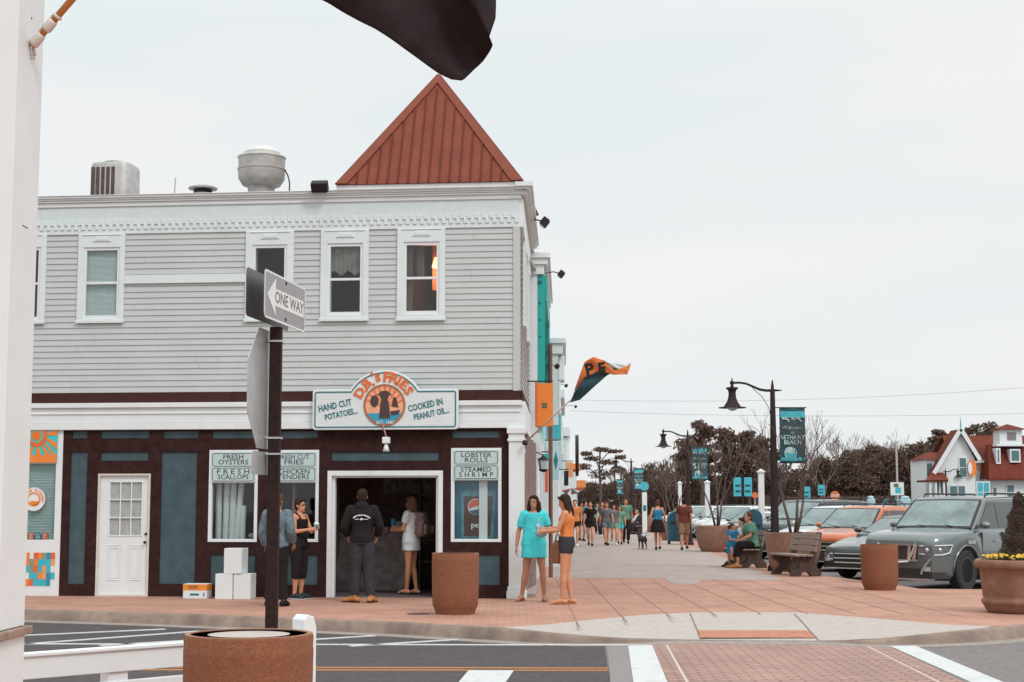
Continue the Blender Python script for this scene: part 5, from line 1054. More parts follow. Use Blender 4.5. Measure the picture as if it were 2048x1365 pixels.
def car(name, label, cat, front, ang, kind, pm, group='cars parked nose-in along the walk', detail=True, grille='bars'):
    s = SPEC[kind]; L, W, H = s['L'], s['W'], s['H']; h = V((-sin(ang), -cos(ang), 0)); c = V((front[0], front[1], ZR - .006)) - h * L / 2; c.z = ZR - .006
    t = thing(name, label, cat, c, atan2(h.y, h.x), group); F_, B_ = L / 2, -L / 2; ty = s['tyre']; axf, axr = F_ - .93, B_ + 1.02
    top = [(B_, s['tail'] - .12), (B_ + .05, s['tail']), (B_ + .3, s['deck']), (F_ - s['cowl'], s['hood1']), (F_ - .35, s['hood0'] + .02), (F_ - .12, s['hood0'] - .03), (F_ - .03, s['nose'] + .03), (F_, s['nose'] - .05)]
    def hw(x):
        d = min(F_ - x, x - B_); m = 1 - (.27 if kind == 'suv' else .22) * max(0, 1 - d / .75) ** 2; return W / 2 * m
    def zb(x):
        z = .24 + .10 * max(0, 1 - (F_ - x) / .5) + .12 * max(0, 1 - (x - B_) / .5)
        for a in (axf, axr):
            dx = abs(x - a); ra = ty + .07
            if dx < ra: z = max(z, ty + sqrt(ra * ra - dx * dx) - .0)
        return z
    xs = [B_ + L * i / 96 for i in range(97)]; rs = []
    for x in xs:
        w = hw(x); zt = ip(top, x); z0 = min(zb(x), zt - .1); zm = z0 + (zt - z0) * .5
        half = [(w * .90, z0), (w * .985, z0 + (zt - z0) * .08), (w * 1.0, zm), (w * .985, z0 + (zt - z0) * .80), (w * .955, z0 + (zt - z0) * .92), (w * .88, zt - .005), (w * .5, zt + .02)]
        rs.append([(x, y, z) for y, z in half] + [(x, 0, zt + .028)] + [(x, -y, z) for y, z in half[::-1]] + [(x, -w * .5, .26), (x, w * .5, .26)])
    m = MB(); m.rings(rs); body = m.build('body', pm, t, auto=True)
    # greenhouse
    zbe = s['deck']; xc, xrf, xrr, xrb = F_ - s['cowl'], F_ - s['rf'], B_ + s['rr'], B_ + s['rb']; wb_ = W / 2 * s['wb']; wr_ = W / 2 * s['wr'] + .04
    zbl = min(s['hood1'], s['deck']) - .04
    prof = [(xrb, s['tail'] - .02), (xrr - .10, H - .08), (xrr, H - .035), ((xrf + xrr) / 2, H), (xrf - .1, H - .02), (xrf, H - .07), (xc, s['hood1'] + .0)]
    def pz_(x):
        for (a, b), (c_, d) in zip(prof, prof[1:]):
            if x <= c_: return b + (d - b) * (x - a) / (c_ - a)
        return prof[-1][1]
    def wat(z): return wb_ + (wr_ - wb_) * min(1, max(0, (z - zbl) / (H - .06 - zbl)))
    rs = []
    for i in range(61):
        x = xrb + (xc - xrb) * i / 60; zt = pz_(x); e = min(.06, (zt - zbl) * .4); wt = wat(zt - e); half = [(wb_, zbl), (wt, zt - e), (wt - .05, zt - e * .35), (wt * .6, zt + .0)]
        rs.append([(x, y, z) for y, z in half] + [(x, 0, zt + .012)] + [(x, -y, z) for y, z in half[::-1]])
    m = MB(); m.rings(rs); m.build('cabin', pm, t, auto=True)
    def screen(nm, xa, za, xb, zb2, u0, u1, mm, sgn):
        m = MB(); n = V((-(zb2 - za), 0, (xb - xa))).normalized() * sgn; n = n if n.z > 0 else -n; g = []
        for i in range(7):
            u = u0 + (u1 - u0) * i / 6; x, z = xa + (xb - xa) * u, za + (zb2 - za) * u; wt = (wat(z) - .07)
            g.append([tuple(V((x, wt * k / 4, z + .012 * (1 - abs(k) / 4))) + n * .010) for k in range(-4, 5)])
        m.add([p for r in g for p in r], [(i * 9 + j, i * 9 + j + 1, (i + 1) * 9 + j + 1, (i + 1) * 9 + j) for i in range(6) for j in range(8)]); return m.build(nm, mm, t, smooth=True)
    def frit(nm, xa, za, xb, zb2):
        m = MB(); n = V((-(zb2 - za), 0, (xb - xa))).normalized(); n = n if n.z > 0 else -n; g = []
        for i in range(7):
            u = .02 + .96 * i / 6; x, z = xa + (xb - xa) * u, za + (zb2 - za) * u; wt = (wat(z) - .02); g.append([tuple(V((x, wt * k / 4, z + .012 * (1 - abs(k) / 4))) + n * .005) for k in range(-4, 5)])
        m.add([p for r in g for p in r], [(i * 9 + j, i * 9 + j + 1, (i + 1) * 9 + j + 1, (i + 1) * 9 + j) for i in range(6) for j in range(8)]); m.build(nm, M_plast, t, smooth=True)
    frit('windscreen_surround', xc, s['hood1'], xrf, H - .07)
    ws = screen('windscreen', xc, s['hood1'], xrf, H - .07, .07, .93, M_wscreen, 1); screen('rear_window', xrb, s['tail'], xrr - .1, H - .08, .14, .92, M_carglass, 1)
    if detail:
        m = MB()
        for yy, dx in ((.45, .1), (-.15, .1)): m.tube([(xc - .02, yy, s['hood1'] + .045), (xc - .16, yy - .55, s['hood1'] + .12)], .010, 5)
        m.build('wiper', M_plast, t)
    zl, zh = max(zbl, s['deck'] - .02) + .05, H - .13
    for sd in (1, -1):
        xs_ = [xrb + (.42 if kind != 'sedan' else .78), B_ + L * .34, B_ + L * .525, xc - .22]
        xt_ = [xrr + .12, B_ + L * .35, B_ + L * .525, xrf - .10]
        for k in range(3):
            a0, a1, b0, b1 = xs_[k] + .03, xs_[k + 1] - .03, xt_[k] + .03, xt_[k + 1] - .03
            if b1 - b0 < .06: b0 = b1 - .08
            m = MB(); f = lambda x, z: (x, sd * (wat(z) + .009), z); pts = [f(a0, zl), f(a1, zl), f(b1, zh), f(b0, zh)]
            if sd > 0: pts = pts[::-1]
            m.add(pts, [(0, 1, 2, 3)]); m.build('side_window', M_carglass, t)
        m = MB(); m.M = MX.Translation((xc - .30, sd * (wb_ + .11), zl + .06)); m.ell((0, 0, 0), (.09, .11, .075), 10, 7); m.build('mirror', pm, t, smooth=True)
        if detail:
            m = MB()
            for xx in (xs_[1], xs_[2], xs_[3] + .02): m.box(xx - .005, xx + .005, sd * (W / 2 * .96), sd * (W / 2 * 1.001), .36, zbl - .01)
            m.build('door_gap', M_seam, t)
            for xx in (xs_[1] + .28, xs_[2] + .30): m = MB(); m.box(xx - .1, xx + .08, sd * (W / 2 * .97), sd * (W / 2 + .02), zbl - .20, zbl - .165); m.build('door_handle', M_chrome, t)
            m = MB(); m.box(axr + ty + .08, axf - ty - .08, sd * (W / 2 * .9), sd * (W / 2 + .006), .22, .33); m.build('sill', M_plast, t)
        if s['rail']: m = MB(); m.tube([(xrf - .25, sd * (wr_ - .10), H - .03), (xrf - .3, sd * (wr_ - .10), H + .045), (xrr + .2, sd * (wr_ - .10), H + .045), (xrr + .1, sd * (wr_ - .10), H - .03)], .018, 6); m.build('roof_rail', M_plast, t)
        for a in (axf, axr):
            wy = sd * (W / 2 - .135); w_ = thing_part('wheel', t, (a, wy, ty)); m = MB(); m.M = MX.Rotation(pi / 2, 4, 'X')
            m.lathe([(ty * .62, -.11), (ty * .9, -.12), (ty, -.09), (ty, .09), (ty * .9, .12), (ty * .62, .11), (ty * .62, -.11)], 28); m.build('tyre', M_tyre, w_, auto=True)
            m = MB(); m.M = MX.Rotation(pi / 2, 4, 'X'); sg_ = -sd; m.lathe([(.01, .07 * sg_), (ty * .60, .02 * sg_), (ty * .60, .05 * sg_), (ty * .64, .10 * sg_)], 24); m.build('wheel_disc', M_plast, w_)
            m = MB()
            for k in range(5):
                m.M = MX.Rotation(2 * pi * k / 5, 4, 'Y'); m.box(-.035, .035, sd * .075, sd * .105, .02, ty * .64)
            m.M = MX.Rotation(pi / 2, 4, 'X'); annulus_y(m, ty * .60, ty * .64, sd); m.build('rim', mat('dark_alloy', (.12, .115, .115), .35, .7), w_)
    m = MB(); m.box(B_ + .5, F_ - .5, -W / 2 + .26, W / 2 - .26, .22, .5); m.build('underbody', M_plast, t)
    for sd in (1, -1):
        for a in (axf, axr):
            m = MB(); ra = ty + .085; m.tube([(a + ra * cos(pi * k / 16), sd * (hw(a + ra * cos(pi * k / 16)) - .004), ty + ra * sin(pi * k / 16)) for k in range(17)], .022, 6); m.build('wheel_arch_trim', pm if kind != 'sedan' else M_plast, t, smooth=True)
    # front
    hz1 = s['nose'] - .06; hz0 = hz1 - (.17 if kind != 'suv' else .20)
    for sd in (1, -1):
        o = []
        for i in range(8): x = F_ - .42 + .42 * i / 7; o.append((x, sd * (hw(x) * 1.0 + .012)))
        o += [(F_ + .015, sd * hw(F_) * .62)]; inn = [(F_ - .1, sd * hw(F_) * .6), (F_ - .42, sd * (hw(F_ - .42) - .1))]
        m = MB(); m.slab(o + inn, hz0, hz1); hl = m.build('headlight', mat('lamp_glass_dark', (.16, .18, .18), .08, .2, var=.3, scale=9) if detail else M_lampc, t)
        if detail:
            f_ = lambda x, z: (x, sd * (hw(x) + .020), z); iy = sd * hw(F_) * .66
            m = MB(); m.tube([(F_ + .024, iy, hz1 - .015), f_(F_ - .06, hz1 - .012), f_(F_ - .2, hz1 - .008), f_(F_ - .40, hz1 + .0), f_(F_ - .33, hz0 + .05), f_(F_ - .18, hz0 + .012), f_(F_ - .05, hz0 + .01), (F_ + .024, iy, hz0 + .03)], .013, 6); m.build('light_strip', mat('lamp_bright', (.75, .80, .80), .3), hl, smooth=True)
            m = MB(); m.ell((F_ - .02, sd * (hw(F_) * .86), (hz0 + hz1) / 2), (.045, .055, .055), 12, 8); m.ell((F_ - .16, sd * (hw(F_ - .16) - .02), (hz0 + hz1) / 2 + .01), (.05, .05, .045), 12, 8); m.build('lamp_reflector', M_chrome, hl, smooth=True)
        if not detail: m = MB(); m.box(F_ + .002, F_ + .022, min(sd * hw(F_) * .62, sd * hw(F_) * .98), max(sd * hw(F_) * .62, sd * hw(F_) * .98), hz0 - .012, hz0 + .012); m.box(F_ + .003, F_ + .02, min(sd * hw(F_) * .70, sd * hw(F_) * .80), max(sd * hw(F_) * .70, sd * hw(F_) * .80), hz0 + .05, hz1 - .05); m.build('lamp_insert', M_plast, hl)
        m = MB(); m.box(F_ + .0, F_ + .03, min(sd * .62, sd * .76) * hw(F_) / .8, max(sd * .62, sd * .76) * hw(F_) / .8, .42, .50); m.build('fog_light', M_lampc, t)
        m = MB(); m.slab([(B_ - .012, sd * hw(B_) * .6), (B_ - .012, sd * hw(B_)), (B_ + .25, sd * (hw(B_ + .25) + .008)), (B_ + .25, sd * hw(B_) * .8)], s['tail'] - .35, s['tail'] - .12); m.build('tail_light', mat('tail_red', (.35, .02, .02), .3), t)
    gw_ = hw(F_) * .58
    m = MB(); m.box(F_ - .01, F_ + .012, -gw_, gw_, hz0 - .10, hz1 + .02); gr = m.build('grille', M_plast, t)
    m = MB()
    if grille == 'bars':
        for sd in (1, -1):
            for q0, q1 in (((gw_ * .98, hz1 + .03), (gw_ * .60, hz0 - .12)), ((gw_ * .60, hz0 - .12), (0, hz0 - .14))): m.tube([(F_ + .03, sd * q0[0], q0[1]), (F_ + .045, sd * q1[0], q1[1])], .022, 6)
        for z in (hz0 - .1, hz1 + .0): m.box(F_ + .0, F_ + .035, -gw_, gw_, z - .015, z + .02)
        for yy in (-.45, -.30, .30, .45): m.add([(F_ + .015, yy * gw_ / .55 - .03, hz0 - .09), (F_ + .015, yy * gw_ / .55 + .03, hz0 - .09), (F_ + .03, yy * gw_ / .55 * 1.2 + .03, hz1), (F_ + .03, yy * gw_ / .55 * 1.2 - .03, hz1)], [(0, 1, 2, 3)])
    else:
        for z in (hz0 - .04, hz0 + .06, hz1 - .01): m.box(F_ + .0, F_ + .03, -gw_, gw_, z - .012, z + .014)
    m.build('grille_bar', M_chrome, gr)
    m = MB(); o = [(F_ - .25 + .27 * i / 5, hw(F_ - .25 + .25 * i / 5) + .008) for i in range(6)]; m.slab(o + [(x, -y) for x, y in o[::-1]], .27, .40); m.build('lower_bumper', M_plast, t)
    if kind == 'suv':
        for sd in (1, -1):
            m = MB(); m.tube([(F_ + .0, sd * hw(F_) * .98, hz0 - .06), (F_ + .03, sd * hw(F_) * .80, .50), (F_ + .03, sd * hw(F_) * .70, .36)], .022, 6); m.build('bumper_trim', M_chrome, t)
            m = MB(); m.box(xc + .10, xc + .40, sd * (W / 2 - .012), sd * (W / 2 + .012), .93, 1.0); m.build('fender_vent', M_chrome, t)
    m = MB(); m.box(F_ + .015, F_ + .03, -gw_ * 1.1, gw_ * 1.1, .405, .47); m.build('air_intake', M_seam, t)
    m = MB(); m.slab([(x + .006, y * .9) for x, y in o[3:]] + [(x + .006, -y * .9) for x, y in o[3:][::-1]], .25, .275); m.build('skid_strip', M_chrome, t)
    return t
def thing_part(name, parent, loc): e = bpy.data.objects.new(name, None); COL.objects.link(e); e.parent = parent; e.location = loc; e.empty_display_size = .1; return e
def annulus_y(m, r0, r1, sd):
    K = m.M; m.M = MX.Identity(4); n = 20
    for k in range(n):
        a, b = 2 * pi * k / n, 2 * pi * (k + 1) / n; y0, y1 = sorted((sd * .085, sd * .112)); m.prism([(r0 * cos(a), r0 * sin(a)), (r1 * cos(a), r1 * sin(a)), (r1 * cos(b), r1 * sin(b)), (r0 * cos(b), r0 * sin(b))], y0, y1)
    m.M = K
A45 = R(44)
car('parked_car', 'slate grey off-road car with a chrome strut grille, nearest of the parked row', 'car', (7.55, 30.6), A45, 'suv', paint('slate', (.15, .175, .175), .55))
car('parked_car', 'dark grey saloon car with a wide chrome grille behind the round bin', 'car', (gx(1697, 35.6), 35.6), R(50), 'sedan', paint('graphite', (.10, .11, .11)), grille='h')
car('parked_car', 'orange car with pale bonnet reflections behind the dark grey saloon', 'car', (gx(1640, 40.0), 40.0), A45, 'cross', paint('orange', (.50, .10, .012), .1), grille='h')
car('parked_car', 'white hatchback parked left of the orange car', 'car', (gx(1590, 44.2), 44.2), A45, 'cross', paint('white', (.60, .64, .63), .1))
car('parked_car', 'tall black off-road car behind the nearest street lamp', 'car', (gx(1530, 49.0), 49.0), A45, 'suv', paint('black', (.035, .042, .044)))
protoA = car('parked_car', 'orange-red saloon half hidden behind the man in green', 'car', (gx(1505, 53.6), 53.6), A45, 'sedan', paint('orange', (.5, .1, .03), .2), detail=False)
pw = car('parked_car', 'white saloon to the left of the man in green', 'car', (gx(1474, 58), 58), A45, 'sedan', MATS['car_paint_white'], detail=False)
pbk = car('parked_car', 'dark saloon behind the second planter', 'car', (gx(1448, 62.5), 62.5), A45, 'sedan', MATS['car_paint_slate'], detail=False)
pwc = car('parked_car', 'white crossover behind the stems of the second planter tree', 'car', (gx(1425, 67), 67), A45, 'cross', MATS['car_paint_white'], detail=False)
for p_ in (protoA, pw, pbk, pwc): reg(p_)
farl = ['white saloon just right of the walking man', 'white crossover just right of the third tall white post', 'dark car behind the walking man', 'white car behind the walking woman and man', 'white car left of the walking man, mostly hidden', 'orange-red car far along the parked row', 'white car far along the row by the blue parking machine', 'last white crossover of the parked row']
for i, (l, p_) in enumerate(zip(farl, (pw, pwc, pbk, pw, pwc, protoA, pw, pwc))):
    D = 71.5 + i * 4.6; x = 7.6 + .033 * (D - 30.8) + .3; L = 4.7; copy_tree(p_, loc=(x + sin(A45) * 2.4, D + cos(A45) * 2.4, ZR - .006), label=l)
row2 = [(92, 1800, pw, 'white saloon in the second row, left of the tall white notice sign'), (88, 1858, pwc, 'white crossover in the second row, in front of the white house porch'), (97, 1745, pbk, 'dark saloon in the second row behind the tall black car'), (101, 1700, pw, 'white saloon in the second row near the orange octagonal sign'), (107, 1650, pwc, 'white crossover in the second row below the paired blue banners'), (112, 1610, pbk, 'dark car in the second row beyond the bare tree stems'), (118, 1568, pw, 'white saloon far off behind the street lamp pole'), (124, 1520, protoA, 'orange-red car far off behind the green-shirted man'), (128, 1450, pw, 'white car far off below the second banner'), (132, 1400, pwc, 'white crossover far off above the second planter'), (84, 1925, pw, 'white saloon in the second row below the white house')]
for D, px, p_, l in row2:
    c = copy_tree(p_, loc=(gx(px, D), D, ZR - .006), rz=R(200 + (D * 7) % 30), label=l); c['group'] = 'cars in the far rows of the car park'
# ================================================================ STREET FURNITURE, FAR HOUSE, TREES
M_pvc = mat('white_post_paint', (.70, .74, .74), .5, var=.03)
for px, D, ytop, w, l in ((1360, 89, 964, .20, 'leftmost of the slim tall white posts, above the walking couple'), (1377, 89, 963, .20, 'slim tall white post just right of the leftmost one'), (1415, 82, 962, .24, 'tall white post in front of the second lamp banner'), (1523, 57, 940, .20, 'thickest tall white post, right behind the man in green')):
    t = thing('white_post', l, 'post', (gx(px, D), D, ZR), 0, 'tall white posts by the parked cars'); zt = P(px, ytop, D).z - ZR
    m = MB(); m.box(-w / 2, w / 2, -w / 2, w / 2, 0, zt - .1); m.build('shaft', M_pvc, t, bevel=.01); m = MB(); m.box(-w / 2 - .04, w / 2 + .04, -w / 2 - .04, w / 2 + .04, zt - .1, zt - .04); m.add([(-w / 2, -w / 2, zt - .04), (w / 2, -w / 2, zt - .04), (w / 2, w / 2, zt - .04), (-w / 2, w / 2, zt - .04), (0, 0, zt + .04)], [(0, 1, 4), (1, 2, 4), (2, 3, 4), (3, 0, 4)]); m.build('cap', M_pvc, t)
D = 80; t = thing('parking_machine', 'white parking machine with a round blue top by the walk', 'parking machine', (gx(1289, D), D, 0)); m = MB(); m.box(-.12, .12, -.12, .12, 0, 2.2); m.build('cabinet', M_pvc, t, bevel=.02); m = MB(); m.M = MX.Translation((0, 0, 2.52)); m.prism(circle(0, 0, .23, 20), -.04, .04); m.build('round_top', M_cyan, t); m = MB(); m.box(-.05, .05, -.05, .05, 2.2, 2.32); m.box(-.08, .08, -.128, -.121, 1.25, 1.55); m.build('display', M_teal, t)
def bluebox(px, D, w, h, label, z=0):
    t = thing('mailbox', label, 'mailbox', (gx(px, D), D, z), 0, 'blue boxes by the walk'); m = MB(); pr = [(-w / 2, .12), (w / 2, .12), (w / 2, h - w / 2)] + [(w / 2 * cos(a), h - w / 2 + w / 2 * sin(a)) for a in [pi * k / 8 for k in range(1, 8)]] + [(-w / 2, h - w / 2)]
    m.M = MX.Rotation(0, 4, 'Z'); m.prism(pr, -w / 2, w / 2); m.build('box_body', mat('mailbox_blue', (.010, .065, .10), .45, var=.1), t, bevel=.02); m = MB(); m.box(-w * .35, w * .35, -w / 2 - .02, -w / 2, h * .62, h * .68); m.build('slot', M_black, t)
    for sx in (-1, 1):
        for sy in (-1, 1): m = MB(); m.box(sx * w * .4 - .03, sx * w * .4 + .03, sy * w * .4 - .03, sy * w * .4 + .03, 0, .14); m.build('leg', M_black, t)
bluebox(1350, 62, .62, 1.3, 'blue rounded box standing between the walking woman and man'); bluebox(1505, 47, .52, 1.42, 'blue rounded box standing behind the man in green')
def pole_sign(name, label, px, D, ypole, box, mface, octo=False, text_=None, group=None):
    t = thing(name, label, 'sign', (gx(px, D), D, 0), 0, group); zt = P(px, ypole, D).z
    m = MB(); m.tube([(0, .03, 0), (0, .03, zt)], .055 if zt > 4 else .035, 8); m.build('pole', mat('pale_pole', (.42, .40, .38), .6), t)
    x0, x1, y0, y1 = box; a, b = P(x0, y1, D), P(x1, y0, D); xc, zc, w, h = (a.x + b.x) / 2 - t.location.x, (a.z + b.z) / 2, b.x - a.x, b.z - a.z
    m = MB()
    if octo: r = w / 2 / cos(pi / 8); m.prism([(xc + r * cos(pi / 8 + k * pi / 4), zc + r * sin(pi / 8 + k * pi / 4)) for k in range(8)], -.04, -.02)
    else: m.box(xc - w / 2, xc + w / 2, -.05, -.03, zc - h / 2, zc + h / 2)
    f = m.build('panel', mface, t)
    if not octo:
        m = MB(); m.box(xc - w * .15, xc + w * .3, -.056, -.0505, zc - h * .35, zc + h * .1); m.build('blue_print', M_cyan, f); m = MB(); m.box(xc - w * .25, xc + w * .1, -.056, -.0505, zc + h * .12, zc + h * .4); m.build('green_print', mat('sign_olive', (.12, .14, .05), .6), f)
    if text_: m = MB(); text(m, text_, h * .36, onwall(xc, -.042, zc), .002, bold=.004); m.build('lettering', M_white, f)
pole_sign('notice_sign', 'square white notice board on a tall thin pole above the parked cars', 1796, 85, 884, (1781, 1807, 965, 991), M_white2)
pole_sign('stop_sign', 'small orange-red octagonal stop sign far across the car park', 1669, 110, 1000, (1661, 1679, 983, 1001), mat('faded_red', (.60, .16, .06), .6), True, 'STOP')
pole_sign('stop_sign', 'tiny orange-red sign low behind the blue box near the green-shirted man', 1510, 90, 998, (1504, 1516, 984, 998), MATS['faded_red'], True)
for px, py, w, l in ((1742, 1000, .7, 'left one of two small pale blue pillar boxes beyond the cars'), (1810, 1002, 1.0, 'wider pale blue box right of the tall notice sign')):
    D = 96; t = thing('utility_box', l, 'utility box', (gx(px, D), D, 0), 0, 'pale blue boxes beyond the cars'); zt = P(px, 992, D).z; m = MB(); m.box(-.3 * w, .3 * w, -.3, .3, 0, zt - .2); m.build('cabinet', mat('pale_cyan_box', (.35, .55, .58), .6), t, bevel=.05); m = MB(); m.lathe([(.3 * w, zt - .2), (.25 * w, zt - .05), (.02, zt)], 12); m.build('dome', MATS['pale_cyan_box'], t, smooth=True)
# bicycle on a roof rack, seen over the car roofs
D = 84; bc = thing('bicycle', 'bicycle with its handlebars up, seen over the car roofs left of the notice sign', 'bicycle', (gx(1779, D), D, P(1779, 1016, D).z))
def torus(m, c, R_, r, n=20): m.tube([(c[0] + R_ * cos(2 * pi * k / n), 0, c[2] + R_ * sin(2 * pi * k / n)) for k in range(n + 1)], r, 5)
for x in (-.5, .5): m = MB(); torus(m, (x, 0, 0), .33, .025); m.build('wheel', M_tyre, bc)
m = MB(); m.tube([(-.5, 0, 0), (-.2, 0, .45), (.35, 0, .48), (0, 0, 0), (-.2, 0, .45)], .02, 5); m.tube([(.5, 0, 0), (.35, 0, .48), (.33, 0, .62)], .02, 5); m.tube([(-.5, 0, 0), (0, 0, 0)], .018, 5); m.build('bike_frame', M_cyan, bc); m = MB(); m.ell((-.23, 0, .56), (.12, .06, .03), 8, 5); m.build('saddle', M_black, bc); m = MB(); m.tube([(.33, -.25, .64), (.33, .25, .64)], .02, 5); m.build('handlebar', M_black, bc)
m = MB(); m.box(-.7, .7, -.05, .05, -.36 - .0, -.31); m.box(-.6, -.55, -.04, .04, -1.2, -.36); m.box(.55, .6, -.04, .04, -1.2, -.36); m.build('stand', M_black, bc)
# ---------------------------------------------------------------- white house with red roofs
HD = 118.0; hx0 = gx(1840, HD)
def hp(px, py, D=HD): q = P(px, py, D); return q.x - hx0, q.z
hs_ = thing('white_house', 'white gabled house with rust red roofs at the right edge of the photo', 'house', (hx0, HD, 0))
M_hw = mat('house_white', (.68, .72, .72), .6, var=.03); M_hr = mat('house_red_roof', (.150, .040, .026), .85, var=.15, scale=3, spec=.1)
gxl, gxr = hp(1888, 1000)[0], hp(1952, 1000)[0]; xr_end = gxr + 12; zg = hp(1915, 862)[1]; ze = hp(1870, 945)[1]; zeR = hp(1950, 918)[1]
m = MB(); gl_, gr_ = hp(1895, 930)[0], gxr; apx_ = hp(1919, 862)[0]
m.add([(gl_ - .5, 0, 0), (gr_, 0, 0), (gr_, 0, zeR), (apx_, 0, zg), (gl_ - .9, 0, ze), (gl_ - .5, 2.45, 0), (gr_, 2.45, 0), (gr_, 2.45, zeR), (apx_, 2.45, zg), (gl_ - .9, 2.45, ze)], [(0, 1, 2, 3, 4), (9, 8, 7, 6, 5), (0, 5, 6, 1), (1, 6, 7, 2), (4, 9, 5, 0)])
m.box(apx_ - .2, xr_end, 2.5, 9, 0, zeR); m.box(hp(1982, 900)[0], xr_end, .5, 2.49, 0, hp(2000, 958)[1]); m.build('wall', M_hw, hs_)
m = MB(); o = .35
m.add([(apx_, -o, zg + .12), (gr_ + .3, -o, zeR - .1), (gr_ + .3, 2.45, zeR - .1), (apx_, 2.45, zg + .12), (gl_ - 1.1, -o, ze - .1), (gl_ - 1.1, 2.45, ze - .1)], [(0, 1, 2, 3), (0, 3, 5, 4)]); ro = m.build('roof', M_hr, hs_)
mm_ = ro.modifiers.new('s', 'SOLIDIFY'); mm_.thickness = .12
m = MB(); zr_ = hp(1960, 865)[1]; m.add([(apx_ + .2, 5.5, zr_), (xr_end, 5.5, zr_), (xr_end, 2.2, zeR - .05), (apx_ - .1, 2.2, zeR - .05), (xr_end, 9, zeR), (apx_ - .2, 9, zeR)], [(3, 2, 1, 0), (0, 1, 4, 5)]); m.build('roof', M_hr, hs_)
m = MB()
for a, b in (((gl_ - 1.15, ze - .1), (apx_, zg + .12)), ((apx_, zg + .12), (gr_ + .3, zeR - .1))): strip(m, [a, b], .3, -o - .05, -o)
m.box(gr_, xr_end, 2.05, 2.2, zeR - .25, zeR - .03); m.build('bargeboard', M_white, hs_); m = MB(); m.lathe([(.06, 0), (.05, .5), (.01, .9)], 6, (apx_, -o, zg + .1)); m.build('finial', M_cyan, hs_)
# lower red mansard block with dormers at the right
x1, x2 = hp(2000, 900)[0], xr_end; za, zb_ = hp(2010, 957)[1], hp(2010, 888)[1]
m = MB(); m.add([(x1 - .9, 0, za), (x2, 0, za), (x2, 1.8, zb_), (x1 - .33, 1.8, zb_), (x1 - .9, 2.45, za), (x1 - .33, 2.45, zb_)], [(0, 1, 2, 3), (0, 3, 5, 4)]); m.box(x1 - 1.0, x2, -.1, 0.3, za - .15, za - .01); m.build('mansard_roof', M_hr, hs_)
for bx, nm in (((2026, 2046, 898, 925), 'dormer'), ((1998, 2006, 896, 928), 'dormer')):
    a, b = hp(bx[0], bx[3]), hp(bx[1], bx[2]); m = MB(); m.box(a[0], b[0], .62, 1.6, a[1], b[1]); d_ = m.build(nm, M_white, hs_); m = MB(); m.box(a[0] + .12, b[0] - .12, .59, .619, a[1] + .15, b[1] - .12); m.build('pane', mat('teal_pane', (.09, .17, .18), .3), d_)
a, b = hp(2008, 888), hp(2052, 858); m = MB(); m.box(a[0], b[0], 1.0, 2.6, a[1], b[1]); m.box(a[0] - .35, b[0] + .3, .7, 2.8, a[1] - .15, a[1]); bl = m.build('belfry', M_white, hs_); m = MB(); cxx = (a[0] + b[0]) / 2; m.add([(a[0] - .3, .7, b[1]), (b[0] + .3, .7, b[1]), (b[0] + .3, 2.9, b[1]), (a[0] - .3, 2.9, b[1]), (cxx, 1.8, b[1] + .45)], [(0, 1, 4), (1, 2, 4), (2, 3, 4), (3, 0, 4)]); m.build('belfry_roof', M_hr, bl)
m = MB(); q, q2_ = hp(2023, 880), hp(2040, 864); m.box(q[0], q2_[0], .97, .999, q[1], q2_[1]); m.build('pane', mat('grey_pane', (.22, .20, .20), .3), bl)
def hwin(x0, x1, y0, y1, y=-.03, nm='window', mp=None):
    a, b = hp(x0, y1), hp(x1, y0); m = MB(); m.box(a[0] - .06, b[0] + .06, y - .02, y, a[1] - .06, b[1] + .06); f = m.build(nm, M_white, hs_); m = MB(); n = max(1, int((b[0] - a[0]) / .35)); w = (b[0] - a[0]) / n
    for i in range(n):
        for j in range(2): m.box(a[0] + i * w + .03, a[0] + (i + 1) * w - .03, y - .035, y - .021, a[1] + (b[1] - a[1]) * j / 2 + .03, a[1] + (b[1] - a[1]) * (j + 1) / 2 - .03)
    m.build('pane', mp or MATS['teal_pane'], f)
hwin(1919, 1932, 916, 955); hwin(1900, 1914, 972, 1005); hwin(1917, 1930, 972, 1005); hwin(1955, 1978, 965, 1005, nm='shop_door', mp=M_cyan); hwin(1990, 1997, 975, 1000, .45); hwin(2018, 2032, 970, 1000, .45)
# orange round sign, hanging crest, porch
q = hp(1942, 937); m = MB(); m.M = MX.Translation((q[0], -.25, q[1])); m.prism(circle(0, 0, .32, 20, rz=.64), -.05, .05); m.M = MX.Translation((q[0] - .1, -.25, q[1])); os_ = m.build('round_orange_sign', M_orange, hs_); m = MB(); m.M = MX.Translation((q[0] - .1, -.25, q[1])); m.prism(circle(-.06, 0, .16, 14, rz=.45), -.07, -.051); m.build('sign_face', M_white, os_)
q = hp(1974, 938, HD + 2.4); m = MB(); m.prism(circle(q[0], q[1], .62, 20), 2.4, 2.49); cs_ = m.build('round_crest_sign', mat('crest_pale', (.50, .38, .34), .7, var=.3, scale=3), hs_); m = MB(); annulus(m, q[0], q[1], .52, .64, 2.36, 2.399, 24); m.build('crest_rim', M_orange, cs_); m = MB(); m.prism(circle(q[0] + .05, q[1] - .02, .2, 12), 2.36, 2.399); m.build('crest_centre', M_white, cs_)
pxl, pxr = hp(1840, 960), hp(1895, 960); m = MB(); zt_ = hp(1870, 943)[1]; zlo_ = hp(1850, 961)[1]; m.add([(pxl[0], -1.5, zlo_), (pxr[0] - .3, -1.5, zlo_), (pxr[0] - .3, .5, zt_ + .1), (hp(1868, 945)[0], .5, zt_)], [(0, 1, 2, 3)]); m.box(pxl[0], pxr[0] - .35, -1.45, 1.0, zlo_ - .15, zlo_ - .01); m.build('porch_roof', M_hr, hs_)
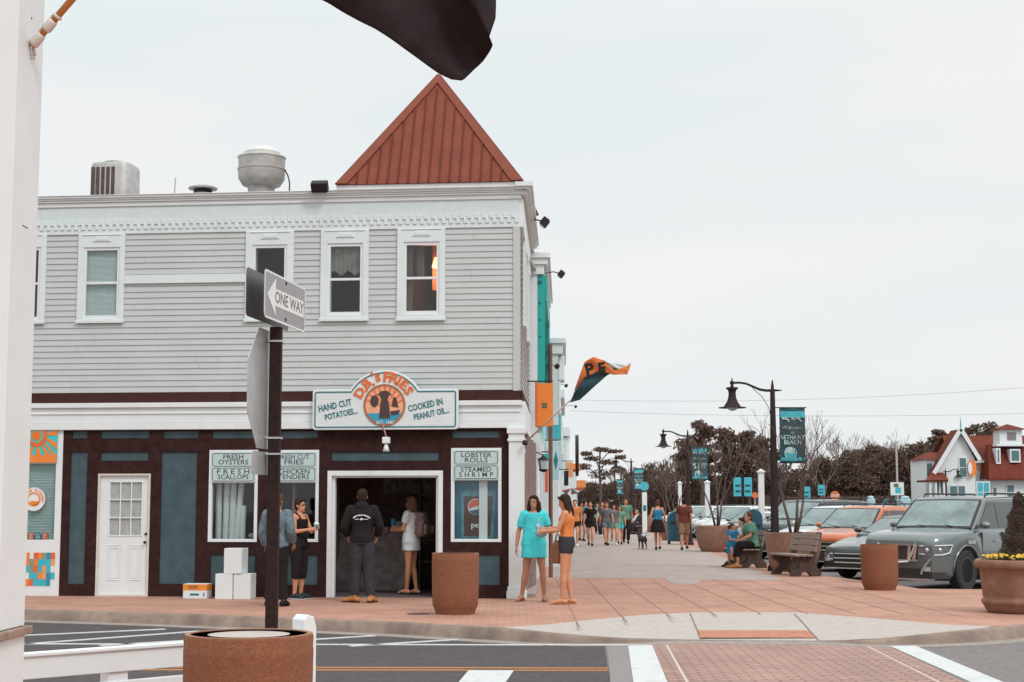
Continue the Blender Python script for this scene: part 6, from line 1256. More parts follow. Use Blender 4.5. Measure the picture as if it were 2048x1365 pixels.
for px in (1851, 1862, 1878): q = hp(px, 960); m = MB(); m.tube([(q[0], -1.3, 0), (q[0], -1.3, zlo_ - .15)], .09, 8); m.build('porch_column', M_white, hs_)
a, b = hp(1862, 950), hp(1895, 918); m = MB(); m.box(a[0], b[0] + .2, 1.5, 6, 0, b[1]); m.build('side_wing', M_hw, hs_); m = MB(); q3 = hp(1862, 905); m.add([(a[0] - .2, 1.3, b[1]), (b[0] + .6, 1.3, b[1]), (b[0] + .6, 3.5, b[1] + .6), (a[0] + .6, 3.5, b[1] + .6), (a[0] - .2, 6, b[1])], [(0, 1, 2, 3), (0, 3, 4)]); m.build('wing_roof', M_hr, hs_)
m = MB(); m.box(a[0] + .1, a[0] + .5, 1.46, 1.5, b[1] - 1.3, b[1] - .3); m.build('wing_window', MATS['teal_pane'], hs_)
# small far houses glimpsed through the trees
for px, D, w, h, l in ((1625, 150, 2.6, 2.0, 'tiny pale house glimpsed beyond the car park, left of the dark wood'), (1720, 150, 4, 2.4, 'tiny pale kiosk with an orange gable beyond the car park'), (1215, 190, 8, 3.4, 'far pale house beyond the crowd at the end of the walk')):
    t = thing('far_house', l, 'house', (gx(px, D), D, 0), 0, 'far houses beyond the car park'); m = MB(); m.box(-w / 2, w / 2, 0, 4, 0, h); m.build('wall', M_hw, t); m = MB(); m.add([(-w / 2 - .3, -.3, h), (w / 2 + .3, -.3, h), (w / 2 + .3, 2, h + 1.2), (-w / 2 - .3, 2, h + 1.2), (w / 2 + .3, 4.3, h), (-w / 2 - .3, 4.3, h)], [(0, 1, 2, 3), (3, 2, 4, 5)]); m.build('roof', M_hr if 'orange' in l else M_galv, t); m = MB(); m.box(-w * .3, -w * .1, -.04, -.01, h * .3, h * .8); m.build('window', M_dpane, t)
# ---------------------------------------------------------------- far trees
def blob_tree(name, label, loc, h, clumps, seed, n=220, leaf=.16, trunk_h=.5, mats=None, group='evergreen trees beyond the car park', cat='tree'):
    t = thing(name, label, cat, loc, 0, group); rr = random.Random(seed); tr = MB(); cr = MB()
    tr.tube([(0, 0, -.3), (.1, 0, h * .35), (-.05, .05, h * trunk_h), (.0, 0, h * .93)], [h * .026, h * .02, h * .015, h * .006], 7)
    for (cx, cy, cz, rx, rz) in clumps:
        cx, cy, cz, rx, rz = cx * h, cy * h, cz * h, rx * h, rz * h
        tr.tube([(0, 0, max(cz - rz - .12 * h, .2 * h)), (cx * .55, cy * .55, cz - rz * .8), (cx, cy, cz)], [h * .009, h * .006, h * .003], 5)
        def f():
            a = V((rr.gauss(0, 1), rr.gauss(0, 1), rr.gauss(0, 1))).normalized() * rr.random() ** .45; nz_ = 1 + .35 * NZ.noise(V((a.x * 2 + cx, a.y * 2, a.z * 2 + cz))); return (cx + a.x * rx * nz_, cy + a.y * rx * nz_, cz + a.z * rz * nz_)
        leaves(cr, f, n, leaf, rr, 3)
    tr.build('trunk', M_bark, t, smooth=True); cr.build('crown', mats or M_ev, t); return t
rr = random.Random(9)
def crownclumps(seed, n, zlo, zhi, wid, rx, rz, taper=True):
    r = random.Random(seed); o = []
    for i in range(n):
        z = zlo + (zhi - zlo) * i / (n - 1); k = (1 - abs((z - zlo) / (zhi - zlo) - .35) * .9) if taper else 1; a = r.random() * 6.28; d = wid * k * r.uniform(.3, 1); s = r.uniform(.75, 1.2); o.append((d * cos(a), d * sin(a), z, rx * s * (.6 + .4 * k), rz * s))
    return o
# umbrella pines on the left, tall pines in the middle, a dense evergreen clump on the right
up_ = blob_tree('pine_tree', 'flat-topped umbrella pine rising above the end of the walk', (gx(1200, 175), 175, 0), P(1200, 893, 175).z, [(-.18, 0, .90, .10, .03), (.02, 0, .955, .13, .035), (.2, 0, .93, .13, .03), (.28, 0, .85, .09, .03), (-.1, .05, .83, .13, .035), (.1, -.05, .78, .14, .04), (-.22, 0, .72, .11, .05), (.25, 0, .68, .12, .05), (0, 0, .62, .2, .07)], 3, 260, .15, .7, group='pines and bare trees behind the walk')
pines = []
pinesp = [(1403, 130, 836, 'tallest pine, between the first and second street lamps', 31), (1452, 135, 850, 'pine with broken clumps right of the tallest one', 32), (1497, 133, 856, 'pine directly left of the nearest lamp pole', 33), (1372, 140, 880, 'shorter pine behind the second lamp banner', 34), (1535, 140, 870, 'pine behind the nearest lamp pole', 35)]
for px, D, yt, l, sd in pinesp:
    h = P(px, yt, D).z; blob_tree('pine_tree', l, (gx(px, D), D, 0), h, crownclumps(sd, 15, .42, .93, .20, .135, .055), sd, 230, .17, group='pines and bare trees behind the walk')
# dense evergreens on the right
dn = blob_tree('evergreen_tree', 'rounded dark evergreen at the middle of the wood behind the notice sign', (gx(1745, 140), 140, 0), 7.4, crownclumps(51, 16, .16, .86, .24, .22, .13), 51, 560, .15, .6); reg(dn)
dn2 = blob_tree('evergreen_tree', 'broad dark evergreen left of the notice sign pole', (gx(1700, 136), 136, 0), 6.8, crownclumps(52, 16, .14, .84, .27, .22, .13), 52, 560, .15, .6); reg(dn2)
ev = [(1655, 138, .84, dn, 'low dark evergreen at the left end of the wood'), (1675, 146, .92, dn2, 'dark evergreen second from the left end of the wood'), (1725, 148, 1.08, dn2, 'dark evergreen with its top under the pale bare twigs'), (1775, 138, .93, dn, 'dark evergreen right behind the notice sign'), (1800, 145, 1.04, dn2, 'dark evergreen immediately right of the notice sign pole'), (1828, 140, 1.02, dn, 'dark evergreen right of the notice sign, taller than its neighbours'), (1852, 146, 1.08, dn2, 'dark evergreen left of the white house porch'), (1880, 150, 1.12, dn, 'dark evergreen behind the porch of the white house')]
for px, D, sc, p_, l in ev: copy_tree(p_, loc=(gx(px, D), D, 0), rz=px * .7, label=l, sc=sc)
for px, D, yt, l, sd in ((1885, 150, 855, 'wind-shaped pine left of the white house gable', 61), (1960, 165, 846, 'pine crown showing over the red roof ridge', 62), (1990, 165, 842, 'second pine crown over the red roof, nearer the belfry', 63), (2035, 165, 850, 'pine crown behind the belfry at the picture edge', 64)):
    h = P(px, yt, D).z; blob_tree('pine_tree', l, (gx(px, D), D, 0), h, crownclumps(sd, 11, .55, .95, .17, .11, .04), sd, 200, .17)
M_pt = mat('pale_twig', (.20, .155, .14), .9, var=.15)
for px, D, yt, sd, l in ((1645, 130, 882, 71, 'pale bare tree at the left of the dark wood'), (1690, 150, 866, 72, 'pale bare tree rising behind the low evergreens'), (1780, 150, 872, 73, 'pale bare tree behind the notice sign'), (1815, 155, 874, 74, 'pale bare tree right of the notice sign pole'), (1315, 150, 920, 75, 'small bare tree behind the second lamp head'), (1290, 130, 925, 76, 'bare brown tree over the crowd'), (1240, 140, 930, 77, 'bare brown tree over the far end of the walk'), (1330, 120, 930, 78, 'bare brown tree above the walking woman'), (1560, 125, 915, 81, 'bare brown tree right of the nearest lamp pole')):
    h = P(px, yt, D).z; brown = sd >= 75; bare_tree('bare_tree', l, (gx(px, D), D, 0), h, 1, sd, 'bare trees beyond the car park', 6, M_bark if brown else M_pt, .022 if brown else .014, .62)
# distant thicket nobody could count
th_ = MB(); rr = random.Random(17)
M_th = [mat('thicket_brown', (.13, .088, .075), .95, var=.3, spec=.1), mat('thicket_rust', (.17, .10, .078), .95, var=.3, spec=.1), mat('thicket_grey', (.115, .09, .08), .95, var=.3, spec=.1)]
for m_ in M_th: translucent(m_)
def thp():
    x = rr.uniform(2, 85); base = 4.2 + 1.5 * NZ.noise(V((x * .09, 3, 0))) + .9 * NZ.noise(V((x * .35, 7, 0))); return (x, 182 + rr.uniform(-5, 5), base * rr.random() ** .8 - .1)
leaves(th_, thp, 26000, .34, rr, 3); tag(th_.build('distant_thicket', M_th), 'brown winter thicket closing the view beyond the car park', 'thicket', kind='stuff')
th_ = MB()
def thp3(): x = rr.uniform(gx(1255, 146), gx(1665, 146)); return (x, 146 + rr.uniform(-4, 4), (4.3 + 1.3 * NZ.noise(V((x * .2, 9, 0)))) * rr.random() ** .75)
leaves(th_, thp3, 15000, .20, rr, 3); tag(th_.build('winter_wood', M_th), 'brown winter wood filling the space under the tall pines', 'wood', kind='stuff')
th_ = MB()
def thp2(): x = rr.uniform(20, 46); return (x, 128 + rr.uniform(-2, 2), 2.3 * rr.random() ** .8)
leaves(th_, thp2, 7000, .16, rr, 3); tag(th_.build('low_hedge', [M_th[1], M_th[0], M_th[2]]), 'low rusty hedge at the foot of the dark wood', 'hedge', kind='stuff')
# power lines
for k, (a, b, sag, l) in enumerate(((P(1140, 822, 75), P(2300, 818, 75), .3, 'lower thin power line crossing the sky'), (P(1140, 800, 80), P(2300, 752, 80), .5, 'upper thin power line slanting across the sky'))):
    m = MB(); m.tube([tuple(a.lerp(b, t / 20) - V((0, 0, sag * 4 * (t / 20) * (1 - t / 20)))) for t in range(21)], .009, 4); tag(m.build('power_line', M_galv), l, 'power line', 'power lines')
# ================================================================ PEOPLE
SK = {'light': (.50, .27, .185), 'tan': (.40, .185, .11), 'orange': (.56, .25, .14), 'dark': (.16, .08, .05)}
def skin(n): return mat('skin_' + n, SK[n], .6, var=.05, scale=9)
def clo(n, c, var=.14): return mat('cloth_' + n, c, .9, var=var, scale=11, spec=.15, bump=1.0, bscale=13)
def person(label, loc, rz=0, H=1.7, pose=None, top=None, bottom=None, shoes=None, hair=None, sk='light', vox=.013, near=False, male=False, group=None, stretch=1.0):
    t = thing('person', label, 'person', loc, rz, group); k = H / 1.7; t.scale = (k * stretch, k * stretch, k); p = dict(pose or {}); sit = p.get('sit', 0)
    up = V((0, 0, -sit)); lean = V(p.get('lean', (0, 0, 1))).normalized(); pel = V((0, 0, .95)) + up + V(p.get('pel', (0, 0, 0)))
    def sp(z, x=0, y=0): return pel + lean * (z - .95) + V((x, y, 0))
    J = dict(hipL=V((.085, 0, .92)) + up, hipR=V((-.085, 0, .92)) + up, kneeL=V((.09, -.01, .49)), kneeR=V((-.09, -.01, .49)), ankL=V((.09, .02, .09)), ankR=V((-.09, .02, .09)),
             shL=sp(1.405, .155 if not male else .18), shR=sp(1.405, -.155 if not male else -.18), elL=sp(1.13, .21 if not male else .24), elR=sp(1.13, -.21 if not male else -.24), wrL=sp(.90, .22 if not male else .26, -.05), wrR=sp(.90, -.22 if not male else -.26, -.05))
    for a in ('hipL', 'hipR'): J[a] += V(p.get('pel', (0, 0, 0)))
    for a, b in p.items():
        if a in J: J[a] = V(b)
    fd = {'L': V(p.get('toeL', (.02, -1, 0))).normalized(), 'R': V(p.get('toeR', (-.02, -1, 0))).normalized()}
    mg_ = 1.08 if male else 1.0
    TS_ = [(.86, .145, .10), (.92, .168, .118), (.99, .160, .115), (1.07, .130 * mg_, .094 * mg_), (1.15, .128 * mg_, .095 * mg_), (1.24, .146 * mg_, .112), (1.32, .160 * mg_, .118), (1.38, .160 * mg_, .10), (1.42, .125 * mg_, .075), (1.455, .07, .06)]
    def torso(m, z0, z1, g, flare=0.0, n=20):
        rs = []; zs = [z0] + [z for z, *_ in TS_ if z0 < z < z1] + [z1]
        for z in zs:
            for (a, ax, ay), (b, bx, by) in zip(TS_, TS_[1:]):
                if z <= b or b == TS_[-1][0]:
                    u = min(1, max(0, (z - a) / (b - a))); rx, ry = ax + (bx - ax) * u + g, ay + (by - ay) * u + g; break
            if flare: f_ = max(0, (1.25 - z) / .5) * flare; rx = max(rx, .150 + g) + f_; ry = max(ry, .112 + g) + f_ * .8
            c = sp(z); rs.append([tuple(c + V((rx * cos(2 * pi * i / n) * (1 + .015 * sin(5 * i + z * 30) if flare else 1), ry * sin(2 * pi * i / n), 0))) for i in range(n)])
        m.rings(rs)
    def limb(m, pts, rad): m.tube([tuple(a) for a in pts], rad, 12, True)
    nk = sp(1.45, 0, .01); hc = sp(1.585, 0, 0) + V(p.get('head', (0, -.015, 0))); HM = MX.Translation(hc) @ MX.Rotation(R(p.get('yaw', 0)), 4, 'Z') @ MX.Rotation(R(p.get('nod', 0)), 4, 'X')
    m = MB(); torso(m, .88, 1.455, 0); limb(m, [nk - lean * .04, hc - V((0, -.01, .06))], [.058, .050])
    K = m.M; m.M = HM; m.ell((0, .012, .02), (.072, .090, .098), 16, 11); m.ell((0, -.018, -.045), (.054, .066, .070), 14, 9); m.tube([(0, -.076, .012), (0, -.098, -.022)], [.008, .014], 8, True); m.ell((.072, .015, -.005), (.012, .02, .03), 8, 6); m.ell((-.072, .015, -.005), (.012, .02, .03), 8, 6); m.tube([(-.02, -.078, -.052), (.02, -.078, -.052)], .010, 8, True); m.ell((0, -.068, -.09), (.022, .02, .018), 8, 6); m.M = K
    for s in 'LR':
        sx = 1 if s == 'L' else -1
        sh, el, wr = J['sh' + s], J['el' + s], J['wr' + s]
        limb(m, [sh, sh.lerp(el, .5), el], [.048 * mg_, .043 * mg_, .036]); limb(m, [el, el.lerp(wr, .3), wr], [.037, .038, .025])
        d = V(p.get('hand' + s, (wr - el))).normalized(); ppl = V(p.get('side' + s, (-sx, 0, 0))); w = (ppl - d * ppl.dot(d)); w = w.normalized() if w.length > .1 else d.orthogonal().normalized(); nn_ = d.cross(w)
        pc_ = wr + d * .045; m.tube([tuple(wr), tuple(pc_), tuple(wr + d * .085)], [.022, .036, .032], 12, True, .5, ax=tuple(nn_))
        if near:
            cu = p.get('curl' + s, .35)
            for j, (o, ln) in enumerate(((-.028, .070), (-.010, .082), (.009, .078), (.027, .062))):
                b = wr + d * .085 + nn_ * o * 1.05; e1 = b + (d * (1 - cu * .3) + w * cu).normalized() * ln * .5; e2 = e1 + (d * (1 - cu) + w * cu * 1.4).normalized() * ln * .5
                m.tube([tuple(b), tuple(e1), tuple(e2)], [.0105, .0095, .008], 7, True)
            b = wr + d * .03 - nn_ * .03; e1 = b + (d * .6 - nn_ * .7 + w * .3).normalized() * .035; e2 = e1 + (d * .9 - nn_ * .2 + w * .3).normalized() * .03; m.tube([tuple(b), tuple(e1), tuple(e2)], [.013, .011, .009], 7, True)
        else: m.tube([tuple(wr + d * .07), tuple(wr + d * .12), tuple(wr + d * .155)], [.03, .026, .014], 8, True, .5)
        h_, kn, an = J['hip' + s], J['knee' + s], J['ank' + s]
        limb(m, [h_, h_.lerp(kn, .35), h_.lerp(kn, .8), kn], [.088, .084, .060, .054]); limb(m, [kn, kn.lerp(an, .3), kn.lerp(an, .75), an], [.052, .056, .038, .033])
        f = fd[s]; hl = an - f * .05 + V((0, 0, -.045)); m.tube([tuple(hl), tuple(an + V((0, 0, -.03)) + f * .03), tuple(an + f * .10 + V((0, 0, -.052))), tuple(an + f * .165 + V((0, 0, -.068)))], [.032, .038, .036, .022], 10, True)
    b = m.build('body', skin(sk), t); bake(b, [('REMESH', dict(mode='VOXEL', voxel_size=vox if not near else .0085)), ('SMOOTH', dict(factor=.5, iterations=2))])
    rem = [('REMESH', dict(mode='VOXEL', voxel_size=vox)), ('SMOOTH', dict(factor=.5, iterations=3))]
    if top:
        c, kind, hem, sl = top['m'], top.get('kind', 'tee'), top.get('hem', .92), top.get('sleeve', .5); g = top.get('g', .016); m = MB()
        torso(m, hem, 1.425 if kind != 'tank' else 1.36, g, top.get('flare', 0))
        for s in 'LR':
            sh, el, wr = J['sh' + s], J['el' + s], J['wr' + s]; gg = g * 1.3
            if kind == 'tank': sg_ = 1 if s == 'L' else -1; m.tube([tuple(sp(1.30, .10 * sg_, -.09)), tuple(sp(1.40, .09 * sg_, -.065)), tuple(sp(1.455, .085 * sg_, .0)), tuple(sp(1.41, .09 * sg_, .075)), tuple(sp(1.30, .10 * sg_, .10))], .022, 8); continue
            s0 = sh; limb(m, [sp(1.405, .05 if s == 'L' else -.05), s0.lerp(sp(1.39), .12)], [.046, .050 + gg * .6])
            q = [s0, s0.lerp(el, min(sl, 1) * .5)]; rr_ = [.052 + gg * .6, .047 + gg]
            if sl <= 1: q += [s0.lerp(el, sl)]; rr_ += [(.046 + gg) if not top.get('flare') else .062]
            else: q += [el, el.lerp(wr, (sl - 1) * .5), el.lerp(wr, sl - 1)]; rr_ += [.040 + gg, .040 + gg, .030 + gg * .7]
            d0 = (q[0] - q[1]).normalized(); q = [q[0] + d0 * rr_[0] * .8, q[0] + d0 * rr_[0] * .45] + q; rr_ = [rr_[0] * .5, rr_[0] * .85] + rr_
            m.tube([tuple(a) for a in q], rr_, 12)
        if top.get('hood'): m.ell(tuple(sp(1.45, 0, .07)), (.11, .06, .08), 14, 8)
        o = m.build(top.get('name', 'shirt'), c, t); bake(o, rem)
    if bottom:
        kind, c = bottom['kind'], bottom['m']; m = MB(); z0 = bottom.get('waist', 1.02)
        if kind == 'skirt':
            rs = []
            for z, rx in ((z0, .15), (.93, .19), (.80, .235), (bottom['len'], .26)):
                cc = sp(z) if not sit else sp(z); rs.append([tuple(V((cc.x + rx * (1 + .06 * sin(i * 1.9)) * cos(2 * pi * i / 24), cc.y + rx * .8 * (1 + .06 * sin(i * 1.9)) * sin(2 * pi * i / 24), cc.z))) for i in range(24)])
            m.rings(rs)
        else:
            torso(m, .87, z0, .014)
            for s in 'LR':
                h_, kn, an = J['hip' + s], J['knee' + s], J['ank' + s]; f = bottom['len']; g = bottom.get('g', .014)
                q = [h_]; r_ = [.094 + g * .4]
                if f <= 1: q += [h_.lerp(kn, f * .5), h_.lerp(kn, f)]; r_ += [.088 + g * .7, (.088 - .030 * f) + g * 1.3]
                else: q += [h_.lerp(kn, .5), kn, kn.lerp(an, (f - 1) * .5), kn.lerp(an, f - 1)]; r_ += [.078 + g, .058 + g, .056 + g, .042 + g * 1.2]
                m.tube([tuple(a) for a in q], r_, 12)
        o = m.build({'skirt': 'skirt', 'shorts': 'shorts'}.get(kind, 'trousers'), c, t); bake(o, rem)
    if shoes:
        for s in 'LR':
            an = J['ank' + s]; f = fd[s]; m = MB(); hl = an - f * .055; up_ = V((0, 0, 1))
            if shoes.get('kind') == 'sandal':
                m.tube([tuple(hl + V((0, 0, -.082))), tuple(an + f * .06 + V((0, 0, -.082))), tuple(an + f * .17 + V((0, 0, -.082)))], [.040, .045, .038], 12, True, .22, ax=tuple(f.cross(up_)))
                m.tube([tuple(an + f * .09 + f.cross(up_) * .045 + V((0, 0, -.07))), tuple(an + f * .085 + V((0, 0, -.01))), tuple(an + f * .09 - f.cross(up_) * .045 + V((0, 0, -.07)))], .012, 6)
            else:
                m.tube([tuple(hl + V((0, 0, -.045))), tuple(an + V((0, 0, -.025)) + f * .03), tuple(an + f * .11 + V((0, 0, -.05))), tuple(an + f * .19 + V((0, 0, -.062)))], [.042, .047, .044, .030], 12, True)
            m.build('shoe', shoes['m'], t, smooth=True)
            if shoes.get('sole'): m = MB(); m.tube([tuple(hl + V((0, 0, -.080))), tuple(an + f * .08 + V((0, 0, -.080))), tuple(an + f * .19 + V((0, 0, -.080)))], [.044, .050, .038], 12, True, .28, ax=tuple(f.cross(up_))); m.build('sole', shoes['sole'], t, smooth=True)
    if hair:
        m = MB(); m.M = HM; hk = hair['kind']
        m.ell((0, .026, .036), (.083, .092, .096), 16, 10); m.ell((0, .045, -.01), (.078, .068, .085), 14, 9)
        if near or hk != 'short': m.tube([(-.05, -.055, .085), (0, -.062, .10), (.05, -.055, .085)], .020, 8, True)
        if hk == 'long':
            Ln = hair.get('len', .25)
            for a in range(-3, 4):
                x = a * .026; y0 = .075 - abs(a) * .018
                K2 = m.M; b0_ = HM @ V((x, y0, .0)); m.M = MX.Identity(4); bk_ = hair.get('back', 0); jl = .9 + .1 * sin(a * 2.3)
                m.tube([tuple(b0_), tuple(b0_ + V((x * .1, .018 + bk_, -Ln * .33))), tuple(b0_ + V((x * .25, .022 + bk_ * 1.2, -Ln * .7))), tuple(b0_ + V((x * .1, .01 + bk_, -Ln * jl)))], [.035, .036, .032, .014], 8, True); m.M = K2
            if hair.get('front', 1):
                for sx in (-1, 1): m.tube([(sx * .062, -.02, .05), (sx * .083, -.012, -.03), (sx * .085, -.012, -.12), (sx * .085, -.02, -min(.2, Ln))], [.022, .026, .028, .014], 8, True)
        if hk == 'pony': m.tube([(0, .10, .05), (0, .16, .02), (0, .15, -.12), (0, .14, -.18)], [.025, .032, .026, .010], 8, True)
        if hk == 'bun': m.ell((0, .075, .11), (.045, .045, .04), 10, 7)
        o = m.build('hair', hair['m'], t); bake(o, [('REMESH', dict(mode='VOXEL', voxel_size=max(.009, vox * .8))), ('SMOOTH', dict(factor=.5, iterations=2))])
    if near:
        for sx in (-1, 1):
            m = MB(); m.M = HM; m.ell((sx * .028, -.072, .010), (.012, .008, .006), 8, 5); m.build('eye', mat('eye_dark', (.03, .02, .018), .3), t, smooth=True)
            m = MB(); m.M = HM; m.tube([(sx * .014, -.080, .030), (sx * .042, -.070, .031)], .004, 5, True); m.build('eyebrow', MATS['eye_dark'], t)
        m = MB(); m.M = HM; m.tube([(-.022, -.083, -.052), (0, -.090, -.052), (.022, -.083, -.052)], .0055, 6, True); m.build('lips', mat('lip_red', (.35, .10, .08), .5), t, smooth=True)
    t['hm'] = 0; del t['hm']
    return t, J, HM
def pw_(t, v): return MX.Translation(t.location) @ MX.Rotation(t.rotation_euler[2], 4, 'Z') @ MX.Diagonal((*t.scale, 1)) @ V(v)
HB = mat('hair_dark_brown', (.034, .018, .013), .75, var=.5, scale=60, spec=.15, bump=1.0, bscale=70); HL = mat('hair_light_brown', (.17, .09, .055), .7, var=.4, scale=60, spec=.2, bump=1.0, bscale=70); HR = mat('hair_auburn', (.12, .045, .026), .7, var=.4, scale=60, spec=.2, bump=1.0, bscale=70)
C_teal = clo('aqua', (.07, .58, .62), .08); C_or = clo('orange', (.62, .21, .07)); C_bk = clo('black', (.020, .015, .016)); C_wh = clo('white', (.66, .72, .74)); C_den = clo('denim', (.13, .17, .20), .3); C_gr = clo('green', (.13, .28, .20)); C_gy = clo('grey', (.13, .13, .14)); C_bl = clo('blue', (.03, .20, .36)); C_rd = clo('maroon', (.16, .05, .035)); C_kh = clo('khaki', (.28, .15, .085)); C_dk = clo('charcoal', (.042, .040, .048)); C_tn = mat('tan_leather', (.45, .17, .04), .6); C_sand = mat('sandal_leather', (.22, .09, .04), .6)
# two women at the corner
g = G(1068, 1203)
w1, J1, H1 = person('woman in a long aqua T-shirt and sandals facing the camera beside the corner column', (g.x, g.y, 0), R(-4), 1.68, dict(pel=(.0, 0, 0), kneeL=(.14, -.03, .49), kneeR=(-.13, -.01, .49), ankL=(.17, .0, .09), ankR=(-.20, .02, .09), toeR=(-.5, -1, 0), toeL=(.1, -1, 0), elR=(-.25, .03, 1.12), wrR=(-.28, -.03, .88), elL=(.25, .02, 1.15), wrL=(.16, -.20, 1.12), handL=(-.3, -.5, .2), sideL=(-1, 0, 0), yaw=-12),
    dict(m=C_teal, hem=.70, sleeve=.75, g=.02, flare=.035), dict(kind='shorts', m=C_bk, len=.25, waist=.98), dict(kind='sandal', m=C_sand), dict(kind='long', m=HB, len=.20), 'tan', near=True)
g = G(1134, 1209)
w2, J2, H2 = person('woman in orange top and dark shorts with long dark hair, facing left', (g.x, g.y, 0), R(-98), 1.70, dict(elL=(.17, -.12, 1.14), wrL=(.10, -.34, 1.12), elR=(-.17, -.12, 1.16), wrR=(-.09, -.34, 1.16), ankL=(.10, -.06, .09), kneeL=(.10, -.04, .49), ankR=(-.06, .06, .09), nod=20, head=(0, -.035, -.01)),
    dict(m=C_or, kind='tank', hem=1.03, g=.010), dict(kind='shorts', m=C_dk, len=.32, waist=1.05), dict(kind='sandal', m=C_tn), dict(kind='long', m=HB, len=.48, front=0, back=.03), 'orange', near=True)
def bag(name, label, cat, loc, rz, w, d, h, m_, strap=.3, flap=None):
    t = thing(name, label, cat, loc, rz); m = MB(); m.rings([rr4(w * .8, d, min(w, d) * .5, 0), rr4(w, d * 1.1, min(w, d) * .6, h * .25), rr4(w * .95, d, min(w, d) * .5, h * .75), rr4(w * .7, d * .4, d * .2, h)]); m.build('bag_body', m_, t, smooth=True)
    if strap: m = MB(); m.tube([(-w * .6, 0, h * .95), (-w * .4, 0, h + strap * .8), (0, 0, h + strap), (w * .4, 0, h + strap * .8), (w * .6, 0, h * .95)], .012, 6); m.build('strap', flap or m_, t, smooth=True)
    return t
p_ = pw_(w2, (-.16, -.16, .62)); bag('tote_bag', 'brown pointed shoulder bag hanging between the two women at the corner', 'bag', p_, R(-60), .10, .055, .36, mat('bag_brown', (.28, .12, .06), .7, var=.15), .10)
p_ = pw_(w2, (.0, -.40, 1.10)); t = thing('bundle', 'pale blue crumpled bundle held between the two women', 'bundle', p_); m = MB(); m.ell((0, 0, 0), (.10, .09, .07), 14, 9); m.ell((-.05, -.02, .09), (.05, .05, .06), 10, 7); o = m.build('cloth_bundle', mat('bundle_blue', (.30, .42, .50), .8, var=.45, scale=30), t); bake(o, [('REMESH', dict(mode='VOXEL', voxel_size=.012)), ('SMOOTH', dict(factor=.5, iterations=2))]); m = MB(); m.tube([(-.03, 0, .1), (-.05, .03, .18), (-.02, .06, .24)], .012, 6); m.build('strap', MATS['bundle_blue'], t, smooth=True)
# woman with a cup
g = G(597, 1199)
w3, J3, H3 = person('woman with glasses in black vest and cropped trousers, facing right beside the sign post', (g.x, g.y, 0), R(62), 1.63, dict(elR=(-.19, -.03, 1.14), wrR=(-.10, -.24, 1.18), elL=(.20, -.10, 1.14), wrL=(.08, -.30, 1.20), handR=(.6, -1, .1), toeL=(.2, -1, 0), yaw=0),
    dict(m=C_bk, kind='tank', hem=.98, g=.014), dict(kind='capri', m=C_bk, len=1.35, waist=1.04, g=.028), dict(m=clo('shoe_dark', (.03, .04, .045)), sole=mat('rubber_white', (.60, .60, .58), .7)), dict(kind='bun', m=HB), 'orange', near=True)
m = MB(); m.M = H3
for sx in (-1, 1): m.tube([(sx * .028 + .018 * cos(a), -.088, .010 + .013 * sin(a)) for a in [2 * pi * k / 10 for k in range(11)]], .0025, 5)
m.tube([(-.01, -.09, .012), (.01, -.09, .012)], .002, 5); m.tube([(.046, -.085, .012), (.074, .0, .012)], .002, 5); m.tube([(-.046, -.085, .012), (-.074, .0, .012)], .002, 5); m.build('glasses', M_black, w3)
cp = thing('drink_cup', 'white and turquoise takeaway cup held up by the woman in the black vest', 'cup', pw_(w3, (.03, -.33, 1.17))); m = MB(); m.lathe([(.03, 0), (.042, .10)], 14); m.build('cup_body', M_white, cp, smooth=False); m = MB(); m.lathe([(.0335, .03), (.0425, .07), (.0425, .09)], 14); m.build('print', M_cyan, cp); m = MB(); m.lathe([(.045, .10), (.045, .11), (.03, .13), (.01, .135)], 14); m.build('lid', M_white, cp)
# man behind the post
g = G(552, 1213); person('person in a faded denim jacket and black trousers standing behind the sign post', (g.x, g.y, 0), R(165), 1.70, dict(ankL=(.13, 0, .09), ankR=(-.13, .03, .09), elL=(.24, .02, 1.12), wrL=(.23, -.08, .90), elR=(-.25, .05, 1.12), wrR=(-.22, -.12, .95), yaw=0),
    dict(m=C_den, hem=.88, sleeve=1.9, g=.022, name='jacket'), dict(kind='trousers', m=C_bk, len=1.97, g=.022), dict(m=C_bk), dict(kind='short', m=HR), 'tan', male=True, near=True)
# man in the black hoodie
g = G(722, 1206); w5, _, _ = person('man in black hooded sweatshirt and tan shoes, seen from behind at the doorway', (g.x, g.y + .05, 0), R(182), 1.78, dict(ankL=(.10, .0, .09), ankR=(-.14, .03, .09), toeR=(-.4, -1, 0), toeL=(.9, -.5, 0), elR=(-.27, .0, 1.14), wrR=(-.22, -.14, .98), elL=(.27, .02, 1.13), wrL=(.22, -.12, .98)),
    dict(m=C_bk, hem=.90, sleeve=1.85, g=.022, hood=True, name='hoodie'), dict(kind='trousers', m=C_dk, len=1.93, g=.024), dict(m=C_tn, sole=C_bk), dict(kind='short', m=HB), 'light', male=True, near=True)
m = MB()
for i in range(11):
    a = R(150 - i * 12); m.M = MX.Translation((-.125 * cos(a) * 1.1, .168, 1.235 + .075 * sin(a))) @ MX.Rotation(-(a - pi / 2), 4, 'Y') ; m.box(-.009, .009, -.004, .006, -.011 if i % 3 else -.006, .012)
m.M = MX.Translation((0, .168, 1.25)); m.box(-.10, -.03, 0, .006, -.004, .004); m.box(.03, .10, 0, .006, -.004, .004); m.ell((0, .002, .0), (.022, .006, .018), 8, 5)
m.build('back_print', M_white, w5)
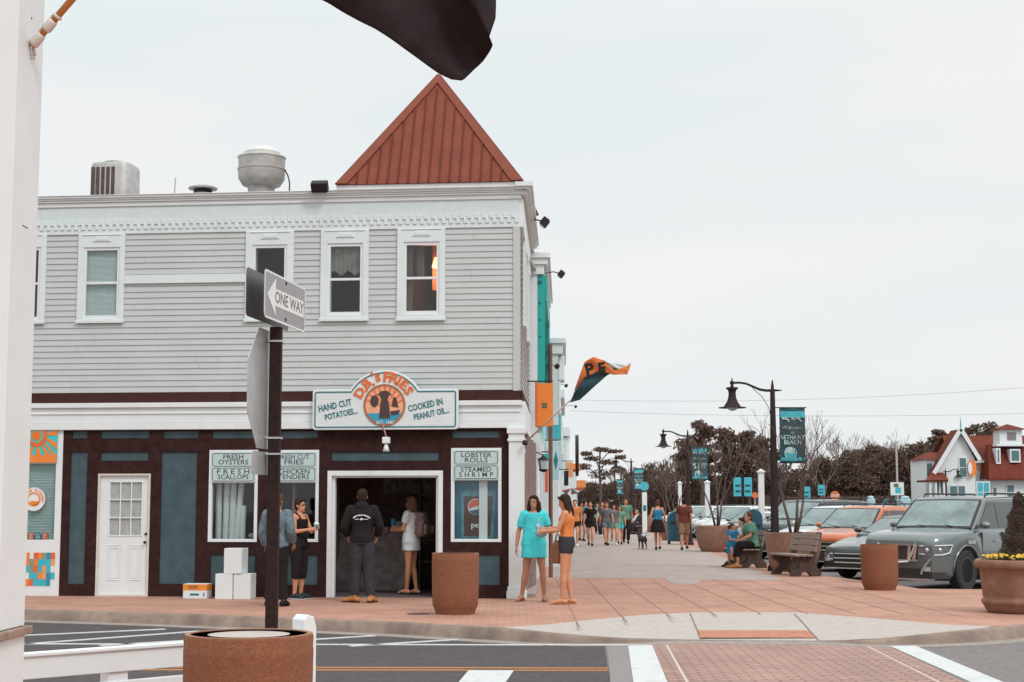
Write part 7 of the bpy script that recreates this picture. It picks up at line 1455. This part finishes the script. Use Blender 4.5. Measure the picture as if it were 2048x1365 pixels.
# woman in the doorway
g = G(822, 1189, .012)
w6, _, _ = person('woman in a white T-shirt with bare legs, facing left in the doorway', (g.x, g.y, .012), R(-115), 1.66, dict(elR=(-.20, -.10, 1.16), wrR=(-.12, -.30, 1.16), elL=(.20, -.06, 1.13), wrL=(.12, -.28, 1.12), ankL=(.05, -.06, .09), ankR=(-.05, .08, .09)),
    dict(m=C_wh, hem=.76, sleeve=.62, g=.022, flare=.03), None, dict(kind='sandal', m=C_bk), dict(kind='long', m=HL, len=.20), 'orange', near=True)
bpk = thing('backpack', 'patterned mauve backpack on the back of the woman in the doorway', 'backpack', pw_(w6, (0, .22, 1.0)), R(-115)); m = MB(); m.rings([rr4(.12, .06, .05, 0), rr4(.15, .09, .07, .08), rr4(.155, .09, .07, .28), rr4(.11, .06, .05, .40), rr4(.05, .03, .02, .43)]); o = m.build('bag_body', mat('patterned_cloth', (.20, .13, .125), .9, var=.5, scale=22), bpk, smooth=True); m = MB(); m.rings([[(x, y + .10, z) for x, y, z in rr4(.11, .03, .025, zz)] for zz in (.05, .22)]); m.build('front_pocket', MATS['patterned_cloth'], bpk, bevel=.01)
for s in (-1, 1): m = MB(); m.tube([(s * .08, -.08, .40), (s * .10, -.20, .42), (s * .10, -.30, .30), (s * .11, -.20, .10), (s * .11, -.06, .05)], .014, 6); m.build('strap', C_or, bpk, smooth=True)
bc_ = thing('drink_cup', 'blue cup held out by the woman in the doorway', 'cup', pw_(w6, (-.09, -.42, 1.14))); m = MB(); m.lathe([(.035, 0), (.045, .15)], 14); m.build('cup_body', mat('cup_blue', (.02, .20, .34), .4), bc_); m = MB(); m.lathe([(.047, .15), (.047, .16), (.02, .17)], 14); m.build('lid', M_cyan, bc_)
# walking couple
def walk(s=1, st_=.26): return dict(ankL=(.07, -st_ * s, .10), kneeL=(.08, -.16 * s - .05, .50), ankR=(-.07, st_ * s, .13), kneeR=(-.08, .02 * s - .06, .50), elL=(.23, .08 * s, 1.14), wrL=(.24, .10 * s - .08, .92), elR=(-.23, -.08 * s, 1.14), wrR=(-.24, -.12 * s - .06, .92))
g = G(1316, 1101); wk, Jw, _ = person('woman in a blue vest and dark flared skirt walking away with a small dog', (g.x, g.y, 0), R(172), 1.72, walk(1, .16), dict(m=C_bl, kind='tank', hem=1.0, g=.016), dict(kind='skirt', m=C_bk, len=.60, waist=1.06), dict(m=C_bk), dict(kind='bun', m=HR), 'orange', vox=.018)
g = G(1369, 1101); person('man in maroon T-shirt and khaki shorts walking away, right of the dog walker', (g.x, g.y, 0), R(170), 1.78, walk(-1, .24), dict(m=C_rd, hem=.90, sleeve=.75, g=.024), dict(kind='shorts', m=C_kh, len=.95, g=.03), dict(m=C_bk), dict(kind='short', m=HB), 'orange', vox=.018, male=True)
# the dog and its lead
g = G(1285, 1099); dg = thing('dog', 'small black dog on a lead walking beside the woman in the skirt', 'dog', g, R(198)); m = MB()
m.tube([(0, .22, .36), (0, .14, .37), (0, -.02, .35), (0, -.15, .37), (0, -.22, .40)], [.07, .095, .085, .11, .085], 12, True); m.tube([(0, -.22, .42), (0, -.30, .50)], [.07, .055], 10, True); m.ell((0, -.33, .53), (.065, .075, .06), 12, 8); m.tube([(0, -.38, .515), (0, -.46, .50)], [.036, .024], 8, True)
for s in (-1, 1):
    m.tube([(s * .035, -.31, .575), (s * .055, -.30, .64)], [.022, .008], 6, True); m.tube([(s * .055, -.17, .34), (s * .055, -.16, .20), (s * .055, -.18, .03)], [.045, .026, .02], 8, True); m.tube([(s * .055, -.185, .022), (s * .055, -.215, .02)], .02, 6, True)
    m.tube([(s * .055, .18, .34), (s * .06, .12, .23), (s * .06, .22, .13), (s * .06, .20, .03)], [.06, .042, .022, .019], 8, True); m.tube([(s * .06, .195, .022), (s * .06, .165, .02)], .02, 6, True)
m.tube([(0, .25, .42), (0, .33, .50), (0, .34, .60), (0, .31, .66)], [.022, .016, .012, .007], 7, True)
o = m.build('body', mat('black_fur', (.03, .024, .022), .8, var=.2), dg); bake(o, [('REMESH', dict(mode='VOXEL', voxel_size=.012)), ('SMOOTH', dict(factor=.5, iterations=2))])
m = MB(); m.tube([(.07 * cos(a), -.26 + .03 * sin(a), .45 + .05 * sin(a)) for a in [2 * pi * k / 12 for k in range(13)]], .008, 5); m.build('collar', mat('collar_red', (.4, .05, .04), .6), dg)
hnd = pw_(wk, (.24, .02, .84)); col_ = MX.Translation(dg.location) @ MX.Rotation(R(198), 4, 'Z') @ V((0, -.20, .50)); mid_ = (hnd + col_) / 2 - V((0, 0, .10)); m = MB(); m.tube([tuple(hnd), tuple(mid_), tuple(col_)], .008, 5); tag(m.build('dog_lead', M_black), 'dark slack lead between the woman in the skirt and the dog', 'dog lead')
# the crowd on the walk, each one different
CR = [(1150, 1094, 0, 1.74, C_or, C_bk, 'man in a dark orange top and black shorts partly hidden by the long-haired woman', HB, 'orange', 1, 'shorts'), (1163, 1083, 20, 1.66, C_gy, C_bk, 'person in grey just right of the long-haired woman, behind the others', HB, 'tan', 0, 'shorts'),
      (1181, 1093, -5, 1.68, C_bk, C_bk, 'woman in a black T-shirt, black shorts and boots, front left of the crowd', HB, 'orange', 1, 'shorts'), (1172, 1073, 10, 1.72, C_bl, C_den, 'person in a blue T-shirt behind the woman in all black', HR, 'light', 0, 'trousers'),
      (1195, 1070, 0, 1.66, C_teal, C_dk, 'person in aqua in the middle of the crowd, farthest back', HL, 'light', 1, 'trousers'), (1213, 1092, 8, 1.66, C_gy, C_den, 'girl in a grey T-shirt and denim shorts in the middle of the crowd', HL, 'orange', -1, 'shorts'),
      (1228, 1091, 5, 1.58, C_gy, C_gr, 'short person in grey between the grey-shirted girl and the girl in green', HB, 'orange', 1, 'shorts'), (1240, 1090, -4, 1.52, C_gr, C_teal, 'shorter girl in green T-shirt and aqua shorts', HR, 'orange', -1, 'shorts'),
      (1252, 1088, 0, 1.80, C_gr, C_bk, 'tall man in a green T-shirt and black trousers at the right of the crowd', HB, 'orange', 1, 'trousers'), (1205, 1076, 0, 1.70, C_rd, C_dk, 'person in maroon glimpsed behind the grey-shirted girl', HR, 'light', 0, 'trousers')]
for i, (px, py, rz, H, ct, cb, l, hm, s_, w_, bk_) in enumerate(CR):
    g = G(px, py); person(l, (g.x, g.y, 0), R(rz), H, walk(w_ or 1, .16 if w_ else .05), dict(m=ct, hem=.90, sleeve=.6, g=.02), dict(kind=bk_, m=cb, len=.5 if bk_ == 'shorts' else 1.9, g=.02), dict(m=C_bk if i % 3 else M_white), dict(kind='long' if i in (5, 6, 7, 4) else 'short', m=hm, len=.16), s_, vox=.02, male=i in (0, 8), group='people strolling on the walk')
# seated people
BR = R(-78)
def onbench(cx, cy, rz, u, fwd=0): c, s = cos(rz), sin(rz); return (cx + u * c + fwd * s, cy + u * s - fwd * c, 0)
def seated(**k): d = dict(sit=.44, pel=(0, .0, .03), hipL=(.09, 0, .54), hipR=(-.09, 0, .54), kneeL=(.12, -.43, .52), kneeR=(-.12, -.43, .52), ankL=(.12, -.42, .09), ankR=(-.12, -.42, .09), lean=(0, -.15, 1)); d.update(k); return d
person('man in a green T-shirt and dark trousers sitting on the bench facing left', onbench(BSX, BSY, BR, .55, .12), BR, 1.80, seated(elL=(.24, -.16, .74), wrL=(.16, -.36, .66), elR=(-.24, -.16, .74), wrR=(-.16, -.36, .66), yaw=8), dict(m=C_gr, hem=.90, sleeve=.7, g=.03), dict(kind='trousers', m=C_bk, len=1.6, g=.02), dict(m=C_tn), dict(kind='short', m=HR), 'orange', vox=.016, male=True)
person('dark-haired woman sitting on the bench behind the man in green', onbench(BSX, BSY, BR, 0, .10), BR, 1.62, seated(elL=(.2, -.2, .74), wrL=(.12, -.38, .68), elR=(-.2, -.2, .74), wrR=(-.12, -.38, .68)), dict(m=C_wh, hem=.92, sleeve=.6, g=.02), dict(kind='shorts', m=C_dk, len=.5), dict(m=C_bk), dict(kind='bun', m=HB), 'light', vox=.016)
cx_, cy_, _ = onbench(BSX, BSY, BR, .40, .30)
person('small child in a blue dress sitting with legs out on the end of the bench', (cx_ - .30, cy_ - .15, .02), R(20), 1.15, dict(sit=.12, elL=(.17, -.12, 1.02), wrL=(.10, -.26, 1.02), elR=(-.17, -.12, 1.0), wrR=(-.1, -.26, 1.0), kneeL=(.12, -.16, .62), kneeR=(-.12, -.16, .62), ankL=(.11, -.12, .25), ankR=(-.11, -.12, .25), yaw=40), dict(m=C_bl, hem=.62, sleeve=.5, g=.03, flare=.05, name='dress'), None, dict(m=C_bk), dict(kind='pony', m=HR), 'orange', vox=.016)
FX_ = gx(1283, 84)
for u, l, c1, hm, s_ in ((-.4, 'grey-haired person in pale clothes on the far bench behind the dog', C_wh, mat('hair_grey', (.35, .33, .32), .7), 'orange'), (.35, 'person in dark clothes on the far bench, right of the grey-haired one', C_dk, HB, 'tan')):
    person(l, onbench(FX_, 84, R(-85), u, .1), R(-85), 1.7, seated(elL=(.2, -.2, .74), wrL=(.12, -.38, .68), elR=(-.2, -.2, .74), wrR=(-.12, -.38, .68)), dict(m=c1, hem=.92, sleeve=1.6, g=.03), dict(kind='trousers', m=C_dk, len=1.9), dict(m=C_bk), dict(kind='short', m=hm), s_, vox=.022)
